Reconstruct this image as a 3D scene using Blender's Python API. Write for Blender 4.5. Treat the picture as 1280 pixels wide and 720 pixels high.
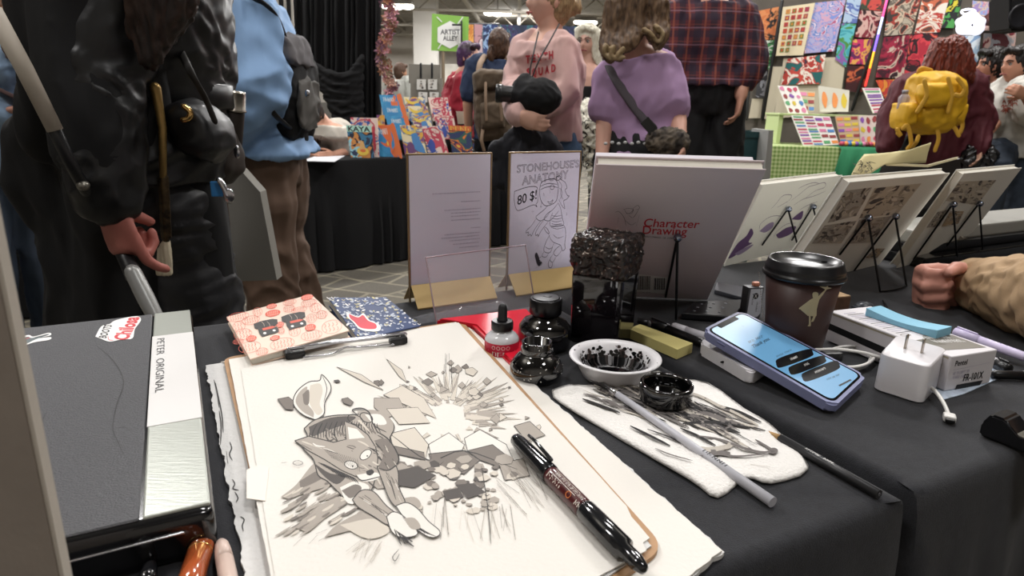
import bpy, bmesh, math, random
import numpy as np
from mathutils import Vector, Matrix, noise
from mathutils.bvhtree import BVHTree
for o in list(bpy.data.objects): bpy.data.objects.remove(o)
SC = bpy.context.scene; COL = SC.collection
PI = math.pi; R = math.radians
# ------------------------------------------------------------------ camera, world, lights, exposure
HC = 1.06; FPX = 800.0; TH = math.atan(230/800); RO = R(1.5)
CF = Vector((0, math.cos(TH), -math.sin(TH))); CU0 = Vector((0, math.sin(TH), math.cos(TH))); CR0 = Vector((1, 0, 0))
CU = math.cos(RO)*CU0 - math.sin(RO)*CR0; CR = math.cos(RO)*CR0 + math.sin(RO)*CU0
CC = Vector((0, 0, HC))
cam = bpy.data.cameras.new('camera'); camo = bpy.data.objects.new('camera', cam); COL.objects.link(camo)
camo.matrix_world = Matrix(((CR.x, CU.x, -CF.x, CC.x), (CR.y, CU.y, -CF.y, CC.y), (CR.z, CU.z, -CF.z, CC.z), (0, 0, 0, 1)))
cam.sensor_width = 36; cam.lens = 36*FPX/1280; cam.clip_start = .02; cam.clip_end = 200
cam.dof.use_dof = True; cam.dof.focus_distance = .75; cam.dof.aperture_fstop = 14.0
SC.camera = camo
SC.view_settings.view_transform = 'Standard'; SC.view_settings.look = 'None'
SC.view_settings.gamma = 1; SC.view_settings.use_curve_mapping = False
SC.view_settings.exposure = 0.0
W = bpy.data.worlds.new('world'); SC.world = W; W.use_nodes = True
W.node_tree.nodes['Background'].inputs[0].default_value = (.95, .97, 1, 1)
W.node_tree.nodes['Background'].inputs[1].default_value = .42
def area(name, loc, size, power, color=(1, .98, .965), rot=(0, 0, 0)):
    l = bpy.data.lights.new(name, 'AREA'); l.shape = 'RECTANGLE'; l.size = size[0]; l.size_y = size[1]
    l.energy = power; l.color = color
    o = bpy.data.objects.new(name, l); COL.objects.link(o); o.location = loc; o.rotation_euler = rot
    return o
# the hall's high-bay lamps over the visible aisles (each a lamp just under the ceiling)
for i, (x, y, p) in enumerate([(-2.6, -.6, 85), (2.4, -1.2, 80), (.4, 1.9, 95), (-3.2, 4.6, 190), (3.2, 5.0, 200), (0, 7.6, 300),
                               (-4, 11, 450), (5, 11, 450), (0, 17, 900), (-8, 20, 900), (9, 19, 1000), (0, 27, 1200), (-9, 34, 1200), (8, 34, 1200)]):
    area('hall_lamp_light', (x, y, 5.2), (1.0, .7), p)
for x, y in ((-4, 1), (4, 3), (-6, 12), (6, 14), (0, 22), (-10, 28), (10, 30), (0, 36)):   # unseen fill lights facing up, added to brighten the ceiling
    area('ceiling_fill_light', (x, y, 4.7), (2, 2), 170, rot=(PI, 0, 0))
# ------------------------------------------------------------------ pixel -> place helpers
def ray(px, py): return CF*FPX + CR*(px-640) + CU*(360-py)
TZ = .76
def at(px, py, z=TZ):
    d = ray(px, py); return CC + d*((z-HC)/d.z)
def aY(px, py, Y):
    d = ray(px, py); return CC + d*(Y/d.y)
def onpl(px, py, p0, n):
    d = ray(px, py); return CC + d*((p0-CC).dot(n)/d.dot(n))
def V(*a): return Vector(a)
rnd = random.Random(7)
# ------------------------------------------------------------------ materials
MATS = {}
def rgb(h):
    if isinstance(h, str):
        h = h.lstrip('#'); c = [int(h[i:i+2], 16)/255 for i in (0, 2, 4)]
        return tuple((x/12.92 if x <= .04045 else ((x+.055)/1.055)**2.4) for x in c)
    return tuple(h[:3])
def mat(name, col, rough=.6, metal=0, spec=.5, bump=0, bscale=200, var=0, vscale=8, alpha=1, trans=0, emit=0, ior=1.45, coat=0, col2=None, stretch=None, sheen=0):
    if name in MATS: return MATS[name]
    m = bpy.data.materials.new(name); m.use_nodes = True; MATS[name] = m
    nt = m.node_tree; b = nt.nodes['Principled BSDF']; c = rgb(col)
    b.inputs['Base Color'].default_value = (*c, 1); b.inputs['Roughness'].default_value = rough
    b.inputs['Metallic'].default_value = metal; b.inputs['Specular IOR Level'].default_value = spec
    b.inputs['IOR'].default_value = ior; b.inputs['Alpha'].default_value = alpha
    b.inputs['Transmission Weight'].default_value = trans; b.inputs['Coat Weight'].default_value = coat
    if sheen: b.inputs['Sheen Weight'].default_value = sheen
    if emit:
        b.inputs['Emission Color'].default_value = (*c, 1); b.inputs['Emission Strength'].default_value = emit
    tc = nt.nodes.new('ShaderNodeTexCoord'); mp = nt.nodes.new('ShaderNodeMapping')
    nt.links.new(tc.outputs['Object'], mp.inputs[0])
    if stretch: mp.inputs['Scale'].default_value = stretch
    nz = nt.nodes.new('ShaderNodeTexNoise'); nz.inputs['Scale'].default_value = vscale; nz.inputs['Detail'].default_value = 6
    nt.links.new(mp.outputs[0], nz.inputs['Vector'])
    if var or col2:
        rp = nt.nodes.new('ShaderNodeValToRGB'); rp.color_ramp.elements[0].position = .35; rp.color_ramp.elements[1].position = .65
        c2 = rgb(col2) if col2 else tuple(min(1, x*(1+var)) for x in c)
        c1 = c if col2 else tuple(x*(1-var) for x in c)
        rp.color_ramp.elements[0].color = (*c1, 1); rp.color_ramp.elements[1].color = (*c2, 1)
        nt.links.new(nz.outputs['Fac'], rp.inputs[0]); nt.links.new(rp.outputs[0], b.inputs['Base Color'])
    if bump:
        n2 = nt.nodes.new('ShaderNodeTexNoise'); n2.inputs['Scale'].default_value = bscale; n2.inputs['Detail'].default_value = 4
        nt.links.new(mp.outputs[0], n2.inputs['Vector'])
        bp = nt.nodes.new('ShaderNodeBump'); bp.inputs['Strength'].default_value = bump; bp.inputs['Distance'].default_value = .002
        nt.links.new(n2.outputs['Fac'], bp.inputs['Height']); nt.links.new(bp.outputs[0], b.inputs['Normal'])
    return m
def artmat(name, cols, scale=12, seed=0, dist=1.5, rough=.5):
    """abstract printed artwork: hard-edged patches of the given colours"""
    if name in MATS: return MATS[name]
    m = bpy.data.materials.new(name); m.use_nodes = True; MATS[name] = m
    nt = m.node_tree; b = nt.nodes['Principled BSDF']; b.inputs['Roughness'].default_value = rough
    tc = nt.nodes.new('ShaderNodeTexCoord'); mp = nt.nodes.new('ShaderNodeMapping'); mp.inputs['Location'].default_value = (seed*3.7, seed*1.9, seed*.7)
    nt.links.new(tc.outputs['Object'], mp.inputs[0])
    nz = nt.nodes.new('ShaderNodeTexNoise'); nz.inputs['Scale'].default_value = scale; nz.inputs['Detail'].default_value = 3
    nz.inputs['Distortion'].default_value = dist
    nt.links.new(mp.outputs[0], nz.inputs['Vector'])
    rp = nt.nodes.new('ShaderNodeValToRGB'); cr = rp.color_ramp; cr.interpolation = 'CONSTANT'
    n = len(cols)
    cr.elements[0].position = 0; cr.elements[0].color = (*rgb(cols[0]), 1)
    cr.elements[1].position = .34+.32*1/n; cr.elements[1].color = (*rgb(cols[1 % n]), 1)
    for i in range(2, n):
        e = cr.elements.new(.34+.32*i/n); e.color = (*rgb(cols[i]), 1)
    nt.links.new(nz.outputs['Fac'], rp.inputs[0]); nt.links.new(rp.outputs[0], b.inputs['Base Color'])
    return m
# ------------------------------------------------------------------ object plumbing
def link(name, me, mats, parent=None, smooth=False):
    o = bpy.data.objects.new(name, me); COL.objects.link(o)
    if mats is not None:
        for m in (mats if isinstance(mats, (list, tuple)) else [mats]): me.materials.append(m)
    if parent is not None:
        o.parent = parent; o.matrix_parent_inverse = Matrix.Translation(-parent.location) if parent.type == 'EMPTY' and parent.parent is None else Matrix()
        if not (parent.type == 'EMPTY' and parent.parent is None):
            o.matrix_parent_inverse = parent.matrix_parent_inverse.inverted() if False else Matrix()
    if smooth:
        for p in me.polygons: p.use_smooth = True
    return o
def obj(name, bm, mats, parent=None, smooth=False, label=None):
    me = bpy.data.meshes.new(name); bmesh.ops.recalc_face_normals(bm, faces=bm.faces[:]); bm.to_mesh(me); bm.free()
    o = link(name, me, mats, parent, smooth)
    if smooth == 'auto':
        me.set_sharp_from_angle(angle=R(40))
    if label: o['label'] = label
    return o
def tag(o, label, cat, group=None, kind=None):
    o['label'] = label; o['category'] = cat
    if group: o['group'] = group
    if kind: o['kind'] = kind
    return o
def thing(name, loc, label, cat, group=None):
    o = bpy.data.objects.new(name, None); COL.objects.link(o); o.location = loc; o.empty_display_size = .05
    return tag(o, label, cat, group)
def struct(name, bm, m):
    o = obj(name, bm, m); o['kind'] = 'structure'; return o
def BM(): return bmesh.new()
# ------------------------------------------------------------------ shapes (all in world coordinates unless matrix given)
def fr(o, ex, ey=None, ez=None):
    """frame matrix from origin and axes"""
    ex = Vector(ex).normalized()
    if ez is None: ez = Vector((0, 0, 1)) if ey is None else ex.cross(Vector(ey))
    ez = Vector(ez); ez = (ez - ex*ez.dot(ex)).normalized(); ey = ez.cross(ex)
    return Matrix(((ex.x, ey.x, ez.x, o[0]), (ex.y, ey.y, ez.y, o[1]), (ex.z, ey.z, ez.z, o[2]), (0, 0, 0, 1)))
def yawf(o, a): return fr(o, (math.cos(a), math.sin(a), 0), None, (0, 0, 1))
def box(bm, M, a, b, bev=0, seg=2, mi=0):
    """box between local corners a and b"""
    r = bmesh.ops.create_cube(bm, size=1)
    vs = r['verts']; c = (Vector(a)+Vector(b))/2; s = Vector(b)-Vector(a)
    for v in vs: v.co = Vector((v.co.x*s.x, v.co.y*s.y, v.co.z*s.z)) + c
    fs = set(f for v in vs for f in v.link_faces)
    if bev:
        es = set(e for v in vs for e in v.link_edges)
        rr = bmesh.ops.bevel(bm, geom=list(es)+vs, offset=bev, segments=seg, affect='EDGES', profile=.6)
        vs = list(set(v for f in rr['faces'] for v in f.verts) | set(v for v in vs if v.is_valid)); fs = set(f for v in vs for f in v.link_faces)
    for v in vs: v.co = M @ v.co
    for f in fs: f.material_index = mi
    return vs
def prism(bm, pts, depth, mi=0):
    """polygon (3D points) extruded by vector depth"""
    a = [bm.verts.new(p) for p in pts]; b = [bm.verts.new(Vector(p)+depth) for p in pts]
    n = len(a); F = [bm.faces.new(a), bm.faces.new(b[::-1])]
    for i in range(n): F.append(bm.faces.new((a[i], b[i], b[(i+1) % n], a[(i+1) % n])))
    for f in F: f.material_index = mi
    return F
def loft(bm, rings, cap=True, mi=0, closed=True):
    vs = [[bm.verts.new(p) for p in r] for r in rings]; n = len(vs[0])
    for a, b in zip(vs, vs[1:]):
        for i in range(n if closed else n-1):
            f = bm.faces.new((a[i], a[(i+1) % n], b[(i+1) % n], b[i])); f.material_index = mi; f.smooth = True
    if cap and closed:
        f = bm.faces.new(vs[0][::-1]); f.material_index = mi; f = bm.faces.new(vs[-1]); f.material_index = mi
    return vs
def ell(c, ax, ay, n=20, e=1.0):
    out = []
    for i in range(n):
        t = 2*PI*i/n; cx, sx = math.cos(t), math.sin(t)
        cx = math.copysign(abs(cx)**e, cx); sx = math.copysign(abs(sx)**e, sx)
        out.append(Vector(c)+Vector(ax)*cx+Vector(ay)*sx)
    return out
def lathe(bm, base, prof, n=40, axis=(0, 0, 1), mi=0, cap=True, sq=1.0, ang=0):
    """prof = [(r, h)] around axis from base; closed caps"""
    ax = Vector(axis).normalized(); t = Vector((1, 0, 0)) if abs(ax.x) < .9 else Vector((0, 1, 0))
    u = (t-ax*t.dot(ax)).normalized(); w = ax.cross(u)
    u, w = u*math.cos(ang)+w*math.sin(ang), w*math.cos(ang)-u*math.sin(ang)
    rings = [ell(Vector(base)+ax*h, u*max(r, 1e-5), w*max(r, 1e-5), n, sq) for r, h in prof]
    return loft(bm, rings, cap, mi)
def tube(bm, pts, rad, n=10, mi=0, flat=1.0, ref=None, round_ends=True):
    """smooth tube through 3D points; rad number or list; flat<1 squashes along ref"""
    pts = [Vector(p) for p in pts]; k = len(pts)
    rad = [rad]*k if isinstance(rad, (int, float)) else list(rad)
    T = []
    for i in range(k):
        a = pts[max(i-1, 0)]; b = pts[min(i+1, k-1)]; d = b-a
        T.append(d.normalized() if d.length > 1e-9 else Vector((0, 0, 1)))
    r0 = Vector(ref) if ref is not None else (Vector((0, 0, 1)) if abs(T[0].z) < .9 else Vector((1, 0, 0)))
    rings = []; u = (r0 - T[0]*r0.dot(T[0])).normalized()
    def ring(p, t, r):
        nonlocal u
        u = (u - t*u.dot(t))
        if u.length < 1e-6: u = t.orthogonal()
        u.normalize(); w = t.cross(u)
        return ell(p, u*r*flat, w*r, n)
    if round_ends:
        for q in (.95, .6): 
            rings.append(ring(pts[0]-T[0]*rad[0]*math.sqrt(max(0, 1-(1-q)**2))*q, T[0], rad[0]*(math.sqrt(1-q*q)+.02)))
    for p, t, r in zip(pts, T, rad): rings.append(ring(p, t, r))
    if round_ends:
        for q in (.6, .95): rings.append(ring(pts[-1]+T[-1]*rad[-1]*math.sqrt(max(0, 1-(1-q)**2))*q, T[-1], rad[-1]*(math.sqrt(1-q*q)+.02)))
    loft(bm, rings, True, mi)
def crv(pts, n=6):
    """Catmull-Rom resample"""
    pts = [Vector(p) for p in pts]
    if len(pts) < 3: return pts
    P = [2*pts[0]-pts[1]]+pts+[2*pts[-1]-pts[-2]]; out = []
    for i in range(1, len(P)-2):
        a, b, c, d = P[i-1:i+3]
        for j in range(n):
            t = j/n; out.append(.5*((2*b)+(c-a)*t+(2*a-5*b+4*c-d)*t*t+(3*b-a-3*c+d)*t**3))
    out.append(pts[-1]); return out
def ball(bm, c, r, M=None, seg=16, mi=0):
    rr = (r, r, r) if isinstance(r, (int, float)) else r
    v = bmesh.ops.create_uvsphere(bm, u_segments=seg, v_segments=max(6, seg*2//3), radius=1)['verts']
    for q in v:
        p = Vector((q.co.x*rr[0], q.co.y*rr[1], q.co.z*rr[2]))
        q.co = (M @ p if M is not None else p) + Vector(c)
    for f in set(f for q in v for f in q.link_faces): f.material_index = mi; f.smooth = True
def voxel(bm, vs=.006, smooth=3, fac=.5, wr=0, ws=(9, 9, 9), seed=0, ridged=True, decim=None):
    """fuse overlapping shapes into one continuous skin, then crease it"""
    me = bpy.data.meshes.new('t'); bmesh.ops.recalc_face_normals(bm, faces=bm.faces[:]); bm.to_mesh(me); bm.free()
    o = bpy.data.objects.new('t', me); COL.objects.link(o)
    m = o.modifiers.new('r', 'REMESH'); m.mode = 'VOXEL'; m.voxel_size = vs; m.adaptivity = 0
    if smooth:
        s = o.modifiers.new('s', 'SMOOTH'); s.factor = fac; s.iterations = smooth
    dg = bpy.context.evaluated_depsgraph_get(); me2 = bpy.data.meshes.new_from_object(o.evaluated_get(dg))
    bpy.data.objects.remove(o); bpy.data.meshes.remove(me)
    if wr:
        n = len(me2.vertices); co = np.empty(n*3, 'f'); me2.vertices.foreach_get('co', co); co = co.reshape(-1, 3)
        no = np.empty(n*3, 'f'); me2.vertices.foreach_get('normal', no); no = no.reshape(-1, 3)
        off = Vector((seed*3.1, seed*1.7, seed*.9)); nn = noise.noise
        for i in range(n):
            p = Vector((co[i, 0]*ws[0], co[i, 1]*ws[1], co[i, 2]*ws[2]))+off
            w = nn(p*.45)*.9; q = p+Vector((w, w, w))
            a = nn(q); a = (.35-abs(a)*1.6) if ridged else a
            a += .45*nn(q*2.3); co[i] += no[i]*a*wr
        me2.vertices.foreach_set('co', co.ravel()); me2.update()
    b = bmesh.new(); b.from_mesh(me2); bpy.data.meshes.remove(me2)
    for f in b.faces: f.smooth = True
    return b
# ------------------------------------------------------------------ flat artwork laid on a surface
class Art:
    def __init__(s, P, off=.0004, n=None):
        s.P = P; s.bm = BM(); s.mats = []; s.k = 0; s.off = off; s.n = n
    def mi(s, m):
        if m not in s.mats: s.mats.append(m)
        return s.mats.index(m)
    def put(s, x, y):
        p = s.P(x, y)
        return p + s.n*(s.off + s.k*(1.5e-6 if (p-CC).length < 1.7 else 1.2e-5)) if s.n is not None else p
    def poly(s, pts, m):
        s.k += 1
        try:
            vs = [s.bm.verts.new(s.put(*p)) for p in pts]; f = s.bm.faces.new(vs); f.material_index = s.mi(m)
            bmesh.ops.triangulate(s.bm, faces=[f])
        except Exception: pass
    def spoly(s, pts, m, n=4):
        q = crv([Vector((p[0], p[1], 0)) for p in pts]+[Vector((pts[0][0], pts[0][1], 0))], n)[:-1]
        s.poly([(a.x, a.y) for a in q], m)
    def line(s, pts, w, m, smooth=True, taper=True, closed=False):
        s.k += 1
        pts = [Vector((p[0], p[1], 0)) for p in pts]
        if closed: pts = pts+[pts[0]]
        if smooth and len(pts) > 2: pts = crv(pts, 4)
        k = len(pts); L = []; Rr = []
        for i, p in enumerate(pts):
            a = pts[max(i-1, 0)]; b = pts[min(i+1, k-1)]; d = b-a
            if d.length < 1e-9: d = Vector((1, 0, 0))
            d.normalize(); q = Vector((-d.y, d.x, 0)); t = i/(k-1)
            ww = w*(.35+.65*math.sin(PI*min(max(t, .0), 1.))**.5) if taper and not closed else w
            L.append(p+q*ww/2); Rr.append(p-q*ww/2)
        lv = [s.bm.verts.new(s.put(p.x, p.y)) for p in L]; rv = [s.bm.verts.new(s.put(p.x, p.y)) for p in Rr]
        for i in range(k-1):
            f = s.bm.faces.new((lv[i], lv[i+1], rv[i+1], rv[i])); f.material_index = s.mi(m)
    def ring(s, cx, cy, rx, ry, w, m, n=20, a=0):
        s.line([(cx+rx*math.cos(2*PI*i/n)*math.cos(a)-ry*math.sin(2*PI*i/n)*math.sin(a), cy+rx*math.cos(2*PI*i/n)*math.sin(a)+ry*math.sin(2*PI*i/n)*math.cos(a)) for i in range(n)], w, m, smooth=False, closed=True)
    def disc(s, cx, cy, rx, ry, m, n=18, a=0):
        s.poly([(cx+rx*math.cos(2*PI*i/n)*math.cos(a)-ry*math.sin(2*PI*i/n)*math.sin(a), cy+rx*math.cos(2*PI*i/n)*math.sin(a)+ry*math.sin(2*PI*i/n)*math.cos(a)) for i in range(n)], m)
    def text(s, txt, o, ex, ey, m, bold=0, outline=0):
        """o baseline-left point in art coordinates, ex = vector for the full text width, ey = vector for cap height"""
        s.k += 1
        if txt[0] == '~':    # writing too small to read: letter-like strokes
            n = len(txt)-1; q = random.Random(n)
            for i, ch in enumerate(txt[1:]):
                if ch == ' ': continue
                P2 = lambda u, w: (o[0]+ex[0]*(i+u)/n+ey[0]*w, o[1]+ex[1]*(i+u)/n+ey[1]*w)
                for k in range(3):
                    a = [(.15, 0), (.15, 1), (.75, q.choice((0, .5, 1))), (.75, q.random()), (.4, q.random())]; u, w = a[k]; u2, w2 = a[k+1]
                    b = .09; s.poly([P2(u-b, w-b), P2(u2-b, w2+b), P2(u2+b, w2+b), P2(u+b, w-b)], m)
            return
        c = bpy.data.curves.new('t', 'FONT'); c.body = txt; c.size = 1; c.resolution_u = 3; c.offset = bold
        if outline: c.fill_mode = 'NONE'; c.bevel_depth = outline; c.bevel_resolution = 0
        to = bpy.data.objects.new('t', c); COL.objects.link(to)
        dg = bpy.context.evaluated_depsgraph_get(); me = bpy.data.meshes.new_from_object(to.evaluated_get(dg))
        bpy.data.objects.remove(to); bpy.data.curves.remove(c)
        if len(me.vertices):
            xs = [v.co.x for v in me.vertices]; x0, x1 = min(xs), max(xs); h = .7
            idx = []
            for v in me.vertices:
                u = (v.co.x-x0)/(x1-x0+1e-9); w = v.co.y/h
                idx.append(s.bm.verts.new(s.put(o[0]+ex[0]*u+ey[0]*w, o[1]+ex[1]*u+ey[1]*w)))
            for p in me.polygons:
                try: f = s.bm.faces.new([idx[i] for i in p.vertices]); f.material_index = s.mi(m)
                except Exception: pass
        bpy.data.meshes.remove(me)
    def build(s, name, parent=None, label=None):
        me = bpy.data.meshes.new(name); s.bm.normal_update()
        s.bm.to_mesh(me); s.bm.free()
        o = link(name, me, s.mats, parent)
        if label: o['label'] = label
        return o
def planar(p0, n):
    p0 = Vector(p0); n = Vector(n).normalized()
    if n.dot(CC-p0) < 0: n = -n
    return (lambda x, y: onpl(x, y, p0, n)), n
def quadfit(BL, BR, TR, TL, z=TZ):
    """upright sheet standing on height z seen at four pixels -> four points in space"""
    bl, br = at(*BL, z), at(*BR, z); rt, rl = ray(*TR), ray(*TL)
    A = np.array([[rt.x, -rl.x], [rt.y, -rl.y], [rt.z, -rl.z]]); d = br-bl
    s = np.linalg.lstsq(A, np.array([d.x, d.y, d.z]), rcond=None)[0]
    tr, tl = CC+rt*s[0], CC+rl*s[1]
    return bl, br, tr, tl
def bil(q, u, v):
    bl, br, tr, tl = q; return (bl*(1-u)+br*u)*(1-v)+(tl*(1-u)+tr*u)*v
# ------------------------------------------------------------------ the hall
def brickfloor():
    m = bpy.data.materials.new('hall_carpet'); m.use_nodes = True; nt = m.node_tree; b = nt.nodes['Principled BSDF']; b.inputs['Roughness'].default_value = .95
    tc = nt.nodes.new('ShaderNodeTexCoord')
    def layer(rot, sc, off, w, h, c1, c2, mo):
        mp = nt.nodes.new('ShaderNodeMapping'); mp.inputs['Rotation'].default_value = (0, 0, R(rot)); mp.inputs['Scale'].default_value = sc
        nt.links.new(tc.outputs['Object'], mp.inputs[0])
        br = nt.nodes.new('ShaderNodeTexBrick'); br.offset = off; br.inputs['Scale'].default_value = 1; br.inputs['Brick Width'].default_value = w
        br.inputs['Row Height'].default_value = h; br.inputs['Mortar Size'].default_value = .012
        br.inputs['Color1'].default_value = (*rgb(c1), 1); br.inputs['Color2'].default_value = (*rgb(c2), 1); br.inputs['Mortar'].default_value = (*rgb(mo), 1)
        nt.links.new(mp.outputs[0], br.inputs['Vector']); return br
    a = layer(18, (1, 1, 1), .5, .62, .22, '#6b665c', '#57534c', '#a8a08a')
    c = layer(-52, (1, 1, 1), .35, .9, .30, '#807a6d', '#4c4843', '#a8a08a')
    mx = nt.nodes.new('ShaderNodeMix'); mx.data_type = 'RGBA'; mx.inputs[0].default_value = .5
    nt.links.new(a.outputs[0], mx.inputs[6]); nt.links.new(c.outputs[0], mx.inputs[7])
    nz = nt.nodes.new('ShaderNodeTexNoise'); nz.inputs['Scale'].default_value = 60; nt.links.new(tc.outputs['Object'], nz.inputs['Vector'])
    m2 = nt.nodes.new('ShaderNodeMix'); m2.data_type = 'RGBA'; m2.blend_type = 'MULTIPLY'; m2.inputs[0].default_value = .35
    nt.links.new(mx.outputs[2], m2.inputs[6]); nt.links.new(nz.outputs['Fac'], m2.inputs[7])
    nt.links.new(m2.outputs[2], b.inputs['Base Color']); return m
HX0, HX1, HY0, HY1, HZ = -24, 30, -4, 42, 5.6
bm = BM(); box(bm, Matrix(), (HX0, HY0, -.1), (HX1, HY1, 0)); struct('floor', bm, brickfloor())
M_wall = mat('hall_wall_paint', '#b5afa6', .9, var=.04, vscale=1)
M_ceil = mat('hall_ceiling_paint', '#8c8880', .9, var=.1, vscale=2)
M_steel = mat('ceiling_steel_paint', '#a39d92', .7)
for nm, a, b in (('wall_back', (HX0, HY1, 0), (HX1, HY1+.2, HZ)), ('wall_left', (HX0-.2, HY0, 0), (HX0, HY1, HZ)),
                 ('wall_right', (HX1, HY0, 0), (HX1+.2, HY1, HZ)), ('wall_front', (HX0, HY0-.2, 0), (HX1, HY0, HZ))):
    bm = BM(); box(bm, Matrix(), a, b); struct(nm, bm, M_wall)
bm = BM(); box(bm, Matrix(), (HX0, HY0, HZ), (HX1, HY1, HZ+.1)); struct('ceiling', bm, M_ceil)
# open steel: beams across and joists along, with web members
n = 1
for y in (12, 18, 24, 30, 36, 41):
    bm = BM(); box(bm, Matrix(), (HX0, y-.12, HZ-.12), (HX1, y+.12, HZ-.02)); box(bm, Matrix(), (HX0, y-.1, HZ-.75), (HX1, y+.1, HZ-.66))
    x = HX0
    while x < HX1-1:
        for a, b in (((x, y, HZ-.7), (x+.7, y, HZ-.1)), ((x+.7, y, HZ-.1), (x+1.4, y, HZ-.7))): tube(bm, [a, b], .03, 5, round_ends=False)
        x += 1.4
    struct('trim_%d' % n, bm, M_steel); n += 1
for x in (-14, -7, 0, 7, 14, 21):
    bm = BM(); box(bm, Matrix(), (x-.08, HY0, HZ-.4), (x+.08, HY1, HZ-.1)); struct('trim_%d' % n, bm, M_steel); n += 1
bm = BM()
for x in (-9.5, -3, 4, 11): tube(bm, [(x, 6, HZ-.3), (x+1, HY1, HZ-.3)], .12, 10)
struct('trim_%d' % n, bm, M_steel); n += 1
M_col = mat('column_paint', '#cfccc6', .8)
p = aY(531, 60, 30)
for xx in (p.x, p.x+9, p.x-9, p.x+18):
    bm = BM(); box(bm, Matrix(), (xx-.5, 30, 0), (xx+.5, 31, HZ)); struct('trim_%d' % n, bm, M_col); n += 1
# lamps with a visible shape: clusters of glowing tubes
M_lampE = mat('lamp_glow', '#fff8ea', emit=9); M_lampH = mat('lamp_housing', '#77746d', .5)
lampspots = [(497, 8, 26), (622, 17, 31), (732, 26, 36), (935, 13, 33), (1010, 22, 36), (560, 27, 38), (836, 3, 27)]
for i, (px, py, Y) in enumerate(lampspots):
    p = aY(px, py, Y); p.z = min(p.z, HZ-.35)
    t = thing('ceiling_lamp', p, ['bright high-bay lamp above the flower garland', 'glowing high-bay lamp above the backpacker with the hair bun', 'small glowing lamp over the white-haired person',
        'glowing lamp above the plaid shirted man, right side', 'far glowing lamp left of the poster wall', 'dim far lamp above the green sign', 'glowing lamp beside the plaid shirt collar'][i], 'lamp')
    s = 1.15
    bm = BM(); box(bm, Matrix(), (p.x-.5*s, p.y-.25, p.z+.06), (p.x+.5*s, p.y+.25, p.z+.16), .02)
    tube(bm, [p+V(0, 0, .1), (p.x, p.y, HZ)], .02, 6); obj('housing', bm, M_lampH, t)
    for k in range(3):
        bm = BM(); q = p+V((k-1)*.33*s, 0, -.02*(k == 1)); ball(bm, q, (.21*s, .2, .10)); obj('diffuser', bm, M_lampE, t)
# ------------------------------------------------------------------ near tables
UE = V(.8895, .457, 0).normalized(); VE = V(-UE.y, UE.x, 0); UYAW = math.atan2(UE.y, UE.x)
def uv(u, v, z=TZ): return UE*u+VE*v+V(0, 0, z)
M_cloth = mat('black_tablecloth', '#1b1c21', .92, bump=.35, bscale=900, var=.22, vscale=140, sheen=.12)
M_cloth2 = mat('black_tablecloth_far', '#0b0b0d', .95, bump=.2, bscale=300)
def draped(name, O, ex, ey, lx, ly, z, bot, m, label, group=None, amp=.018, per=.09, seed=0, fine=.02):
    """cloth over a rectangular table: flat top, rolled edge, hanging folds"""
    ex = Vector(ex).normalized(); ey = Vector(ey).normalized(); bm = BM()
    # perimeter samples with outward normals
    P = []
    def side(a, b, nrm):
        L = (b-a).length; k = max(2, int(L/fine))
        for i in range(k): P.append((a+(b-a)*(i/k), nrm))
    o = Vector((O[0], O[1], 0)); c = [o, o+ex*lx, o+ex*lx+ey*ly, o+ey*ly]; N = [-ey, ex, ey, -ex]
    for i in range(4):
        side(c[i], c[(i+1) % 4], N[i])
    n = len(P); rings = []
    r = .012
    prof = [(-r, 0), (-.3*r, -.1*r), (.0, -.55*r), (.25*r, -1.6*r)]
    prof += [(None, d) for d in (.06, .12, .22, .34, .48, .62, z-bot)]
    s = 0; S = []
    for i in range(n):
        S.append(s); s += (P[(i+1) % n][0]-P[i][0]).length
    for off, d in prof:
        ring = []
        for i, (p, nn) in enumerate(P):
            if off is not None: ring.append(p+nn*off+V(0, 0, z+d)); continue
            t = min(1, d/.45); ph = S[i]/per+seed+1.4*noise.noise(V(S[i]*3, seed, 0))
            f = math.sin(ph*2*PI)*amp*t + noise.noise(V(S[i]*5, d*1.5, seed))*amp*1.1*t
            ring.append(p+nn*(.004+.028*t+f)+V(0, 0, z-d))
        rings.append(ring)
    # rounded corners: average normals where sides meet
    loft(bm, rings, False)
    bm.verts.ensure_lookup_table(); top = bm.verts[:n]
    f = bm.faces.new(top); bmesh.ops.recalc_face_normals(bm, faces=bm.faces[:])
    o = obj(name, bm, m, None, True); tag(o, label, 'tablecloth', group); f = o.data.polygons[-1]
    o.data.set_sharp_from_angle(angle=R(60)); return o
def table_under(O, ex, ey, lx, ly, z, label, group=None):
    ex = Vector(ex); ey = Vector(ey); M = fr((O[0], O[1], 0), ex, None, (0, 0, 1)); c = Vector((O[0], O[1], 0))+ex*lx/2+ey*ly/2
    t = thing('folding_table', c, label, 'table', group)
    bm = BM(); box(bm, M, (.012, .012, z-.04), (lx-.012, ly-.012, z-.006), .004); obj('tabletop', bm, mat('table_laminate', '#8d8a84', .6), t)
    for x in (.15, lx-.15):
        for y in (.1, ly-.1):
            bm = BM(); tube(bm, [M @ V(x, y, z-.04), M @ V(x, y, .014)], .014, 10); obj('leg', bm, mat('table_leg_steel', '#55565a', .4, .8), t)
VN, VF = .257, .925
U1a, U1b, U2a, U2b = -1.33, .496, .514, 2.35
draped('tablecloth', uv(U1a, VN), UE, VE, U1b-U1a, VF-VN, TZ, .03, M_cloth, 'black cloth on the near table under the drawing and ink bottles', seed=1)
draped('tablecloth', uv(U2a, VN), UE, VE, U2b-U2a, VF-VN, TZ, .03, M_cloth, 'black cloth on the near table under the phone and white charger', seed=5)
table_under(uv(U1a, VN), UE, VE, U1b-U1a, VF-VN, TZ, 'folding table hidden by black cloth under the ink drawing')
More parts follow.
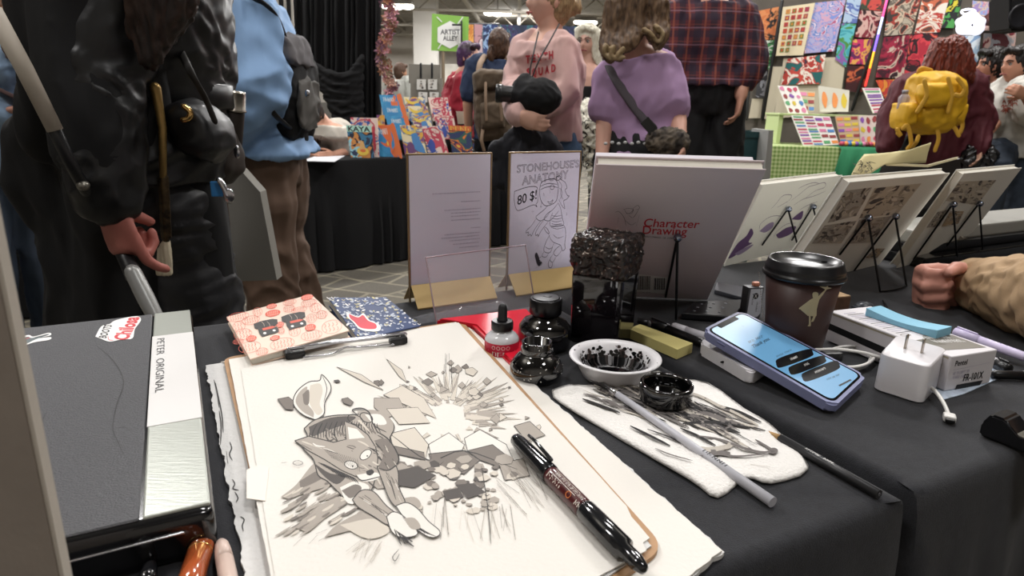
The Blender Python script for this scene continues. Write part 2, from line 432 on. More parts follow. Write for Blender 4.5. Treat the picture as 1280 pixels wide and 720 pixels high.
table_under(uv(U2a, VN), UE, VE, U2b-U2a, VF-VN, TZ, 'folding table hidden by black cloth under the phone and books')
# ------------------------------------------------------------------ papers, clipboard, drawing
ink = mat('ink_black', '#23201f', .6); inkd = mat('ink_dark_wash', '#4d4845', .7); g1 = mat('ink_wash_dark', '#77706a', .8); g2 = mat('ink_wash_mid', '#a39b92', .8); g3 = mat('ink_wash_light', '#c8c0b4', .8)
M_paper = mat('cream_paper', '#dcd8d1', .85, bump=.15, bscale=300); M_paper2 = mat('white_watercolour_paper', '#cccbc9', .9, bump=.6, bscale=160)
M_hard = mat('brown_hardboard', '#a8825c', .55, var=.08, vscale=40)
def sheet(name, pxs, z, th, m, label=None, cat=None, group=None, rough=0, parent=None, bev=0, seed=0, lift=None):
    """flat sheet from pixel corners on height z (top face); edges may be torn"""
    c = [at(p[0], p[1], z) if len(p) == 2 else at(p[0], p[1], p[2]) for p in pxs]
    pts = []
    for i in range(len(c)):
        a, b = c[i], c[(i+1) % len(c)]; L = (b-a).length; k = max(1, int(L/.004)) if rough else 1
        d = (b-a).normalized(); nn = V(-d.y, d.x, 0)
        for j in range(k):
            p = a+(b-a)*(j/k)
            if rough: p = p+nn*(noise.noise(p*90+V(seed, 0, 0))*rough+noise.noise(p*300)*rough*.5)
            pts.append(p)
    bm = BM(); prism(bm, pts, V(0, 0, -th))
    if bev: bmesh.ops.bevel(bm, geom=bm.edges[:], offset=bev, segments=2, affect='EDGES')
    o = obj(name, bm, m, parent)
    if label: tag(o, label, cat, group)
    return o
bt = sheet('paper_sheet', [(257, 457), (582, 404), (906, 690), (640, 905), (318, 780)], .7635, .0032, M_paper2, 'large deckle-edged paper at the bottom of the drawing stack', 'paper', rough=.0022)
A = Art(lambda x, y: at(x, y, .7635), n=V(0, 0, 1))
cp = lambda x, y: (250+x/2.5725, 440+y/2.5714)
for l in ([(45, 90), (55, 130), (62, 180)], [(50, 100), (70, 200), (75, 260)], [(62, 190), (68, 240), (66, 300)], [(96, 290), (102, 310), (95, 330), (104, 350)],
          [(104, 410), (112, 425), (106, 440), (124, 445)], [(112, 450), (122, 470), (116, 485)], [(130, 530), (142, 540), (136, 560), (140, 578)], [(85, 320), (90, 360)]):
    A.line([cp(*p) for p in l], 1.6, ink)
A.build('ink_doodles', bt)
cream = sheet('paper_sheet', [(276, 452), (582, 405), (903, 688), (770, 790), (700, 800), (420, 470)], .7655, .0016, M_paper, 'cream paper with torn right edge under the brown clipboard', 'paper', rough=.0014, seed=4)
# clipboard
cb = thing('clipboard', at(560, 600, .7655), 'brown hardboard clipboard with black-cornered wire clip holding the ink drawing', 'clipboard')
def roundpoly(c, r, k=6):
    out = []; n = len(c)
    for i in range(n):
        p, a, b = c[i], c[i-1], c[(i+1) % n]; da = (a-p).normalized(); db = (b-p).normalized()
        s, e = p+da*r, p+db*r
        for j in range(k+1):
            t = j/k; out.append(s*(1-t)**2+p*2*t*(1-t)+e*t*t)
    return out
cc = [at(x, y, .7690) for x, y in ((279, 447), (577, 400.5), (831, 684), (600, 850), (352, 760))]
cc = [cc[0], cc[1], cc[2], cc[3], cc[4]]
bm = BM(); prism(bm, roundpoly(cc, .016), V(0, 0, -.0034)); obj('board', bm, M_hard, cb)
# drawing sheets
sheet('paper_sheet', [(288, 460), (568, 405), (814, 682), (600, 835), (362, 800)], .7705, .0014, M_paper2, 'plain white paper directly under the finished ink drawing', 'paper', rough=.0004)
sheet('paper_sheet', [(286, 449), (570, 402.5), (781, 636), (812, 672), (590, 830), (352, 790)], .7716, .0010, M_paper, 'second cream sheet under the ink drawing, lower right corner showing', 'paper', rough=.0003, seed=9)
ds = sheet('ink_drawing', [(301, 461), (573, 403), (783, 632), (808, 688), (600, 800), (345, 730)], .7725, .0008, M_paper, 'ink wash drawing of a leaping fox in a jacket before an explosion', 'drawing', rough=.0003)
bm = BM(); pp = [at(*cp(x, y), .7732) for x, y in ((150, 378), (190, 362), (222, 372), (210, 478), (150, 470))]
prism(bm, pp, V(0, 0, -.0006)); obj('masking_tape', bm, mat('masking_tape', '#e3dcd2', .6), ds)
DP = lambda x, y: at(*cp(x, y), .7725)
A = Art(DP, n=V(0, 0, 1), off=.0003)
rr = random.Random(3)
# burst: light wash rays from the blast, rubble and slabs
bx, by = 800, 205
for k in range(120):
    a = rr.uniform(-PI, PI*.15) if k < 100 else rr.uniform(0, PI); r0 = rr.uniform(48, 120); r1 = r0+rr.uniform(25, 110)
    if a > .2: r0 += 30
    c, s = math.cos(a), math.sin(a); w = rr.uniform(3, 10)
    x0, y0, x1, y1 = bx+c*r0, by+s*r0*.8, bx+c*r1*1.15, by+s*r1*.8
    if y0 < 20 or x1 > 1120: continue
    A.poly([(x0-s*w, y0+c*w), (x1, y1), (x0+s*w, y0-c*w)], rr.choice([g3, g3, g2]))
    if rr.random() < .7: A.line([(x0-s*w, y0+c*w), (x1, y1), (x0+s*w, y0-c*w)], 2.03, ink, smooth=False)
for k in range(60):   # flying debris
    a = rr.uniform(-PI*1.02, .35); r = rr.uniform(120, 330); x, y = bx+math.cos(a)*r*1.1, by+math.sin(a)*r*.62+25
    if y < 35 or x < 560 or 250+x/2.57 > 573+(440+y/2.57-403)*.917-9: continue
    q = rr.uniform(5, 21); pts = [(x+math.cos(b)*q*rr.uniform(.6, 1.3), y+math.sin(b)*q*rr.uniform(.5, .9)) for b in np.linspace(0, 2*PI, rr.choice([3, 4, 5]), endpoint=False)]
    A.poly(pts, rr.choice([g3, g2, g1])); A.line(pts, 1.3, ink, smooth=False, closed=True)
for pts, m in (([(440, 50), (520, 75), (590, 125), (530, 100)], g3), ([(600, 25), (650, 60), (665, 100), (640, 80)], g3), ([(590, 140), (700, 190), (760, 215), (720, 150), (650, 110)], g3),
               ([(560, 150), (640, 150), (660, 190), (600, 215), (560, 180)], g2), ([(600, 185), (700, 180), (740, 230), (640, 235)], g3)):
    A.poly(pts, m); A.line(pts, 1.4, ink, smooth=False, closed=True)
# long slab row
for pts, m in (([(610, 265), (690, 245), (735, 300), (725, 345), (625, 325)], g3), ([(625, 305), (720, 325), (725, 350), (630, 330)], g1), ([(735, 300), (800, 262), (850, 300), (840, 325), (745, 345)], M_paper),
               ([(735, 330), (845, 318), (900, 350), (850, 395), (750, 370)], g1), ([(850, 280), (900, 252), (985, 300), (1010, 355), (940, 365), (860, 320)], M_paper), ([(860, 320), (940, 300), (1012, 355), (1000, 385), (900, 350)], g1),
               ([(960, 360), (1040, 345), (1060, 400), (980, 415)], g2), ([(1010, 240), (1060, 225), (1110, 270), (1050, 290)], g2)):
    A.poly(pts, m); A.line(pts, 2.2, ink, smooth=False, closed=True)
A.line([(610, 265), (735, 350), (850, 320), (1020, 380)], 3.62, ink); A.line([(735, 300), (745, 345)], 2.9, ink)
# cracked ground under slabs
for k in range(120):
    x = rr.uniform(560, 1010); y = rr.uniform(345, 520)
    if y > 430 and (x < 700 or x > 960): continue
    q = rr.uniform(9, 27)*(1.1 if y < 430 else .75); a0 = rr.uniform(-.5, .5)
    pts = [(x+math.cos(b+a0)*q*rr.uniform(.7, 1.2), y+math.sin(b+a0)*q*rr.uniform(.45, .75)) for b in np.linspace(0, 2*PI, 6, endpoint=False)]
    A.poly(pts, rr.choice([g3, g2, g2, g1, g1, inkd] if y < 440 else [g3, g2]))
    if rr.random() < .5: A.line(pts[:4], 2.32, ink, smooth=False)
for pts in ([(820, 430), (880, 425), (920, 455), (860, 475)], [(780, 450), (830, 440), (850, 470), (790, 480)], [(610, 390), (700, 370), (760, 400), (690, 440), (620, 430)]):
    A.poly(pts, inkd)
for k in range(26):   # speed streaks downwards right
    x = rr.uniform(740, 1000); A.line([(x, rr.uniform(470, 520)), (x+rr.uniform(-15, 40), rr.uniform(560, 620))], rr.uniform(1, 5), rr.choice([g3, g2, g1]), smooth=False)
A.line([(905, 370), (925, 500), (935, 620)], 2.9, ink)
for k in range(34):   # right side streaks
    x = rr.uniform(930, 1120); y = rr.uniform(330, 440); A.line([(x, y), (x+rr.uniform(50, 110), y+rr.uniform(60, 130))], rr.uniform(1, 4), rr.choice([g3, g2, g1, inkd]), smooth=False)
for k in range(9):
    y = rr.uniform(0, 60); x = 790+rr.uniform(-8, 20); A.line([(x, y), (x+rr.uniform(-4, 4), y+60)], 2.17, ink, smooth=False)
# big wash strokes behind the figure (lower left)
for pts, m in (([(260, 470), (310, 430), (370, 360), (400, 400), (420, 430), (330, 460), (290, 475)], g2), ([(310, 570), (350, 520), (440, 470), (470, 490), (400, 540), (350, 580)], g2), ([(400, 600), (440, 560), (520, 520), (590, 530), (560, 570), (500, 575)], g2),
               ([(450, 560), (560, 540), (610, 580), (540, 605)], g3), ([(320, 420), (380, 385), (400, 405), (330, 440)], g1), ([(630, 480), (690, 470), (710, 500), (660, 520)], g2)):
    A.spoly(pts, m)
for k in range(18):
    x = rr.uniform(520, 590); y = rr.uniform(600, 630); A.line([(x, y), (x-rr.uniform(15, 60), y+rr.uniform(30, 70))], rr.uniform(1.5, 4), rr.choice([g3, g2]), smooth=False)
for k in range(12):
    x = rr.uniform(300, 420); y = rr.uniform(470, 600); A.line([(x, y), (x-rr.uniform(25, 50), y+rr.uniform(15, 35))], 2.17, g1, smooth=False)
for k in range(70):
    x = rr.uniform(290, 560); y = 640-x*.32+rr.uniform(-120, 60)*.8; L_ = rr.uniform(20, 55)
    A.line([(x, y), (x-L_*.5, y+L_*.35), (x-L_, y+L_*.6)], rr.uniform(3, 11), rr.choice([g3, g2, g2, g1]))
# tail
tail = [(372, 222), (330, 205), (300, 170), (312, 130), (350, 100), (385, 95), (392, 76), (418, 105), (420, 130), (402, 165), (400, 200), (385, 215)]
A.spoly(tail, M_paper)
A.spoly([(365, 215), (330, 195), (308, 165), (318, 135), (345, 115), (340, 160), (365, 195)], g2); A.spoly([(355, 110), (385, 105), (395, 130), (385, 170), (395, 195), (375, 205), (350, 160)], g3); A.spoly([(330, 140), (350, 125), (350, 170), (335, 170)], g1)
A.line(tail, 3.2, ink, closed=True); A.line([(392, 76), (408, 120), (398, 165)], 2.32, ink)
for pts, m in (([(250, 155), (285, 148), (300, 160), (300, 190), (275, 188), (262, 172)], g1), ([(455, 155), (475, 150), (494, 165), (485, 176), (462, 168)], g1), ([(430, 95), (445, 93), (452, 99), (438, 101)], inkd)):
    A.poly(pts, m); A.line(pts, 1.8, ink, smooth=False, closed=True)
# body / jacket
body = [(335, 250), (370, 222), (430, 208), (500, 205), (560, 195), (600, 210), (625, 245), (610, 290), (640, 345), (610, 385), (570, 400), (550, 450), (520, 440), (480, 480), (440, 450), (410, 420), (380, 400), (365, 350), (330, 310), (345, 275)]
A.spoly(body, g2); A.line(body, 3.5, ink, closed=True)
for pts, m in (([(350, 245), (420, 215), (500, 212), (470, 235), (400, 260), (360, 275)], inkd), ([(505, 195), (560, 190), (610, 215), (622, 250), (590, 262), (545, 240)], g2), ([(530, 205), (580, 205), (600, 235), (560, 235)], M_paper),
               ([(365, 360), (420, 395), (470, 400), (440, 430), (395, 400)], inkd), ([(450, 440), (500, 420), (545, 440), (500, 490), (470, 485)], M_paper), ([(455, 450), (500, 430), (520, 445), (485, 475)], g1)):
    A.spoly(pts, m)
for k in range(26):
    t = k/25; A.line([(370+t*200, 235-10*math.sin(t*3)), (355+t*215, 262-t*20), (352+t*230, 285-t*20)], 3 if k % 3 else 5, ink if k % 2 else inkd)
A.line([(505, 205), (490, 190), (520, 185), (545, 200), (560, 240), (600, 262)], 4.35, ink); A.ring(500, 222, 26, 15, 3, ink, a=.4); A.ring(535, 215, 22, 14, 3, ink, a=.5)
for k in range(60):
    x = rr.uniform(350, 600); y = rr.uniform(215, 430)
    if y > 250+ (x-350)*.9 or (x-480)**2/14000+(y-315)**2/13000 > 1: continue
    A.line([(x, y), (x+rr.uniform(8, 18), y+rr.uniform(4, 20)), (x+rr.uniform(18, 40), y+rr.uniform(10, 40))], rr.uniform(3, 8), rr.choice([g1, g1, inkd, g3, ink]))
# head: wide ears, muzzle towards lower right
head = [(305, 290), (350, 275), (430, 295), (470, 285), (465, 228), (500, 240), (540, 270), (565, 310), (572, 345), (570, 380), (582, 405), (560, 415), (515, 410), (500, 405), (455, 385), (400, 350), (345, 320)]
A.poly(head, g2); A.line(head, 3.2, ink, closed=True, smooth=False)
A.poly([(315, 292), (350, 283), (420, 305), (400, 325), (350, 312)], g2); A.poly([(475, 245), (505, 252), (530, 280), (480, 285)], M_paper)
for k in range(46):   # fur strokes following the brow and cheeks
    x, y = rr.uniform(325, 560), rr.uniform(288, 395)
    if y > 300+(x-320)*.42 or y < 282+(x-430)*.1: continue
    A.line([(x, y), (x+rr.uniform(10, 22), y+rr.uniform(3, 9)), (x+rr.uniform(26, 44), y+rr.uniform(10, 20))], rr.uniform(1.8, 5), rr.choice([g1, g1, inkd, g3, M_paper, ink]))
A.poly([(490, 320), (520, 300), (555, 320), (565, 350), (540, 370), (510, 365)], g2); A.spoly([(505, 400), (560, 392), (580, 402), (560, 418), (520, 420)], M_paper)
for cx_, cy_, aa in ((486, 368, .25), (533, 335, -.7)):
    A.disc(cx_, cy_, 23, 14, ink, a=aa); A.disc(cx_, cy_, 20, 11.5, M_paper, a=aa); A.disc(cx_+5, cy_+4, 2.6, 2.6, ink)
A.spoly([(535, 388), (552, 382), (560, 392), (548, 402), (536, 398)], ink)
A.line([(500, 400), (520, 418), (555, 412), (580, 405)], 3.62, ink)
for k in range(16):
    A.line([(400+k*7, 318+k*2), (425+k*6, 345+k*3)], 3.19, inkd); 
for k in range(10): A.line([(380+k*8, 360+k*5), (410+k*9, 372+k*4), (430+k*9, 392+k*4)], 3.48, ink)
# arms and hands
arm1 = [(490, 480), (520, 450), (560, 455), (600, 500), (650, 540), (640, 560), (600, 560), (560, 535), (510, 505)]
arm2 = [(570, 375), (610, 350), (636, 385), (640, 440), (660, 490), (635, 505), (610, 480), (590, 430)]
for a_ in (arm1, arm2): A.spoly(a_, g2); A.line(a_, 3.2, ink, closed=True)
A.spoly([(560, 290), (600, 285), (640, 345), (610, 385), (575, 380), (590, 330)], g1); A.line([(570, 260), (610, 290), (640, 350), (608, 385), (575, 378)], 4.35, ink)
A.line([(510, 470), (560, 500), (610, 545)], 3.62, inkd); A.line([(598, 390), (615, 430), (630, 480)], 4.35, inkd)
for a_ in ((500, 460, 640, 550), (520, 470, 640, 555), (590, 385, 640, 480), (600, 370, 655, 490), (585, 300, 630, 370), (575, 320, 612, 380)):
    for k in range(7):
        t0 = rr.uniform(0, .8); x = a_[0]+(a_[2]-a_[0])*t0+rr.uniform(-7, 9); y = a_[1]+(a_[3]-a_[1])*t0+rr.uniform(-8, 10); A.line([(x, y), (x+(a_[2]-a_[0])*.18, y+(a_[3]-a_[1])*.18)], rr.uniform(2, 6), rr.choice([g1, inkd, g3, ink, M_paper]))
h1 = [(600, 535), (620, 520), (650, 530), (690, 570), (700, 590), (680, 600), (640, 600), (615, 580)]
h2 = [(630, 500), (665, 490), (700, 510), (735, 550), (770, 580), (765, 598), (735, 600), (690, 570), (650, 530)]
for a_ in (h2, h1): A.spoly(a_, M_paper); A.line(a_, 3, ink, closed=True)
for k in range(5): A.line([(650+k*4, 535+k*6), (690+k*10, 560+k*7), (725+k*8, 590+k*2)], 3.48, ink)
for k in range(4): A.line([(625+k*5, 575+k*4), (635+k*14, 600+k*4), (648+k*12, 628-k*4)], 4.35, ink)
A.line([(640, 600), (660, 612), (688, 632)], 5.8, ink); A.spoly([(655, 540), (690, 540), (710, 570), (680, 575)], g2)
A.line([(640, 640), (620, 665), (628, 678), (642, 655)], 2.61, ink)
A.line([(262, 362), (280, 360)], 2.32, ink); A.ring(315, 362, 16, 7, 1.6, ink)
A.build('drawing_ink', ds)
# wire clip
zb = .775
M_blk = mat('black_plastic', '#121214', .35, bump=.05, bscale=400); M_chr = mat('bright_metal', '#b9b9bd', .22, 1)
cl = BM()
q = lambda x, y, z=zb: at(x, y, z)
bm = BM(); tube(bm, [q(357, 440, .779), q(420, 427, .782), q(506, 418, .779)], .0032, 10); tube(bm, [q(360, 436, .784), q(506, 417, .784)], .0016, 8)
obj('clip_bar', bm, M_chr, cb)
bm = BM(); tube(bm, crv([q(380, 447), q(415, 442), (q(432, 434, .777)), q(447, 434, .777), q(470, 432), q(492, 431)], 5), .0013, 8); obj('clip_wire', bm, M_chr, cb)
for (x, y), (dx, dy) in (((368, 447), (1, -.02)), ((497, 430), (-1, .02))):
    p = q(x, y, .7735); e = (at(510, 418, .774)-at(355, 440, .774)).normalized(); M = fr(p, e, None, (0, 0, 1)); s = 1 if dx > 0 else -1
    bm = BM(); box(bm, M, (-.010, -.004, 0), (.012, .006, .0075), .002); box(bm, M, (-.010*1 if s > 0 else .004, -.004, 0), (-.003 if s > 0 else .012, .016, .0085), .002)
    obj('clip_corner', bm, M_blk, cb)
# ------------------------------------------------------------------ brush pen on the drawing
def axis_frame(a, b, zup=(0, 0, 1)):
    return fr(a, (b-a).normalized(), None, zup), (b-a).length
a, b = at(643, 547, .781), at(805, 712, .781)
M, L = axis_frame(a, b); ax = (b-a).normalized()
t = thing('brush_pen', a, 'double-ended brush pen with maroon barrel and smoky black caps on the drawing', 'pen')
M_smoke = mat('smoky_black_plastic', '#17181b', .12, coat=.6); M_maroon = mat('maroon_barrel', '#4a1a1c', .3, coat=.4)
rp = .0078
bm = BM(); lathe(bm, a+ax*(.0), [(.0035, 0), (.0058, .004), (.0066, .012), (rp, .055), (rp, .062), (rp*.93, .064)], axis=ax); tube(bm, [a+ax*.018+V(.004, .004, .009), a+ax*.03+V(.003, .004, .0105), a+ax*.060+V(.002, .003, .0095)], .0016, 8); obj('cap', bm, M_smoke, t)
bm = BM(); lathe(bm, a+ax*.063, [(rp*.9, 0), (rp*.92, .005), (rp*.92, L*.62-.066), (rp*.8, L*.62-.062)], axis=ax); barrel = obj('barrel', bm, M_maroon, t)
bm = BM(); lathe(bm, a+ax*L*.62, [(rp*.9, 0), (rp*1.02, .003), (rp*1.02, L*.26), (rp*.7, L*.27), (rp*.72, L*.34), (rp*.45, L*.38), (.0015, L*.385)], axis=ax); obj('end_cap', bm, M_smoke, t)
M_lab = mat('pale_print', '#d8cfc4', .5)
side = V(-ax.y, ax.x, 0)
def penP(x, y):   # wrap on the barrel: x along, y angle in units of rp
    th = y/rp; return a+ax*(.063+x)+(side*math.sin(th)+V(0, 0, 1)*math.cos(th))*(rp*.92+.00025)
A = Art(penP); Lb = L*.62-.07
for yy in (.0015, -.0035): A.line([(.006, yy), (Lb*.97, yy)], .0004, M_lab, smooth=False, taper=False)
A.text('~DOUBLE SIDED BRUSH PEN FINE MEDIUM', (.01, -.0022), (Lb*.88, 0), (0, .0028), M_lab)
A.text('~FUDE', (.004, -.0085), (.02, 0), (0, .0036), M_lab); A.disc(.035, -.0065, .003, .003, mat('orange_print', '#b0602e')); A.text('~ART BRUSH', (.044, -.0085), (.035, 0), (0, .0035), M_lab)
A.build('printing', barrel)
# ------------------------------------------------------------------ portfolio case at the left
ce = V(.885, .465, 0).normalized(); cv = V(-.465, .885, 0).normalized()
M_case = mat('case_grey_vinyl', '#47474a', .5, bump=.5, bscale=700, var=.1, vscale=300); M_glossb = mat('case_black_edge', '#0c0c0e', .18, coat=.5)
M_silver = mat('case_silver_band', '#a9aca4', .33, .35, bump=.08, bscale=60, stretch=(1, 8, 1))
Oc = at(268, 634, .797); Lc = (at(241, 387, .797)-Oc).length
M = fr((Oc.x, Oc.y, 0), ce, None, (0, 0, 1))
t = thing('portfolio_case', (Oc.x, Oc.y, TZ), 'flat dark grey portfolio case with a silver spine band and stickers', 'case')
bm = BM(); box(bm, M, (-.335, .0, TZ+.0005), (0, Lc, .796), .009, 4); obj('body', bm, M_glossb, t, True)
bm = BM(); box(bm, M, (-.333, .006, .795), (-.044, Lc-.002, .7975), .001, 1); lid = obj('lid', bm, M_case, t)
bm = BM(); box(bm, M, (-.042, .006, .795), (-.002, Lc-.001, .7978), .0014, 2); sp = obj('spine_band', bm, M_silver, t)
bm = BM(); box(bm, M, (-.0425, Lc*.30, .7976), (-.0015, Lc*.80, .7983), .0003, 1); lb = obj('label', bm, mat('case_label', '#d6d4d2', .4), t, label='white paper label strip')
bm = BM(); tube(bm, [M @ V(-.30, -.0005, .781), M @ V(-.02, -.0005, .784)], .0012, 8); obj('zipper', bm, M_chr, t)
cP = lambda x, y: at(x, y, .7983)
A = Art(lambda x, y: M @ V(x, y, .7984), n=V(0, 0, 1))
# vertical handwriting reading down the spine
A.text('PETER  ORIGINAL', (-.0375, Lc*.775), (0, -Lc*.33), (.0075, 0), mat('pencil_grey', '#4a4a4c', .8), bold=-.012)
A.build('handwriting', lb)
red = mat('sticker_red', '#c8323a', .5); wht = mat('sticker_white', '#e8e6e4', .4); blk = mat('print_black', '#111113', .5)
A = Art(lambda x, y: at(x, y, .7976), n=V(0, 0, 1))
k5 = lambda x, y: (x*270/1280, 380+y*150/711)
A.spoly([k5(*p) for p in ((565, 195), (600, 135), (650, 120), (680, 100), (760, 80), (820, 75), (835, 100), (800, 150), (785, 205), (720, 212), (650, 225), (600, 208))], wht)
# lettering runs along the table (upside slanted word) : red script word and small black word
def vec(a, b): return (b[0]-a[0], b[1]-a[1])
A.text('Chilosa', k5(755, 215), vec(k5(755, 215), k5(825, 80)), vec(k5(755, 215), k5(672, 212)), red, bold=.04)
A.text('BOOTS', k5(628, 205), vec(k5(628, 205), k5(664, 128)), vec(k5(628, 205), k5(585, 200)), blk, bold=.03)
A.line([k5(*p) for p in ((640, 190), (645, 213), (672, 217))], .9, red)
st = A.build('sticker', lid, 'white sticker with red script lettering')
A = Art(lambda x, y: at(x, y, .7976), n=V(0, 0, 1))
A.spoly([k5(*p) for p in ((40, 215), (100, 205), (170, 185), (200, 195), (290, 172), (298, 188), (220, 205), (300, 198), (290, 215), (200, 230), (120, 262), (90, 295), (60, 285))], wht)
A.spoly([k5(*p) for p in ((45, 225), (110, 212), (165, 195), (190, 203), (280, 180), (285, 186), (210, 212), (150, 240), (80, 250))], mat('sticker_grey', '#5f6a6c', .6))
A.line([k5(*p) for p in ((90, 230), (130, 215), (180, 200))], 1, red); A.line([k5(*p) for p in ((205, 200), (250, 190), (282, 183))], .8, blk)
A.build('sticker', lid, 'white and grey hare shaped sticker')
A = Art(lambda x, y: at(x, y, .7976), n=V(0, 0, 1))
scr = mat('scratch_dark', '#2b2b2b', .6); l4 = lambda x, y: (x*320/658, 370+y*350/720)
A.line([l4(*p) for p in ((250, 130), (290, 165), (318, 220), (300, 280), (290, 340), (305, 380), (318, 410))], .7, scr)
A.line([l4(*p) for p in ((300, 340), (320, 338), (335, 348))], .5, scr); A.line([l4(*p) for p in ((88, 355), (105, 330), (118, 300))], .8, scr)
A.build('scratches', lid)
# upright board nearest the lens at far left
be = aY(80, 720, .22).x; t = thing('display_board', (be, .22, TZ), 'upright taupe board edge at the far left, nearest of all', 'board')
bm = BM(); box(bm, Matrix(), (be-.25, .22, TZ), (be-.0017, .2245, TZ+.30), .0006, 1); obj('panel', bm, mat('taupe_card', '#8f857c', .7, bump=.1, var=.05, vscale=30), t)
bm = BM(); box(bm, Matrix(), (be-.0017, .2195, TZ), (be, .225, TZ+.30), .0005, 1); obj('edge_strip', bm, mat('pale_board_edge', '#b9b1a6', .6), t)
# ------------------------------------------------------------------ sketchbooks
def slab(name, P, th, m, parent, bev=.001, pages=None):
    """P: 4 points top face (ccw from above)"""
    n = (P[1]-P[0]).cross(P[3]-P[0]).normalized()
    if n.z < 0: n = -n
    bm = BM(); prism(bm, P, -n*th); 
    if bev: bmesh.ops.bevel(bm, geom=bm.edges[:], offset=bev, segments=2, affect='EDGES')
    return obj(name, bm, m, parent)
def inset(P, d):
    c = sum(P, V(0, 0, 0))/len(P); return [p+(c-p).normalized()*d for p in P]
def book_flat(name, P, th, mc, label, mp, group=None, cat='sketchbook'):
    c = sum(P, V(0, 0, 0))/4
    t = thing(name, (c.x, c.y, TZ), label, cat, group)
    n = (P[1]-P[0]).cross(P[3]-P[0]).normalized(); n = n if n.z > 0 else -n
    cov = slab('front_cover', P, .0016, mc, t, .0005); slab('pages', [p-n*.0016 for p in inset(P, .003)], th-.0032, mp, t, .0004)
    slab('back_cover', [p-n*(th-.0016) for p in P], .0016, mc, t, .0005); return t, cov, n
M_pages = mat('page_block', '#d9d4c8', .8, bump=.3, bscale=500, stretch=(1, 1, 30))
M_pinkc = mat('pink_cream_cover', '#e6cfbe', .55); salmon = mat('salmon_print', '#d9624f', .6); M_navyc = mat('navy_pattern_cover', '#33456f', .55)
P = [at(410, 372, .7745), at(483, 371.5, .7745), at(526, 407, .7745), at(448, 424, .7745)]
t, cov, n = book_flat('sketchbook', P, .0135, M_navyc, 'blue patterned sketchbook with a red blot in the middle', M_pages)
F, n = planar(P[0], n); A = Art(F, n=n)
lp = mat('pale_blue_print', '#b8bfcc', .6); yp = mat('buff_print', '#c9bf8c', .6)
r2 = random.Random(11)
def inquad(x, y, Q):
    s = [ (Q[(i+1) % 4][0]-Q[i][0])*(y-Q[i][1])-(Q[(i+1) % 4][1]-Q[i][1])*(x-Q[i][0]) for i in range(4)]
    return all(v > 3 for v in s) or all(v < -3 for v in s)
Q = [(410, 372), (483, 371.5), (526, 407), (448, 424)]
for k in range(520):
    x = r2.uniform(408, 530); y = r2.uniform(371, 438)
    if not inquad(x, y, Q): continue
    w = r2.uniform(1, 2.8); h = r2.uniform(.5, 1.3); a = r2.uniform(-.6, .6)
    m_ = r2.choice([lp, lp, lp, yp, wht]); 
    if r2.random() < .5: A.disc(x, y, w, h, m_, 7, a)
    else: A.line([(x-w, y-h), (x, y+h*.6), (x+w, y-h*.4)], .7, m_, taper=False)
e4 = lambda x, y: (250+x/4, 350+y/4)
blot = [(745, 172), (790, 190), (815, 178), (840, 205), (878, 222), (880, 245), (840, 248), (800, 240), (775, 215), (750, 192)]
A.spoly([((e4(*p)[0]-453)*1.25+453.5, (e4(*p)[1]-402.5)*1.3+402.5) for p in blot], wht); A.spoly([e4(*p) for p in blot], mat('blot_red', '#cf2038', .5))
A.build('cover_print', cov)
P = [at(283, 396, .7790), at(389, 367.5, .788), at(437, 413, .789)]; P.append(P[0]+(P[2]-P[1])*.95)
t, cov, n = book_flat('sketchbook', P, .010, M_pinkc, 'cream sketchbook printed with red doodle stamps and two black hat shapes', M_pages)
F, n = planar(P[0], (P[1]-P[0]).cross(P[2]-P[0])); A = Art(F, n=n)
g7 = lambda x, y: (270+x*180/1280, 355+y*100/711)
def blobtext(cx, cy, w, h, a=-.2, outline=True, filled=False):
    x0, y0 = g7(cx, cy); w *= .14; h *= .14
    if filled: A.disc(x0, y0, w, h, salmon, 16, a)
    elif outline: A.ring(x0, y0, w, h, .35, salmon, 18, a)
    m_ = M_pinkc if filled else salmon
    for rrow in (-.35, .35):
        k = -w*.7
        while k < w*.7:
            sx = x0+k*math.cos(a)-rrow*h*math.sin(a); sy = y0+k*math.sin(a)+rrow*h
            s_ = h*.28; A.line([(sx, sy-s_), (sx+s_*.8, sy), (sx-.1, sy+s_)], .45, m_, taper=False); k += max(1.1, s_*2.1)
for cx_, cy_, w_, h_, f_ in ((195, 295, 100, 38, 0), (370, 250, 42, 38, 0), (505, 262, 70, 30, 1), (495, 200, 48, 22, 1), (655, 165, 60, 25, 0), (810, 120, 55, 26, 1), (825, 170, 68, 32, 0), (650, 222, 52, 30, 0),
        (885, 215, 50, 42, 0), (940, 275, 50, 35, 0), (310, 325, 80, 38, 0), (205, 380, 55, 45, 0), (240, 450, 82, 48, 0), (315, 487, 48, 26, 1), (200, 515, 50, 22, 0), (300, 565, 100, 50, 0), (410, 605, 55, 32, 0),
        (525, 482, 45, 22, 1), (590, 535, 110, 52, 0), (850, 460, 95, 44, 0), (840, 390, 50, 30, 1), (700, 425, 52, 44, 0), (1030, 385, 90, 60, 0), (570, 365, 35, 25, 1), (580, 420, 30, 30, 0), (850, 310, 45, 40, 0), (740, 235, 70, 25, 0)):
    blobtext(cx_, cy_, w_, h_, filled=bool(f_))
dk = mat('charcoal_print', '#3f3d3c', .6)
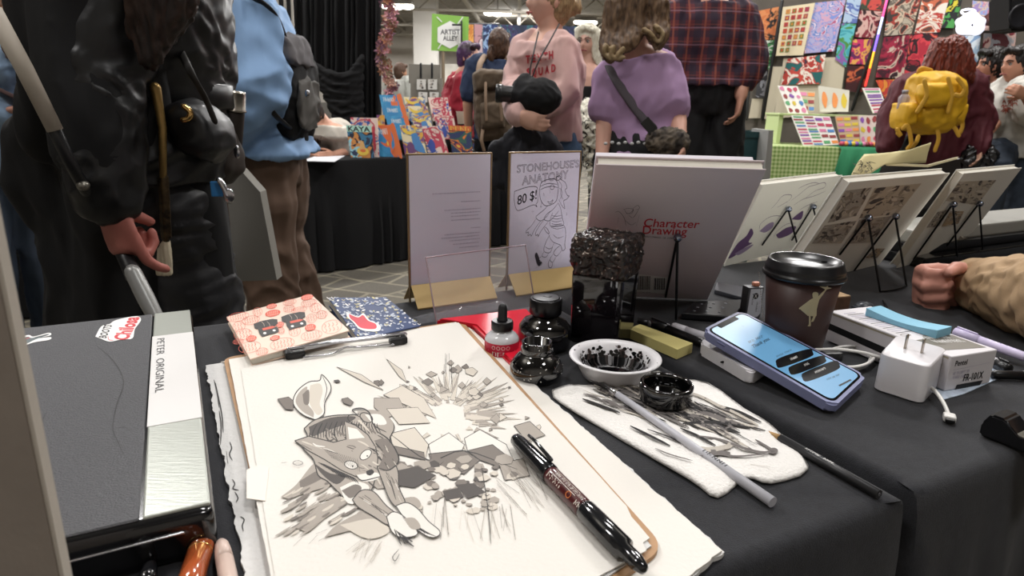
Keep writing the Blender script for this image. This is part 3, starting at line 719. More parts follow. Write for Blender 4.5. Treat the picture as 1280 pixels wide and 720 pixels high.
for ox, oy in ((0, 0), (245, -62)):
    hat = [(335, 360), (400, 335), (500, 315), (545, 318), (550, 360), (520, 372), (555, 400), (560, 430), (520, 445), (470, 455), (410, 475), (385, 440), (375, 405), (345, 400)]
    A.poly([g7(x+ox, y+oy) for x, y in hat], dk)
    A.poly([g7(x+ox, y+oy) for x, y in ((410, 400), (500, 378), (535, 385), (500, 400), (420, 418))], salmon)
    for x, y in ((435, 442), (518, 418)): A.disc(*g7(x+ox, y+oy), 2, 1.3, wht)
    for x in (400, 450): A.line([g7(x+ox, 335+oy), g7(x+25+ox, 360+oy), g7(x+30+ox, 385+oy)], .35, M_pinkc)
A.build('cover_print', cov)
# ------------------------------------------------------------------ ink bottles, dropper bottle, bowl, ring cap
M_glass = mat('clear_glass', '#f4f8f8', .03, trans=1, ior=1.45); M_inkl = mat('black_ink_liquid', '#050507', .05, coat=1)
M_inkg = mat('inky_dark_glass', '#0b0b0d', .06, spec=.9, coat=1); M_ridge = mat('black_cap_plastic', '#0f0f11', .28)
spl = mat('ink_splatter', '#08080a', .2); whs = mat('dried_white_speck', '#d9d7d2', .5)
def ridged(bm, base, r, h, n=48, axis=(0, 0, 1), depth=.0006):
    rings = []
    for z, s in ((0, .97), (.001, 1), (h-.0015, 1), (h, .94)):
        rings.append([Vector(base)+V(math.cos(2*PI*i/n)*(r*s-(depth if i % 2 else 0)), math.sin(2*PI*i/n)*(r*s-(depth if i % 2 else 0)), z) for i in range(n)])
    loft(bm, rings)
def specks(A_, centre, r, z0, z1, k, seed, rf=None, size=.0011, m=whs):
    q = random.Random(seed)
    for i in range(k):
        a = q.uniform(0, 2*PI); z = q.uniform(z0, z1); rr_ = (rf(z) if rf else r)+.0003; s = q.uniform(.3, 1)*size
        c = Vector(centre)+V(math.cos(a)*rr_, math.sin(a)*rr_, z)
        e = V(-math.sin(a), math.cos(a), 0); A_.k += 1
        vs = [A_.bm.verts.new(c+e*math.cos(b)*s*q.uniform(.6, 1.2)+V(0, 0, 1)*math.sin(b)*s) for b in np.linspace(0, 2*PI, 7, endpoint=False)]
        f = A_.bm.faces.new(vs); f.material_index = A_.mi(m)
def depthat(px, py, z): return (at(px, py, z)-CC).dot(CF)
# rear capped ink bottle
c = at(680, 434, TZ); c = V(c.x, c.y, TZ)
t = thing('ink_bottle', c, 'black capped square-shouldered ink bottle behind the open one', 'ink bottle')
bm = BM(); lathe(bm, c, [(.026, .0006), (.031, .004), (.0325, .018), (.031, .030), (.025, .038), (.0165, .042), (.0165, .047)], n=48, sq=.8, ang=.5); obj('glass_body', bm, M_inkg, t, True)
bm = BM(); ridged(bm, c+V(0, 0, .0465), .0205, .020, 56); cap = obj('cap', bm, M_ridge, t)
bm = BM(); lathe(bm, c+V(0, 0, .0664), [(.0175, 0), (.0175, .0009), (.016, .0013), (.0001, .0013)], n=40); ball(bm, c+V(.002, .002, .0675), (.006, .004, .0012)); obj('cap_emblem', bm, mat('cap_top_plastic', '#1c1c1f', .4), cap)
# open ink bottle in front
c = at(670, 473, TZ); c = V(c.x, c.y, TZ)
prof = [(.020, .0006), (.026, .003), (.0305, .012), (.030, .018), (.0245, .0265), (.0195, .031)]
t = thing('ink_bottle', c, 'open black ink bottle without its cap, spattered and threaded, in front', 'ink bottle')
bm = BM(); lathe(bm, c, prof+[(.0175, .032), (.0175, .034), (.0185, .035), (.0175, .0365), (.0185, .038), (.0172, .0395), (.0172, .045), (.0165, .0458), (.0142, .0455), (.0135, .034), (.0001, .0335)], n=48); b_ = obj('glass_body', bm, M_inkg, t, True)
bm = BM(); lathe(bm, c+V(0, 0, .0350), [(.0132, 0), (.0132, .0012), (.0001, .0012)], n=32); obj('ink', bm, M_inkl, t)
A = Art(lambda x, y: 0); pr = prof
def rf(z):
    for (r0, z0), (r1, z1) in zip(pr, pr[1:]):
        if z0 <= z <= z1: return r0+(r1-r0)*(z-z0)/(z1-z0)
    return .02
specks(A, c, 0, .008, .030, 70, 3, rf, .0012); specks(A, c, .0173, .040, .0445, 14, 5, None, .0009); A.build('dried_specks', b_)
# dropper bottle
c = at(627, 444, TZ); c = V(c.x, c.y, TZ)
t = thing('dropper_bottle', c, 'small clear ink bottle with black dropper cap and red label', 'dropper bottle')
bm = BM(); lathe(bm, c, [(.018, .0006), (.0205, .003), (.021, .022), (.020, .026), (.015, .031), (.0105, .033), (.0105, .036)], n=40); b_ = obj('glass_body', bm, mat('milky_bottle', '#d5d6da', .12, coat=.6), t, True)
bm = BM(); lathe(bm, c, [(.0213, .0045), (.0214, .005), (.0214, .021), (.0213, .0215)], n=40, cap=False); lb = obj('label', bm, mat('crimson_label', '#c01f3f', .4), t)
LP = lambda x, y: c+V(math.sin(x/.0215), -math.cos(x/.0215), 0)*.0217+V(0, 0, y)
A = Art(LP)
for k in (-1, 0, 1, 2): A.ring(-.004+k*.006, .017, .0021, .0021, .0005, wht, 12)
A.text('~INK', (-.012, .0065), (.02, 0), (0, .005), wht); A.line([(-.018, .0125), (.018, .0125)], .0006, wht, smooth=False, taper=False); A.build('label_print', lb)
bm = BM(); ridged(bm, c+V(0, 0, .0345), .0135, .0115, 40); obj('cap', bm, M_blk, t)
bm = BM(); lathe(bm, c+V(0, 0, .0455), [(.0066, 0), (.0066, .002), (.0056, .003), (.0058, .014), (.0048, .019), (.0025, .0215), (.0015, .022)], n=24); obj('rubber_bulb', bm, mat('black_rubber', '#17171a', .5), t, True)
# bowl
c = at(767, 471, TZ); c = V(c.x, c.y, TZ)
t = thing('paint_bowl', c, 'white plastic bowl half filled with black ink and splatters', 'bowl')
S_ = .86
bp = [(.040, .0005), (.043, .002), (.049, .012), (.055, .0235), (.062, .0262), (.0635, .0272), (.0625, .0285), (.056, .0275), (.0515, .0245), (.046, .012), (.041, .005), (.0001, .0045)]
bp = [(r*S_*.965, h*.95) for r, h in bp]
bm = BM(); lathe(bm, c, bp, n=64); b_ = obj('shell', bm, mat('bowl_white', '#e3e1e4', .3), t, True)
bm = BM(); lathe(bm, c+V(0, 0, .010), [(.0362, 0), (.0362, .001), (.0001, .001)], n=48); obj('ink', bm, M_inkl, t)
A = Art(lambda x, y: 0); q = random.Random(2)
def inner(z): 
    pts = [(.0393, .005), (.0441*.98, .0115), (.049, .023)]; 
    for (r0, z0), (r1, z1) in zip(pts, pts[1:]):
        if z0 <= z <= z1: return r0+(r1-r0)*(z-z0)/(z1-z0)-.0006
    return .043
brown = mat('ink_brown_stain', '#3a2c29', .5); grw = mat('ink_grey_stain', '#8d8482', .5)
for i in range(330):
    a = q.uniform(0, 2*PI); z = .011+abs(q.gauss(0, .0058)); z = min(z, .0225); s = q.uniform(.0008, .0034); r_ = inner(z)*S_*.985-.0006
    cc_ = c+V(math.cos(a)*r_, math.sin(a)*r_, z); e = V(-math.sin(a), math.cos(a), 0); up_ = V(math.cos(a)*.4, math.sin(a)*.4, .92)
    vs = [A.bm.verts.new(cc_+e*math.cos(b)*s*q.uniform(.6, 1.4)+up_*math.sin(b)*s*.8-V(math.cos(a), math.sin(a), 0)*i*1e-6) for b in np.linspace(0, 2*PI, 8, endpoint=False)]
    f = A.bm.faces.new(vs); f.material_index = A.mi(q.choice([spl, spl, spl, brown, brown, spl]))
for i in range(46):
    a = q.uniform(0, 2*PI); r_ = q.uniform(.0565, .0600)*S_; s = q.uniform(.0006, .0019)
    vs = [A.bm.verts.new(c+V(math.cos(a)*r_+math.cos(b)*s*1.6, math.sin(a)*r_+math.sin(b)*s, .0272*.95+.0006)) for b in np.linspace(0, 2*PI, 8, endpoint=False)]
    f = A.bm.faces.new(vs); f.material_index = A.mi(spl)
A.build('ink_stains', b_)
# folded paper towel with ink
TP = [(690, 487), (712, 480), (742, 481), (800, 470), (823, 463), (840, 473), (885, 478), (930, 510), (955, 524), (975, 541), (1011, 582), (965, 600), (933, 594), (898, 618), (862, 595), (780, 548), (700, 500)]
def towel_z(x, y): return TZ+.0055+.0022*noise.noise(V(x*.03, y*.03, 2))+.0015*noise.noise(V(x*.08, y*.08, 5))
def towelP(x, y): return at(x, y, towel_z(x, y))
bm = BM(); cx_, cy_ = 850, 540
ringsT = []; base = crv([V(x, y, 0) for x, y in TP+[TP[0]]], 3)[:-1]
for s in (1, .985, .93, .8, .62, .42, .2):
    ringsT.append([towelP(cx_+(p.x-cx_)*s, cy_+(p.y-cy_)*s)-V(0, 0, .0035 if s == 1 else (.0008 if s > .98 else 0)) for p in base])
bot = [at(p.x, p.y, TZ+.0006) for p in base]
loft(bm, [bot]+ringsT, True)
tw = obj('paper_towel', bm, mat('paper_towel_white', '#e6e3df', .95, bump=.8, bscale=350), None, True)
tag(tw, 'folded white paper towel streaked with ink strokes, under the brush handle', 'paper towel')
A = Art(towelP, n=V(0, 0, 1), off=.0016); q = random.Random(8)
k7 = lambda x, y: (600+x/3.2, 500+y/3.2)
ikm = mat('towel_ink_black', '#2a2829', .9); ikg = mat('towel_ink_grey', '#6d6866', .9); ikl = mat('towel_ink_pale', '#b5aea4', .9)
for i in range(150):    # streaks along the towel, from upper left
    x = q.uniform(725, 905); yy = 484+(x-725)*.22+q.gauss(0, 10); 
    if yy < 484 and x > 790: yy = 490
    L_ = q.uniform(18, 60); dy = L_*q.uniform(.28, .58)
    A.line([(x, yy), (x+L_*.5, yy+dy*.45+q.uniform(-2, 2)), (x+L_, yy+dy)], q.uniform(.8, 3.4), q.choice([ikm, ikm, ikg, ikg, ikl]))
for pts, w, m_ in (([(870, 150), (960, 165), (1040, 195), (1120, 215), (1170, 212)], 3, ikg), ([(1100, 165), (1140, 190), (1175, 210)], 3, ikg), ([(880, 230), (960, 225), (1030, 232), (1150, 222)], 2.2, ikg), ([(860, 195), (920, 205), (1000, 190), (990, 180)], 6, ikl), ([(880, 215), (940, 215), (1000, 220)], 6, ikg),
        ([(830, 70), (900, 60), (960, 80), (1060, 110)], 5, ikg), ([(810, 100), (900, 95), (1000, 100), (1080, 120)], 4, ikm), ([(990, 85), (1000, 110), (980, 120)], 3, ikg), ([(1080, 265), (1160, 275)], 1.2, ikl), ([(700, 200), (760, 225), (850, 250)], 1.5, ikg), ([(600, 110), (680, 150), (760, 190)], 3, ikm)):
    A.line([k7(*p) for p in pts], w, m_)
A.disc(*k7(1172, 210), 6, 3.8, ikg); A.disc(*k7(992, 92), 3, 2, ikg)
A.build('ink_streaks', tw)
# ring cap lying on the towel
c = towelP(831, 503); cz = TZ+.0085; c = V(c.x, c.y, cz)
t = thing('bottle_cap', c, 'upturned glossy black screw cap lying on the inky paper towel', 'bottle cap')
bm = BM(); rr1 = .0275
lathe(bm, c, [(rr1*.93, 0), (rr1, .0015), (rr1, .017), (rr1*.98, .0185), (rr1*.86, .0185), (rr1*.85, .016), (rr1*.82, .0145), (rr1*.85, .012), (rr1*.82, .0095), (rr1*.84, .007), (rr1*.82, .003), (.0001, .003)], n=56)
obj('cap_shell', bm, mat('wet_black_plastic', '#070708', .08, coat=1), t, True)
bm = BM(); lathe(bm, c, [(rr1*.78, .0031), (rr1*.78, .0042), (.0001, .0042)], n=40); obj('ink', bm, M_inkl, t)
# brush handle and pencil
a, b = at(772, 493, .772), at(966, 628, TZ+.0048)
t = thing('paint_brush', b, 'white painted brush handle lying across the paper towel', 'brush')
bm = BM(); tube(bm, [a, a*.5+b*.5, b], [.0034, .0040, .0046], 14, round_ends=False); hd = obj('handle', bm, mat('brush_white', '#b9b9c0', .35), t)
ax = (b-a).normalized(); bm = BM(); tube(bm, [a-ax*.018, a], [.0022, .0032], 12, round_ends=False); obj('ferrule', bm, M_chr, t)
bm = BM(); tube(bm, [a-ax*.036-V(0, 0, .003), a-ax*.025, a-ax*.016], [.0006, .0026, .002], 10); obj('bristles', bm, mat('ink_bristle', '#1a1716', .7), t)
sd = V(-ax.y, ax.x, 0).normalized(); L_ = (b-a).length
A = Art(lambda x, y: a+ax*x+(sd*math.sin(y/.0044)+ax.cross(sd)*-math.cos(y/.0044)*(-1))*.0047)
A.text('~SABLE', (L_*.62, -.002), (L_*.14, 0), (0, .003), blk); A.build('printing', hd)
a, b = at(975, 548, TZ+.0046), at(1099, 618, TZ+.0046)
t = thing('pencil', a, 'matt black pencil lying beside the paper towel by the cloth seam', 'pencil')
bm = BM(); tube(bm, [a, b], .0043, 6, round_ends=False); hd = obj('barrel', bm, mat('pencil_black', '#222224', .45), t)
bm = BM(); tube(bm, [b-(b-a).normalized()*.0006, b+(b-a).normalized()*.0004], .0015, 10, round_ends=False); obj('lead', bm, mat('graphite', '#6a6a6e', .4, .5), t)
bm = BM(); ax = (b-a).normalized(); tube(bm, [a-ax*.016, a], [.0006, .0040], 6, round_ends=False); obj('sharpened_tip', bm, mat('bare_wood', '#a98658', .7), t)
sd = V(-ax.y, ax.x, 0).normalized(); L_ = (b-a).length; up_ = sd.cross(ax)*-1
A = Art(lambda x, y: a+ax*x+up_*.0044+sd*y*1.0); A.text('~MATITA NERA', (L_*.28, -.0012), (L_*.3, 0), (0, .0026), wht); A.build('printing', hd)
# lint specks on the cloth
# ------------------------------------------------------------------ water jar stuffed with inky tissue
c = at(752, 423, TZ); c = V(c.x, c.y, TZ)
t = thing('water_jar', c, 'tall square smoky jar of dark red inky water beside the bottles', 'jar')
jyaw = R(62); zj = .092
def sqr(s, z, r=.006):
    out = []
    for cx_, cy_ in ((1, 1), (-1, 1), (-1, -1), (1, -1)):
        for k in range(4):
            a_ = math.atan2(cy_, cx_)+R(-45+30*k); out.append(V(cx_*(s-r)+r*math.cos(a_), cy_*(s-r)+r*math.sin(a_), z))
    return [c+V(p.x*math.cos(jyaw)-p.y*math.sin(jyaw), p.x*math.sin(jyaw)+p.y*math.cos(jyaw), p.z) for p in out]
bm = BM(); loft(bm, [sqr(.0325, .0006), sqr(.0335, .002), sqr(.0350, zj-.001), sqr(.0348, zj), sqr(.0332, zj), sqr(.0318, .004)])
for f in bm.faces: f.smooth = False
jar = obj('glass', bm, mat('smoky_jar', '#161316', .06, alpha=.92, coat=.8), t)
m_w = mat('dark_red_water', '#3a0a0c', .1)
bm = BM(); loft(bm, [sqr(.0314, .0045), sqr(.0326, .045)]); obj('water', bm, m_w, t)
bm = BM(); rr_ = random.Random(12)
for k in range(26):
    z = rr_.uniform(.055, .136); a_ = rr_.uniform(0, 2*PI); r_ = rr_.uniform(0, .020)
    p = c+V(math.cos(a_)*r_, math.sin(a_)*r_, z); ball(bm, p, (rr_.uniform(.009, .015), rr_.uniform(.008, .014), rr_.uniform(.006, .013)), seg=12)
loft(bm, [sqr(.027, .05), sqr(.030, .088), sqr(.0365, .097), sqr(.0375, .135), sqr(.035, .142)])
bm = voxel(bm, .0015, 1, .4, wr=.0050, ws=(95, 95, 95), seed=3)
for v in bm.verts: v.co.z += .0
m = bpy.data.materials.new('ink_soaked_tissue'); m.use_nodes = True; nt = m.node_tree; bs = nt.nodes['Principled BSDF']; bs.inputs['Roughness'].default_value = .28
tc = nt.nodes.new('ShaderNodeTexCoord'); nz = nt.nodes.new('ShaderNodeTexNoise'); nz.inputs['Scale'].default_value = 150; nz.inputs['Detail'].default_value = 4; nz.inputs['Distortion'].default_value = 1
nt.links.new(tc.outputs['Object'], nz.inputs['Vector']); rp = nt.nodes.new('ShaderNodeValToRGB'); e = rp.color_ramp.elements
e[0].position = .45; e[0].color = (.010, .008, .008, 1); e[1].position = .69; e[1].color = (.75, .68, .62, 1); x_ = e.new(.60); x_.color = (.045, .028, .022, 1); x_ = e.new(.66); x_.color = (.09, .05, .04, 1)
nt.links.new(nz.outputs['Fac'], rp.inputs[0]); nt.links.new(rp.outputs[0], bs.inputs['Base Color'])
tis = obj('crumpled_tissue', bm, m, None, True); tag(tis, 'crumpled black ink-soaked tissue block sticking out of the square jar', 'tissue')
# ------------------------------------------------------------------ sign holders with gold bases, acrylic stand, red case
M_gold = mat('brushed_gold_base', '#b59a66', .38, .25, bump=.08, bscale=90); M_goldf = mat('gold_frame', '#8a7355', .35, .5)
def holder(x, y, yaw, w, h, label, paint, grp):
    M = yawf((x, y, 0), yaw)
    t = thing('sign_holder', (M @ V(w/2, 0, 0)).to_3d()+V(0, 0, TZ), label, 'sign holder', grp)
    bm = BM(); B_ = TZ+.03; box(bm, M, (.003, -.0012, B_), (w-.003, .0022, B_+h-.003)); pn = obj('paper_insert', bm, mat('sign_paper', '#cfcbdc', .25, coat=.5), t)
    bm = BM()
    for a, b in (((0, -.002, TZ+.004), (.0022, .003, B_+h)), ((w-.0022, -.002, TZ+.004), (w, .003, B_+h)), ((0, -.002, B_+h-.0025), (w, .003, B_+h))): box(bm, M, a, b, .0006, 1)
    obj('frame', bm, M_goldf, t)
    # tent-shaped base, front and back flaps
    for s, nm in ((-1, 'front_flap'), (1, 'back_flap')):
        bm = BM(); prism(bm, [M @ V(.002, s*.0035, TZ+.030), M @ V(w-.002, s*.0035, TZ+.030), M @ V(w-.002, s*.030, TZ+.001), M @ V(.002, s*.030, TZ+.001)], V(0, 0, .0022)); obj(nm, bm, M_gold, t)
    A = Art(lambda x_, y_: M @ V(x_*w, -.0014, B_+y_*h), n=(M.to_3x3() @ V(0, -1, 0)), off=.0002); paint(A, w, h); A.build('print', pn); return t
pg = mat('faint_print', '#a9a3b8', .6)
def paint1(A, w, h):
    for y_, x0_, x1_ in ((.70, .28, .86), (.63, .62, .86), (.57, .42, .86), (.545, .50, .86), (.52, .5, .84), (.49, .5, .86), (.42, .74, .86), (.38, .42, .86), (.355, .38, .84), (.33, .48, .86), (.30, .52, .84), (.27, .6, .84)):
        x_ = x0_
        while x_ < x1_:
            d_ = random.Random(int(x_*1000+y_*77)).uniform(.01, .03); A.line([(x_, y_), (min(x_+d_, x1_), y_)], .007, pg, smooth=False, taper=False); x_ += d_+.008
holder(-.1562, .9328, .5212, .1384, .198, 'gold-framed sign holder showing blank lilac page with faint reversed print', paint1, None)
def paint2(A, w, h):
    L = mat('pen_line', '#2c2a33', .6); c6 = lambda x, y: ((x-58)/(470-58) + (y-700)*.0000, 1-(y-35)/(700-35)*(1) )
    def c6(x, y):   # crop pixels -> unit square on the page (sheared like the photo)
        x0 = 62-(y-35)*.02; x1 = 470-(y-35)*.055; u = (x-x0)/(x1-x0); yt = 40+(x-60)*(-.005); yb = 705-(x-55)*.115; return (u, 1-(y-yt)/(yb-yt))
    A.text('STONEHOUSE\'S', c6(100, 148), vec(c6(100, 148), c6(452, 122)), (0, .062), L, outline=.012)
    A.text('ANATOMY', c6(128, 212), vec(c6(128, 212), c6(388, 180)), (0, .070), L, outline=.012)
    def ln(pts, w_=2, **k): A.line([c6(*p) for p in pts], w_*.0021, L, **k)
    ln([(88, 245), (150, 225), (205, 222), (215, 250), (214, 300), (205, 315), (210, 330), (190, 318), (120, 345), (98, 340), (86, 290)], 2, closed=True)
    A.text('80 $!', c6(103, 318), vec(c6(103, 318), c6(208, 285)), (0, .075), L, bold=.01)
    # girl with head scarf, reaching arms, running
    ln([(225, 235), (235, 200), (270, 185), (310, 182), (330, 215), (328, 260), (318, 300), (285, 320), (255, 322), (235, 300), (226, 270)], 2.2, closed=True)
    ln([(228, 238), (262, 225), (300, 222), (330, 228)], 2); ln([(226, 222), (260, 208), (290, 205), (325, 212)], 2); A.ring(*c6(296, 225), .03, .02, .004, L)
    ln([(312, 180), (330, 170), (345, 185), (370, 200), (382, 230), (370, 240), (385, 270), (395, 272), (380, 290), (362, 300), (370, 340), (350, 320), (335, 290)], 2); ln([(330, 190), (350, 215), (345, 260), (360, 290)], 1.6); ln([(335, 230), (350, 240), (352, 270), (340, 290)], 1.5)
    ln([(318, 172), (338, 166), (345, 180), (325, 190)], 2, closed=True)
    ln([(270, 300), (285, 305), (300, 292), (295, 308), (280, 314), (270, 300)], 2); ln([(248, 255), (250, 272)], 3.5); ln([(282, 240), (284, 258)], 2); ln([(262, 268), (260, 280)], 1.3)
    ln([(240, 300), (230, 330), (240, 325)], 1.5)
    ln([(270, 325), (250, 345), (230, 360), (205, 385), (230, 405), (262, 385), (290, 350)], 2); ln([(205, 395), (180, 430), (155, 455), (150, 470), (165, 465), (160, 485), (175, 478), (180, 488), (190, 465), (205, 440), (232, 405)], 2)
    ln([(330, 310), (300, 345), (270, 365), (250, 395), (280, 405), (310, 380), (335, 350)], 2); ln([(250, 398), (225, 430), (205, 465), (205, 485), (215, 478), (218, 490), (228, 470), (245, 445), (275, 408)], 2)
    ln([(330, 308), (345, 340), (355, 390), (360, 430), (290, 435), (285, 400), (300, 360)], 2)
    for y_ in (375, 390, 405, 420): ln([(292, y_), (320, y_+6), (356, y_)], 1.5)
    ln([(290, 435), (362, 430), (376, 480), (370, 530), (372, 560), (355, 570), (345, 540), (300, 520), (275, 480)], 2.2); ln([(290, 440), (325, 450), (370, 440)], 1.7); ln([(300, 480), (330, 500), (365, 490)], 1.5); ln([(248, 440), (262, 465), (280, 475), (270, 450), (250, 435)], 2)
    ln([(285, 480), (262, 520), (250, 570), (285, 580), (305, 530)], 2); ln([(256, 548), (280, 560), (300, 552)], 1.6); ln([(250, 575), (240, 600), (262, 605), (278, 582)], 2)
    ln([(345, 540), (320, 560), (305, 585), (325, 600), (352, 570)], 2); ln([(300, 590), (285, 620), (300, 635), (320, 605)], 2)
    A.spoly([c6(*p) for p in ((205, 580), (212, 582), (222, 605), (228, 630), (240, 635), (225, 655), (215, 650), (205, 620), (200, 595))], L)
    ln([(240, 600), (222, 615), (240, 640), (225, 655), (212, 645)], 2); ln([(285, 620), (275, 640), (280, 665), (295, 662), (300, 635)], 2.5)
    ln([(198, 668), (225, 660)], 1.2); ln([(187, 345), (187, 362)], 1.3); ln([(180, 353), (194, 353)], 1.3); ln([(378, 362), (382, 372), (376, 376)], 1.2)
holder(-.0098, 1.0139, .5466, .1394, .1983, 'gold-framed sign holder with STONEHOUSE\'S ANATOMY drawing of a girl', paint2, None)
# acrylic stand
M_acr = mat('clear_acrylic', '#efeaf2', .03, alpha=.09, coat=1, spec=.8); M_acre = mat('acrylic_edge', '#a8959c', .15, alpha=.7)
bl, br, tr, tl = at(546, 408), at(669, 384), None, None
yw = math.atan2(br.y-bl.y, br.x-bl.x); w_ = (br-bl).length; M = yawf((bl.x, bl.y, TZ), yw)
t = thing('acrylic_stand', bl, 'clear acrylic card stand in front of the sign holders', 'stand')
bm = BM(); hh = .092; lean = .03
prism(bm, [M @ V(0, 0, .001), M @ V(w_, 0, .001), M @ V(w_, lean, hh), M @ V(0, lean, hh)], M.to_3x3() @ V(0, .0025, 0)); obj('back_panel', bm, M_acr, t)
bm = BM(); 
for a, b in (((0, 0, .001), (0, lean, hh)), ((0, lean, hh), (w_, lean, hh)), ((w_, lean, hh), (w_, 0, .001))): tube(bm, [M @ Vector(a), M @ Vector(b)], .0011, 6)
obj('panel_edge', bm, M_acre, t)
bm = BM(); box(bm, M, (0, -.035, .0004), (w_, .0, .0028)); obj('foot_panel', bm, M_acr, t)
# crinkled clear plastic sleeve behind it
bm = BM(); Np = 26; Lx, Ly = .15, .030; M2 = M @ Matrix.Translation((-.02, .012, 0))
g = [[bm.verts.new(M2 @ V(Lx*i/Np, Ly*j/10, .003+.009*max(0, math.sin(PI*j/10))*(.6+.8*abs(noise.noise(V(i*.35, j*.5, 0))))+.004*noise.noise(V(i, j, 3)))) for j in range(11)] for i in range(Np+1)]
for i in range(Np):
    for j in range(10): bm.faces.new((g[i][j], g[i+1][j], g[i+1][j+1], g[i][j+1]))
o = obj('plastic_sleeve', bm, mat('crinkled_film', '#b9bcc6', .08, alpha=.10, spec=1, coat=1), None, False)
o.modifiers.new('s', 'SOLIDIFY').thickness = .0004; tag(o, 'crumpled clear plastic sleeve between acrylic stand and gold bases', 'plastic sleeve')
# red flat case under it
P = [at(545, 399, .7700), at(659, 386, .7700), at(700, 428, .7700), at(640, 455, .7700), at(592, 406, .7700)]
t = thing('red_case', (sum(P, V(0, 0, 0))/5).xy.to_3d()+V(0, 0, TZ), 'flat bright red case half hidden by the dropper bottle', 'case')
slab('body', P, .0095, mat('bright_red_plastic', '#c9152b', .35), t, .002); P2 = [p+V(0, 0, .002) for p in inset(P, .006)]
slab('lid', P2, .002, mat('bright_red_lid', '#d81c34', .3), t, .0008)
# ------------------------------------------------------------------ standing books and their easels
M_cov = mat('book_cover_mauve_white', '#d6c9cd', .45, coat=.15); M_covw = mat('book_cover_white', '#dddbd2', .45, coat=.1)
M_wire = mat('black_wire', '#141416', .3, .4); M_knob = mat('steel_knob', '#8f97a8', .15, 1)
def lean_frame(x, y, yaw, lean, z=TZ):
    e = V(math.cos(yaw), math.sin(yaw), 0); n = V(math.sin(yaw), -math.cos(yaw), 0); up = V(0, 0, 1)*math.cos(lean)+n*math.sin(lean)
    nn = up.cross(e)*-1; nn = e.cross(up)   # points towards the lens side
    return Matrix(((e.x, up.x, nn.x, x), (e.y, up.y, nn.y, y), (e.z, up.z, nn.z, z), (0, 0, 0, 1)))
def std_book(label, x, y, yaw, w, h, lean, th, mc, paint, group=None, open_=0):
    M = lean_frame(x, y, yaw, lean, TZ+.0015)
    t = thing('art_book', (M @ V(w/2, 0, 0)), label, 'book', group)
    bm = BM(); box(bm, M, (0, 0, -.002), (w, h, 0), .0006, 1); cv_ = obj('back_cover', bm, mc, t)
    bm = BM(); box(bm, M, (.003, .003, -th+.002), (w-.003, h-.003, -.002)); obj('pages', bm, M_pages, t)
    bm = BM(); box(bm, M, (0, 0, -th), (w, h, -th+.002), .0006, 1); obj('front_cover', bm, mc, t)
    A = Art(lambda a, b: M @ V(a, b, 0), n=(M.to_3x3() @ V(0, 0, 1)), off=.0002); paint(A, w, h, M); A.build('cover_print', cv_)
    return t, M
def wire_easel(label, M, knobs, feet, backs, group=None):
    """two knobs holding the book back; bent black wires to the table"""
    n_ = (M.to_3x3() @ V(0, 0, 1)).normalized(); K = [onpl(*k_, M @ V(0, 0, .005), n_) for k_ in knobs]; p0 = K[0]; t = thing('book_easel', V(p0.x, p0.y, TZ), label, 'easel', group)
    for k, p in enumerate(K):
        bm = BM(); ball(bm, p+n_*.002, .0062, seg=18); lathe(bm, p-n_*.003, [(.0035, 0), (.0035, .005)], axis=n_, n=16); kn = obj('knob', bm, M_knob, t, True)
        f1 = at(*feet[k], TZ+.0035)
        b1 = onpl(*backs[k], M @ V(0, 0, .004), n_)
        bm = BM(); tube(bm, crv([p, p*.5+f1*.5, f1], 5), .0019, 8); obj('front_wire', bm, M_wire, t)
        bm = BM(); tube(bm, [p, b1], .0019, 8); obj('back_wire', bm, M_wire, t)
    if len(K) > 1:
        q1, q2 = at(*feet[0], TZ+.003), at(*feet[1], TZ+.003)
        bm = BM(); tube(bm, crv([q1, q1*.7+q2*.3-V(0, .006, 0), q1*.3+q2*.7-V(0, .006, 0), q2], 4), .0019, 8); obj('foot_wire', bm, M_wire, t)
    return t
pr = mat('cover_print_red', '#c02b35', .5); pl_ = mat('cover_pencil', '#6f6468', .6)
def cov_char(A, w, h, M):
    F = lambda x, y: (lambda p: ((M.inverted() @ p).x, (M.inverted() @ p).y))(onpl(x, y, M @ V(0, 0, 0), M.to_3x3() @ V(0, 0, 1)))
    a, b, c = F(804, 283), F(873, 285), F(805, 273)
    A.text('Character', a, vec(a, b), vec(a, F(806, 273)), pr, bold=.012)
    a, b = F(803, 292), F(858, 294); A.text('Drawing', a, vec(a, b), vec(a, F(804, 282)), pr, bold=.012)
    a, b = F(805, 296.5), F(842, 299); A.text('~illustrated by draw', a, vec(a, b), (0, .004), blk, bold=.005)
    # small pencil figure
    G = lambda x, y: F(700+x*270/884, 180+y*220/720)
    for l in ([(225, 280), (240, 275), (262, 300), (270, 335)], [(262, 265), (275, 285), (295, 275), (300, 262)], [(280, 290), (300, 300), (325, 262)], [(240, 300), (235, 325)], [(325, 290), (312, 335)], [(265, 310), (290, 330), (312, 320)], [(258, 268), (280, 262), (300, 268), (290, 285), (270, 280)], [(300, 262), (318, 250), (325, 262), (310, 270)]):
        A.line([G(*p) for p in l], .0007, pl_)
    H_ = lambda x, y: F(700+x*270/884, 180+y*220/720)
    A.poly([H_(306, 530), H_(440, 545), H_(432, 612), H_(300, 604)], wht)
    q = random.Random(4); x = 318
    while x < 428:
        wd = q.uniform(1, 4.2); 
        if not 372 < x < 384: A.poly([H_(x, 540 if x < 375 else 548), H_(x+wd, 540 if x < 375 else 548), H_(x+wd-2, 596), H_(x-2, 596)], blk)
        x += wd+q.uniform(1, 3)
    a = H_(318, 606); A.text('~9 781234 567897', a, vec(a, H_(372, 608)), (0, .0025), blk)
tb, Mc = std_book('large mauve-white paperback reading Character Drawing, leaning on a black easel', .1115, 1.0086, -.0567, .2068, .3078, .7311, .016, M_cov, cov_char)
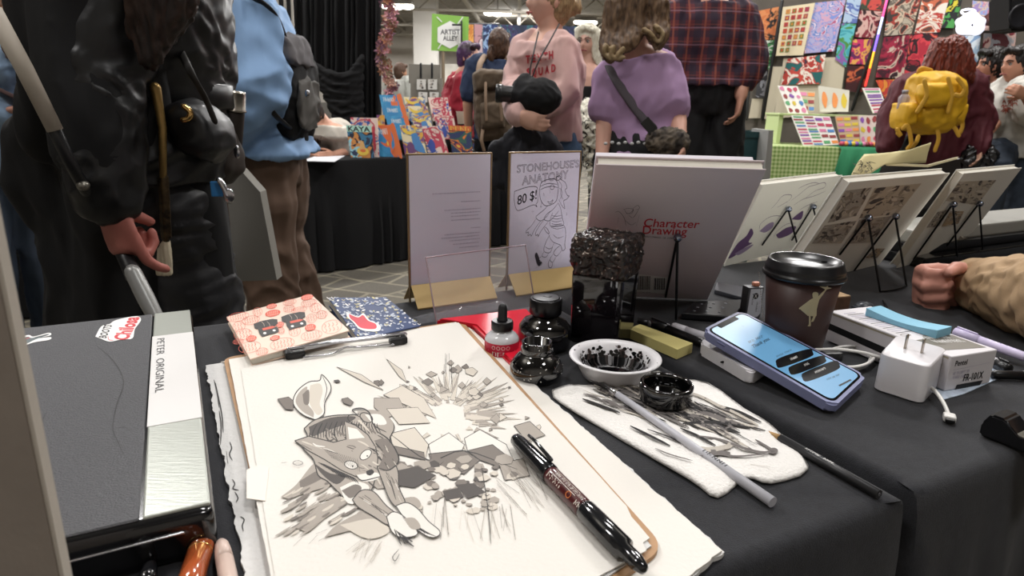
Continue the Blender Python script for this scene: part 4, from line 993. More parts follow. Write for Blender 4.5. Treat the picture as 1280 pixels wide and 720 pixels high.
# thick page wedge and loose sheets at the top of the stack behind
Mx = lean_frame(.1115+.0, 1.0086+.024, -.0567, .7311, TZ+.0)
bm = BM(); box(bm, Mx, (.003, .012, -.026), (.2040, .303, -.0005), .001, 1); o = obj('art_book', bm, mat('white_book_block', '#dfdbe3', .6), None); tag(o, 'second white paperback stacked behind the Character Drawing book', 'book')
M = Mc
wire_easel('black single-knob easel wire holding the Character Drawing book', Mc, [(847, 296)], [(845, 399)], [(832, 371)])
ms = [mat('sepia_wash', '#8f8578', .7), mat('sepia_dark', '#4d4038', .7), mat('sepia_pale', '#b5ac9c', .7), mat('purple_ink', '#5b4169', .6), mat('purple_pale', '#8a7a96', .6)]
def panels(cells, seed):
    def f(A, w, h, M):
        q = random.Random(seed); Mi = M.inverted()
        def F(x, y): p = Mi @ onpl(900+x/3.368, 200+y/3.371, M @ V(0, 0, 0), M.to_3x3() @ V(0, 0, 1)); return V(min(max(p.x, .002), w-.002), min(max(p.y, .002), h-.002), 0)
        for Q, base in cells:
            c = [F(*p) for p in Q]; A.poly([(p.x, p.y) for p in c], mat(*base)); bl_ = lambda u, v: c[0]*(1-u)*(1-v)+c[1]*u*(1-v)+c[2]*u*v+c[3]*(1-u)*v
            for k in range(60):
                u0, v0 = q.random(), q.random(); a = q.uniform(0, PI); s_ = q.uniform(.03, .11); pts = []
                for b in np.linspace(0, 2*PI, 6, endpoint=False):
                    X, Y_ = math.cos(b)*s_*q.uniform(.8, 2), math.sin(b)*s_*q.uniform(.3, .9); p = bl_(min(max(u0+X*math.cos(a)-Y_*math.sin(a), 0), 1), min(max(v0+X*math.sin(a)+Y_*math.cos(a), 0), 1)); pts.append((p.x, p.y))
                A.poly(pts, q.choice(ms[:3]+[inkd, g1, g2, g3, ms[2]]))
                if k % 3 == 0: A.line(pts, .0007, ink, closed=True, smooth=False)
    return f
pa, pb, pc = ('panel_buff', '#b8ae9c', .6), ('panel_grey', '#a29c92', .6), ('panel_tan', '#a99273', .6)
b3, M3 = std_book('white art book with four sepia comic panels, middle of the three right books', .4634, 1.075, .6223, .356, .2171, .4472, .018, M_covw,
    panels([([(520, 130), (640, 115), (572, 235), (452, 265)], pb), ([(650, 118), (848, 98), (745, 228), (585, 245)], pa), ([(440, 275), (575, 255), (510, 350), (385, 352)], pb), ([(585, 252), (722, 235), (640, 345), (545, 352)], pb), ([(655, 372), (695, 372), (660, 412), (610, 412)], pc)], 5), 'standing art books')
b4, M4 = std_book('white art book with brown panels, furthest right of the standing books', .7737, 1.2552, .628, .29, .2135, .3937, .016, M_covw,
    panels([([(1000, 92), (1163, 84), (1082, 190), (948, 172)], pa), ([(945, 115), (908, 190), (868, 197), (905, 135)], pb), ([(852, 228), (832, 290), (780, 300), (805, 245)], pb), ([(890, 222), (962, 207), (925, 278), (842, 290)], pb), ([(968, 215), (1026, 215), (1002, 268), (932, 280)], pc), ([(1010, 320), (1035, 315), (1010, 350), (985, 355)], pb)], 9), 'standing art books')
def cov_b2(A, w, h, M):
    F = lambda x, y: (lambda p: ((M.inverted() @ p).x, (M.inverted() @ p).y))(onpl(x, y, M @ V(0, 0, 0), M.to_3x3() @ V(0, 0, 1)))
    G = lambda x, y: F(900+x/3.368, 200+y/3.371)
    A.spoly([G(*p) for p in ((45, 395), (75, 350), (110, 320), (130, 288), (140, 310), (120, 345), (135, 350), (95, 375), (60, 405), (35, 415))], ms[3])
    A.spoly([G(*p) for p in ((60, 395), (100, 372), (140, 355), (120, 375), (80, 400))], ms[4])
    for pts, m_ in (([(165, 300), (200, 270), (225, 262), (220, 285), (190, 305)], ms[4]), ([(235, 315), (280, 285), (320, 280), (300, 310), (250, 330)], ms[3]), ([(300, 250), (330, 225), (350, 215), (340, 250)], ms[3])): A.spoly([G(*p) for p in pts], m_)
    for l in ([(215, 205), (235, 185), (265, 150), (300, 148), (290, 170), (240, 200)], [(300, 170), (340, 140), (370, 115), (400, 105), (440, 95), (440, 115), (400, 130), (360, 160)], [(310, 190), (350, 165), (400, 150), (445, 130)], [(165, 295), (170, 270), (200, 245), (230, 235), (260, 240), (240, 270)], [(225, 325), (240, 300), (280, 270), (320, 265)], [(330, 120), (360, 105), (395, 95), (420, 100)], [(335, 210), (370, 190), (410, 175)]):
        A.line([G(*p) for p in l], .0011, ms[3])
b2, M2b = std_book('white art book with purple ink rider, half behind the Character Drawing book', .4183, 1.2317, .72, .34, .178, .34, .018, M_covw, cov_b2, 'standing art books')
def knob_uv(M, px, py):
    p = M.inverted() @ onpl(px, py, M @ V(0, 0, .005), M.to_3x3() @ V(0, 0, 1)); return p.x, p.y
for M_, k1, k2, f_, b_, lab in ((M3, (1085, 272), (1119, 270), [(1100, 364), (1133, 357)], [(1050, 318), (1068, 338)], 'black wire easel with two steel knobs holding the middle art book'), (M4, (1191, 255), (1224, 254), [(1197, 327), (1229, 320)], [(1142, 324), (1176, 317)], 'black wire easel with two steel knobs holding the furthest right art book'), (M2b, (985, 261), (1016, 258), [(1001, 322), (1032, 316)], [(953, 306), (990, 300)], 'black wire easel with two steel knobs holding the purple ink art book')):
    wire_easel(lab, M_, [k1, k2], f_, b_, 'wire easels holding art books')
# open sketchbook standing behind, curling cream pages over a black cover
p0 = at(1075, 322); Mo = yawf((1.02, 1.60, TZ), .42)
t = thing('open_sketchbook', Mo @ V(.15, 0, 0), 'open black sketchbook with curling yellowed pages behind the standing books', 'sketchbook')
cpts = [aY(x, y, 1.62) for x, y in ((1086, 222), (1108, 203), (1165, 205), (1200, 196), (1205, 215), (1180, 225))]
def uprs(name, pxs, Y, th, m, parent, sub=0):
    P = [aY(x, y, Y) for x, y in pxs]; bm = BM(); prism(bm, P, V(0, th, 0)); return obj(name, bm, m, parent)
uprs('black_cover', [(1080, 262), (1105, 204), (1160, 209), (1200, 198), (1206, 260)], 1.60, .004, M_blk, t)
uprs('right_page', [(1108, 204), (1160, 206), (1198, 196), (1196, 199), (1160, 209), (1108, 207)], 1.597, .003, mat('old_page', '#cfc3a0', .7), t)
P = [[aY(x, y, Y) for x, y, Y in row] for row in (
    [(1062, 222, 1.56), (1072, 203, 1.57), (1080, 193, 1.585)], [(1085, 219, 1.57), (1090, 203, 1.58), (1098, 192, 1.59)], [(1105, 206, 1.58), (1112, 198, 1.585), (1118, 190, 1.59)],
    [(1130, 204, 1.585), (1133, 194, 1.57), (1138, 187, 1.56)], [(1157, 203, 1.59), (1160, 190, 1.55), (1164, 178, 1.53)])]
bm = BM(); vs = [[bm.verts.new(p) for p in r] for r in P]
for i in range(4):
    for j in range(2): bm.faces.new((vs[i][j], vs[i+1][j], vs[i+1][j+1], vs[i][j+1]))
bmesh.ops.subdivide_edges(bm, edges=bm.edges[:], cuts=2, use_grid_fill=True, smooth=.6)
o = obj('curled_page', bm, mat('yellow_page', '#e0d3a2', .7), t, True); o.modifiers.new('s', 'SOLIDIFY').thickness = .0015
A = Art(lambda x, y: aY(x, y, 1.556), n=V(0, -1, 0)); q = random.Random(3)
for k in range(26):
    x, y = q.uniform(1068, 1092), q.uniform(203, 221)
    A.line([(x, y), (x+q.uniform(-4, 4), y+q.uniform(-4, 3)), (x+q.uniform(-6, 6), y+q.uniform(-5, 5))], .7, g1 if k % 2 else ink)
A.build('page_drawing', o)
# grey display case at the far right of the table
Mg = fr((at(1148, 335).x, at(1148, 335).y, 0), UE, None, (0, 0, 1))
t = thing('display_case', (Mg.translation.x+.3, Mg.translation.y+.3, TZ), 'low grey display case with black rails behind the fist, far right', 'case')
bm = BM(); box(bm, Mg, (.0, -.01, TZ+.001), (.75, .16, TZ+.022), .003, 2); obj('black_rail', bm, M_glossb, t)
bm = BM(); box(bm, Mg, (.02, .02, TZ+.022), (.75, .155, TZ+.040), .002, 2); obj('upper_rail', bm, M_blk, t)
bm = BM(); box(bm, Mg, (.03, .035, TZ+.04), (.74, .152, TZ+.068), .004, 2); obj('grey_panel', bm, mat('case_panel_grey', '#8d8b84', .5), t)
bm = BM(); p = Mg @ V(.17, .06, TZ+.068); ball(bm, p, .004); obj('latch_stud', bm, M_chr, t)
# ------------------------------------------------------------------ coffee cup
c = at(990, 437); c = V(c.x, c.y, TZ); lidp = onpl(1000, 313, c, (c-CC).to_3d().normalized())
ht = .122; sc_ = 1.0
t = thing('coffee_cup', c, 'brown paper coffee cup with black lid and pale figure holding a plane', 'cup')
r0, r1, h = .0340, .0455, .106
bm = BM(); lathe(bm, c, [(r0-.001, .0006), (r0, .002), (r1, h), (r1-.0006, h), (r0-.001, .003)], n=56); body = obj('cup_body', bm, mat('cup_brown', '#3b2825', .45), t, True)
bm = BM(); lathe(bm, c+V(0, 0, h-.006), [(r1+.0015, 0), (r1+.0038, .001), (r1+.0042, .004), (r1+.003, .006), (r1+.0018, .0065), (r1+.0022, .010), (r1+.0018, .0125), (r1+.0005, .014), (r1-.001, .020), (r1-.003, .0222), (r1-.0045, .0215), (r1-.0075, .0165), (.012, .0150), (.0001, .0150)], n=64)
lid = obj('lid', bm, mat('lid_black', '#19191b', .28), t, True)
bm = BM(); a_ = R(20); p = c+V(math.cos(a_)*.030, math.sin(a_)*.030, h+.011); ball(bm, p, (.004, .0022, .0012)); obj('sip_hole', bm, mat('hole_dark', '#020202', .9), lid)
fig = mat('cup_pale_print', '#b8aa86', .5)
F = {}
def cupP(x, y):   # pixel -> on the cone of the cup
    d = ray(x, y).normalized(); o_ = CC-c; k = (r1-r0)/h
    A_ = d.x**2+d.y**2-(k*d.z)**2; B_ = 2*(o_.x*d.x+o_.y*d.y-k*d.z*(r0+k*o_.z)); C_ = o_.x**2+o_.y**2-(r0+k*o_.z)**2
    D_ = B_*B_-4*A_*C_
    if D_ < 0: D_ = 0
    s = (-B_-math.sqrt(D_))/(2*A_); return CC+d*(s-.0005)
A = Art(cupP); H5 = lambda x, y: (860+x*180/1280, 340+y*80/569)
A.spoly([H5(*p) for p in ((1105, 195), (1115, 180), (1140, 178), (1158, 190), (1158, 215), (1145, 235), (1112, 232))], fig)
A.poly([H5(*p) for p in ((1120, 228), (1145, 230), (1150, 245), (1225, 150), (1232, 158), (1168, 245), (1160, 270), (1145, 330), (1142, 390), (1125, 395), (1065, 390), (1078, 350), (1095, 310), (1088, 270), (1085, 262), (998, 332), (985, 330), (988, 320), (1082, 250))], fig)
A.poly([H5(*p) for p in ((1075, 385), (1090, 392), (1092, 470), (1088, 484), (1062, 482), (1074, 465))], fig); A.poly([H5(*p) for p in ((1115, 390), (1140, 385), (1115, 440), (1095, 446), (1098, 432))], fig)
A.poly([H5(*p) for p in ((1168, 128), (1225, 132), (1250, 118), (1242, 135), (1280, 145), (1225, 158))], fig)
cw = mat('cup_dotted_writing', '#a3968c', .5)
for k in range(26): A.poly([(948+k*.28, 340+k*3.0), (949.2+k*.28, 340+k*3.0), (949.2+k*.28, 341.8+k*3.0), (948+k*.28, 341.6+k*3.0)], cw)
A.build('cup_print', body)
# ------------------------------------------------------------------ phone on a white battery puck
P = [at(876, 431, .7775), at(893, 417, .7775), at(972, 452, .7775), at(948, 468, .7775)]
P = [at(874, 428, .776), at(905, 410, .776), at(975, 444, .776), at(940, 466, .776)]
t = thing('power_bank', (sum(P, V(0, 0, 0))/4).xy.to_3d()+V(0, 0, TZ), 'white slab power bank propping up the left end of the phone', 'power bank')
bm = BM(); prism(bm, roundpoly(P, .010), V(0, 0, -.0152)); bmesh.ops.bevel(bm, geom=[e for e in bm.edges if abs(e.verts[0].co.z-e.verts[1].co.z) < 1e-5], offset=.002, segments=2, affect='EDGES'); obj('shell', bm, mat('white_gloss_plastic', '#e4e2e6', .25), t, 'auto')
bm = BM(); pp = P[0]*.5+P[3]*.5+V(0, 0, -.007); ball(bm, pp, (.004, .001, .0015)); obj('port', bm, M_blk, t)
# phone plane: far-left corners high, near-right corners low
PH = [(878, 412, .800), (926, 388, .802), (1084, 470, .775), (1037, 503, .772)]
PP = [at(*p) for p in PH]; PP[3] = PP[0]+(PP[2]-PP[1])
eL = (PP[3]-PP[0]).normalized(); eW = ((PP[1]-PP[0])+(PP[2]-PP[3])).normalized(); nP = eL.cross(eW).normalized(); nP = nP if nP.z > 0 else -nP
cP_ = sum(PP, V(0, 0, 0))/4; Lp = ((PP[3]-PP[0]).length+(PP[2]-PP[1]).length)/2; Wp = ((PP[1]-PP[0]).length+(PP[2]-PP[3]).length)/2
t = thing('smartphone', V(cP_.x, cP_.y, TZ), 'smartphone in lavender case with blue payment screen, propped on the white power bank', 'phone')
bm = BM(); prism(bm, roundpoly(PP, .013, 8), -nP*.0105); bmesh.ops.bevel(bm, geom=[e for e in bm.edges if abs((e.verts[0].co-e.verts[1].co).dot(nP)) < 1e-5], offset=.0022, segments=3, affect='EDGES'); obj('phone_case', bm, mat('lavender_case', '#7d82a6', .5), t, 'auto')
eW = (PP[1]-PP[0]); eW = (eW-eL*eW.dot(eL)).normalized(); phP = lambda u, v: PP[0]+(PP[3]-PP[0])*u+(PP[1]-PP[0])*v
def rq(u0, v0, u1, v1, r):
    pts = [V(u0*Lp, v0*Wp, 0), V(u1*Lp, v0*Wp, 0), V(u1*Lp, v1*Wp, 0), V(u0*Lp, v1*Wp, 0)]
    return [(p.x/Lp, p.y/Wp) for p in roundpoly(pts, r, 6)]
bm = BM(); prism(bm, [phP(*p)+nP*.0004 for p in rq(.022, .045, .978, .955, .0115)], -nP*.0015); scn = obj('screen_glass', bm, mat('phone_glass', '#08080c', .08), t)
sky = mat('screen_blue', '#5f94bb', .35, emit=.32); sdk = mat('screen_button', '#101216', .2); stx = mat('screen_text', '#1d2b3d', .3)
A = Art(phP, n=nP, off=.0006)
A.poly(rq(.036, .075, .964, .925, .010), sky)
A.poly(rq(.030, .26, .072, .74, .0025), mat('phone_glass', '', .08))
for (u0, u1), s_, v0, v1 in (((.58, .68), 'Pay', .11, .80), ((.70, .775), 'Tip', .11, .86), ((.79, .885), 'No tip', .11, .86)):
    pass
# buttons run across the width (portrait screen, top at the left)
E6 = lambda x, y: (860+x*420/1280, 350+y*236/719)
import itertools
uL, uW = PP[3]-PP[0], PP[1]-PP[0]; MP = Matrix(((uL.x, uW.x, nP.x, PP[0].x), (uL.y, uW.y, nP.y, PP[0].y), (uL.z, uW.z, nP.z, PP[0].z), (0, 0, 0, 1))).inverted()
def toscr(x, y):
    p = MP @ onpl(x, y, PP[0], nP); return (p.x, p.y)
for btn in ([(335, 325), (345, 300), (455, 265), (475, 278), (465, 295), (355, 335)], [(382, 345), (395, 328), (505, 290), (523, 302), (515, 320), (405, 362)], [(432, 370), (445, 352), (555, 310), (577, 325), (565, 345), (455, 388)]):
    A.spoly([toscr(*E6(*p)) for p in btn], sdk, 5)
def stext(s_, p, q_, hpx, m_, bold=0):
    a, b = toscr(*E6(*p)), toscr(*E6(*q_)); up_ = toscr(*E6(p[0]-hpx*.55, p[1]-hpx*.9)); A.text(s_, a, vec(a, b), vec(a, up_), m_, bold=bold)
stext('~You paid', (232, 243), (288, 218), 9, stx, .01); stext('Thank you.', (248, 262), (313, 228), 13, stx, .02)
stext('~Receipt options', (338, 296), (396, 270), 6, stx); stext('~Email', (392, 308), (418, 297), 8, wht); stext('~Text', (445, 330), (462, 322), 8, wht); stext('~Noreceipt', (485, 358), (525, 340), 8, wht)
stext('~Start new sale', (530, 384), (578, 364), 6, stx); A.line([toscr(*E6(575, 405)), toscr(*E6(620, 382))], .012, blk, smooth=False, taper=False)
A.ring(*toscr(*E6(208, 178)), .006, .012, .002, stx, 10)
A.build('screen_display', scn)
bm = BM(); e1 = phP(.14, 0)-nP*.004; tube(bm, [e1, phP(.20, 0)-nP*.004], .0011, 8); obj('side_button', bm, mat('lavender_button', '#6a6f92', .4), t)
# ------------------------------------------------------------------ charger, cable
Pc = [at(1093, 485), at(1148, 503), at(1168, 478), at(1113, 462)]
zt = None
def topz(px, py, base):   # height whose projection over base hits pixel row
    lo, hi = TZ, TZ+.2
    for _ in range(40):
        mid = (lo+hi)/2; d = V(base.x, base.y, mid)-CC; yy = 360-FPX*d.dot(CU)/d.dot(CF)
        if yy > py: lo = mid
        else: hi = mid
    return mid
b0 = at(1120, 493); hch = topz(0, 447, b0)-TZ
t = thing('wall_charger', sum(Pc, V(0, 0, 0))/4, 'white wall charger cube standing with two metal prongs up', 'charger')
bm = BM(); P0 = [at(1090, 487), at(1152, 507), at(1176, 480), at(1112, 460)]
rp0 = roundpoly(P0, .011, 7); cen = sum(P0, V(0, 0, 0))/4
rings = [[cen+(p-cen)*s+V(0, 0, z) for p in rp0] for s, z in ((.96, .0006), (1, .002), (.985, hch-.003), (.97, hch-.001), (.93, hch))]
loft(bm, rings); obj('body', bm, mat('charger_white', '#dcd9dc', .3), t, 'auto')
e_ = (P0[1]-P0[0]).normalized()
for k, (s) in enumerate((-.0085, .0085)):
    p = cen+e_*s+V(0, 0, hch); Mx = fr(p, V(-e_.y, e_.x, 0), None, (0, 0, 1)); bm = BM(); box(bm, Mx, (-.0032, -.0008, -.001), (.0032, .0008, .0165), .0005, 2); obj('prong', bm, mat('prong_metal', '#a79f94', .2, 1), t)
M_cab = mat('white_cable', '#dedcd8', .4)
t = thing('charging_cable', at(1050, 450), 'white charging cable coiled behind the phone with its plug in front of the charger', 'cable')
bm = BM(); pts = []
for k in range(3):
    for j in range(16):
        a_ = 2*PI*j/16; pts.append(at(1058+30*math.cos(a_)+2*k, 449+13*math.sin(a_)-k*1.5, TZ+.004+.0022*k+.0012*j/16))
pts += [at(1110, 452, TZ+.006), at(1135, 470, TZ+.006)]
tube(bm, crv(pts, 3), .0021, 8); obj('coil', bm, M_cab, t, True)
bm = BM(); tube(bm, crv([at(1020, 437, TZ+.016), at(1050, 437, TZ+.017), at(1080, 441, TZ+.014), at(1100, 447, TZ+.010)], 5), .0021, 8); obj('upper_loop', bm, M_cab, t, True)
bm = BM(); tube(bm, crv([at(1160, 482, TZ+.010), at(1170, 490, TZ+.010), at(1180, 505, TZ+.007), at(1187, 522, TZ+.0045)], 5), .0021, 8); obj('lead', bm, M_cab, t, True)
a_, b_2 = at(1186, 519, TZ+.0045), at(1189, 531, TZ+.0045); Mx, L_ = axis_frame(a_, b_2)
bm = BM(); box(bm, Mx, (0, -.0055, -.0035), (.012, .0055, .0035), .0022, 3); obj('plug_housing', bm, M_cab, t)
bm = BM(); box(bm, Mx, (.0118, -.0042, -.0018), (.0165, .0042, .0018), .001, 2); obj('plug_tip', bm, M_blk, t)
bm = BM(); box(bm, fr(at(1044, 449, TZ+.006), V(1, .1, 0), None, (0, 0, 1)), (-.018, -.006, -.002), (.006, .006, .010), .002, 2); obj('cable_tie', bm, M_blk, t)
# ------------------------------------------------------------------ stack: papers, cartridge box, sticky notes
sheet('printed_card', [(1180, 499), (1205, 492), (1243, 475), (1262, 468), (1220, 452), (1150, 480)], TZ+.0016, .001, mat('pale_blue_card', '#b9c6d6', .5, var=.25, vscale=60), 'pale blue printed card under the FR-101X box', 'card')
# box: long white box
z1 = TZ+.040
bxT = [at(1178, 462, z1), at(1250, 437, z1), at(1105, 385, z1), at(1028, 389, z1)]
Bo = at(1180, 462, z1); eb = (at(1028, 400, z1)-Bo); 
# front-left-bottom corner solved from the photo: near corner (1176,493)-(1170,440)
nc = at(1180, 491); 
zt_ = topz(0, 446, nc)
B0 = V(nc.x, nc.y, TZ); Bt = zt_-TZ
p1 = at(1247, 437, zt_); p3 = at(1033, 389, zt_); pt = V(nc.x, nc.y, zt_)
eR = (p1-pt); eR.z = 0; wR = eR.length; eR.normalize(); eBk = (p3-pt); eBk = eBk-eR*eBk.dot(eR); eBk.z = 0; lB = eBk.length; eBk.normalize()
MB_ = Matrix(((eR.x, eBk.x, 0, B0.x), (eR.y, eBk.y, 0, B0.y), (0, 0, 1, TZ), (0, 0, 0, 1)))
t = thing('cartridge_box', MB_ @ V(wR/2, lB/2, 0), 'long white ink cartridge carton marked FR-101X under the blue sticky notes', 'box')
bm = BM(); box(bm, MB_, (0, 0, .0022), (wR, lB, Bt), .0008, 1); bx = obj('carton', bm, mat('carton_white', '#d3cfd2', .4), t)
nF = -(MB_.to_3x3() @ V(0, 1, 0)); A = Art(lambda u, v: MB_ @ V(u*wR, 0, v*Bt), n=nF, off=.0003)
A.text('Pentel', (.10, .72), (.26, 0), (0, .15), blk, bold=.01); A.line([(.08, .62), (.9, .66)], .006, pg, smooth=False, taper=False)
A.text('~Ink Cartridges for', (.10, .48), (.36, 0), (0, .08), pg); A.text('~Pocket Brush', (.12, .36), (.28, 0), (0, .08), pg)
A.text('FR-101X', (.36, .24), (.44, 0), (0, .20), blk, bold=.015); A.poly([(.22, .04), (.78, .04), (.82, .17), (.24, .17)], blk); A.build('end_print', bx)
nL = -(MB_.to_3x3() @ V(1, 0, 0)); A = Art(lambda u, v: MB_ @ V(0, u*lB, v*Bt), n=nL, off=.0003)
A.poly([(.18, .30), (1, .42), (1, .62), (.18, .52)], blk); A.line([(.02, .93), (.98, .93)], .05, mat('taupe_line', '#a39a86', .5), smooth=False, taper=False); A.build('side_print', bx)
A = Art(lambda u, v: MB_ @ V(u*wR, v*lB, Bt), n=V(0, 0, 1), off=.0003)
gy = mat('carton_grey_print', '#6c665c', .5)
A.poly([(.12, .10), (.92, .05), (.95, .30), (.45, .36), (.1, .24)], gy); A.poly([(.1, .2), (.42, .17), (.35, .3), (.12, .3)], mat('carton_olive', '#55503f', .5)); A.text('~CARTRIDGES', (.35, .22), (.5, -.05), (0, .05), wht, bold=.02); A.text('~REFILL INK', (.3, .30), (.5, -.05), (0, .05), wht, bold=.02)
A.ring(.18, .40, .10, .02, .006, gy); 
for k in range(14): A.line([(.1, .45+k*.035), (.1+.5*random.Random(k).random()+.15, .45+k*.035)], .007, pg if k % 3 else inkd, smooth=False, taper=False)
A.build('top_print', bx)
P = [at(x, y, zt_+.011) for x, y in ((1083, 385), (1101, 382), (1190, 408), (1172, 413))]
# blue sticky pad: slightly bowed
t = thing('sticky_note_pad', (sum(P, V(0, 0, 0))/4).xy.to_3d()+V(0, 0, zt_), 'bowed light blue sticky note pad on top of the white carton', 'sticky notes')
bm = BM(); rg = []
for i in range(13):
    s = i/12; a = P[0]*(1-s)+P[3]*s; b = P[1]*(1-s)+P[2]*s; dz = V(0, 0, -.0045*math.sin(PI*s)); lo = V(0, 0, zt_+.0006)
    rg.append([a+dz, b+dz, V(b.x, b.y, zt_+.0006), V(a.x, a.y, zt_+.0006)])
loft(bm, rg); 
for f in bm.faces: f.smooth = False
obj('notes', bm, mat('sky_blue_paper', '#7fb4cc', .7, bump=.2, bscale=900, stretch=(1, 1, 20)), t)
P = [at(x, y, TZ+.0135) for x, y in ((786, 411), (800, 405), (866, 429), (847, 437))]
t = thing('sticky_note_pad', (sum(P, V(0, 0, 0))/4).xy.to_3d()+V(0, 0, TZ), 'pale yellow sticky note pad beside the ink bowl', 'sticky notes')
bm = BM(); prism(bm, P, V(0, 0, -.0129)); bmesh.ops.subdivide_edges(bm, edges=bm.edges[:], cuts=3, use_grid_fill=True)
obj('notes', bm, mat('pale_yellow_paper', '#dcd08a', .7, bump=.2, bscale=900, stretch=(1, 1, 20)), t)
# ------------------------------------------------------------------ markers
def marker(a, b, r, mb, mc_, label, name='marker', cf=.35, txt=None, tcol=None, clip=True):
    ax = (b-a).normalized(); L = (b-a).length; t = thing(name, V(a.x, a.y, a.z-r), label, 'marker' if name == 'marker' else 'pen')
    bm = BM(); lathe(bm, a, [(r*.5, 0), (r*.85, .001), (r, .004), (r, L*cf)], axis=ax, n=24); cp_ = obj('cap', bm, mc_, t, True)
    bm = BM(); lathe(bm, a+ax*L*cf, [(r*.92, 0), (r*.92, L*(1-cf)-.006), (r*.8, L*(1-cf)-.002), (r*.5, L*(1-cf))], axis=ax, n=24); bd = obj('barrel', bm, mb, t, True)
    sd = V(-ax.y, ax.x, 0).normalized()
    if clip:
        bm = BM(); tube(bm, [a+ax*.004+V(0, 0, r*1.15), a+ax*L*cf*.9+V(0, 0, r*1.12)], r*.18, 8); obj('clip', bm, mc_, cp_)
    if txt:
        up_ = V(0, 0, 1); up_ = (up_-ax*up_.dot(ax)).normalized()
        if sd.y > 0: sd2 = -sd
        else: sd2 = sd
        P_ = lambda x, y: a+ax*x+(up_*math.cos(y/r)-sd2*math.sin(y/r))*(r*.95)
        A = Art(P_); A.text(txt, (L*(cf+.08), -r*.2), (L*(1-cf)*.75, 0), (0, r*.7), tcol or blk); A.build('printing', bd)
    return t
marker(at(797, 401, TZ+.006), at(838, 409, TZ+.006), .005, mat('grey_barrel', '#b5b3b8', .4), M_blk, 'thin grey and black marker behind the yellow sticky notes', txt='~0.5', clip=False)
marker(at(812, 402, TZ+.0065), at(880, 430, TZ+.0065), .0062, M_blk, M_blk, 'black marker lying between yellow sticky notes and white capped marker')
marker(at(840, 408, TZ+.0070), at(892, 424, TZ+.0070), .0064, mat('white_barrel', '#d6d4da', .35), mat('white_cap', '#dddbe2', .3), 'white lettered marker just left of the phone', txt='~MARKER TWIN', clip=False)
marker(at(1192, 414, TZ+.0200), at(1286, 448, TZ+.0120), .0066, mat('lilac_barrel', '#cfc4e2', .35), mat('lilac_cap', '#d3c9ea', .3), 'lilac-white brush marker resting beside the carton, upper one', txt='~BRUSH MARKER', tcol=mat('blue_print', '#4b5aa0', .5))
marker(at(1262, 462, TZ+.0075), at(1228, 446, TZ+.0075), .0070, mat('white_barrel2', '#d6d4da', .35), M_blk, 'fat white marker with black cap right of the carton end', cf=.45)
marker(at(1300, 470, TZ+.0065), at(1238, 468, TZ+.0065), .0058, M_blk, M_blk, 'black marker at the right edge below the lilac marker', clip=False)
# pens in the bottom left corner
def penny(a, b, r, m_, label, tipm=None, band=None):
    ax = (b-a).normalized(); L = (b-a).length; t = thing('pen', V(a.x, a.y, TZ), label, 'pen')
    bm = BM(); lathe(bm, a, [(r*.2, 0), (r*.55, .0015), (r*.8, .005), (r*.93, .012), (r, .022)], axis=ax, n=28); lathe(bm, a+ax*.022, [(r, 0), (r*1.02, L*.3), (r, L*.6)], axis=ax, n=28); obj('cap', bm, m_, t, True)
    bm = BM(); lathe(bm, a+ax*(L*.6+.022), [(r*.95, 0), (r*.9, L*.3), (r*.4, L*.4-.02)], axis=ax, n=28); obj('barrel', bm, tipm or m_, t, True)
    if band:
        bm = BM(); lathe(bm, a+ax*.0215, [(r*1.0, 0), (r*1.03, .0003), (r*1.03, .0009), (r, .0012)], axis=ax, n=28); obj('band', bm, band, t, True)
penny(at(258, 664, TZ+.0085), at(215, 800, TZ+.0085), .0078, mat('orange_lacquer', '#a5512a', .15, coat=.7), 'glossy orange-brown pen at bottom left beside the case', band=mat('gold_ring', '#d6b072', .2, 1))
penny(at(276, 676, TZ+.0065), at(305, 820, TZ+.0065), .0056, mat('pink_pen', '#cbb4a8', .3), 'pale pink pen between orange pen and drawing stack')
penny(at(189, 702, TZ+.0065), at(165, 820, TZ+.0065), .0056, M_smoke, 'black pen with steel clip at the very bottom left', band=M_chr)
# ------------------------------------------------------------------ small things behind the phone
def flatbox(name, pxs, z, th, m_, label, cat, bev=.0015, parts=None):
    P = [at(x, y, z) for x, y in pxs]; c_ = sum(P, V(0, 0, 0))/len(P); t = thing(name, V(c_.x, c_.y, z-th), label, cat)
    bm = BM(); prism(bm, roundpoly(P, .002, 3), V(0, 0, -th)); bmesh.ops.bevel(bm, geom=[e for e in bm.edges if abs(e.verts[0].co.z-e.verts[1].co.z) < 1e-6], offset=bev, segments=1, affect='EDGES'); o_ = obj('body', bm, m_, t); return t, o_, P
t, o_, P = flatbox('remote_control', [(852, 391), (868, 377), (932, 374), (918, 396)], TZ+.011, .0102, mat('remote_black', '#17171a', .35), 'flat black remote below the Character Drawing book', 'remote')
for k in range(9):
    u, v = (k % 3+.8)/4.2, (k//3+.7)/3.6; p = bil((P[3], P[2], P[1], P[0]), u, v) if False else (P[0]*(1-u)*(1-v)+P[3]*u*(1-v)+P[2]*u*v+P[1]*(1-u)*v)
    bm = BM(); ball(bm, p, (.0026, .002, .0012), seg=10); obj('button', bm, mat('remote_button', '#6c6c74', .3), t)
t, o_, P = flatbox('tin_case', [(893, 362), (896, 352), (940, 360), (938, 374)], TZ+.008, .0074, mat('gunmetal_tin', '#55565c', .3, .6), 'flat gunmetal case behind the labelled white box', 'case')
Mk = yawf(at(931, 398), .25); t = thing('adapter_box', Mk.translation.copy(), 'small upright white box with black logo left of the coffee cup', 'box')
wk = .026; hk = topz(0, 358, at(938, 396))-TZ
bm = BM(); box(bm, Mk, (0, 0, .0006), (wk, .016, hk), .001, 2); bx2 = obj('box_body', bm, mat('adapter_dark', '#4a4a4e', .4), t)
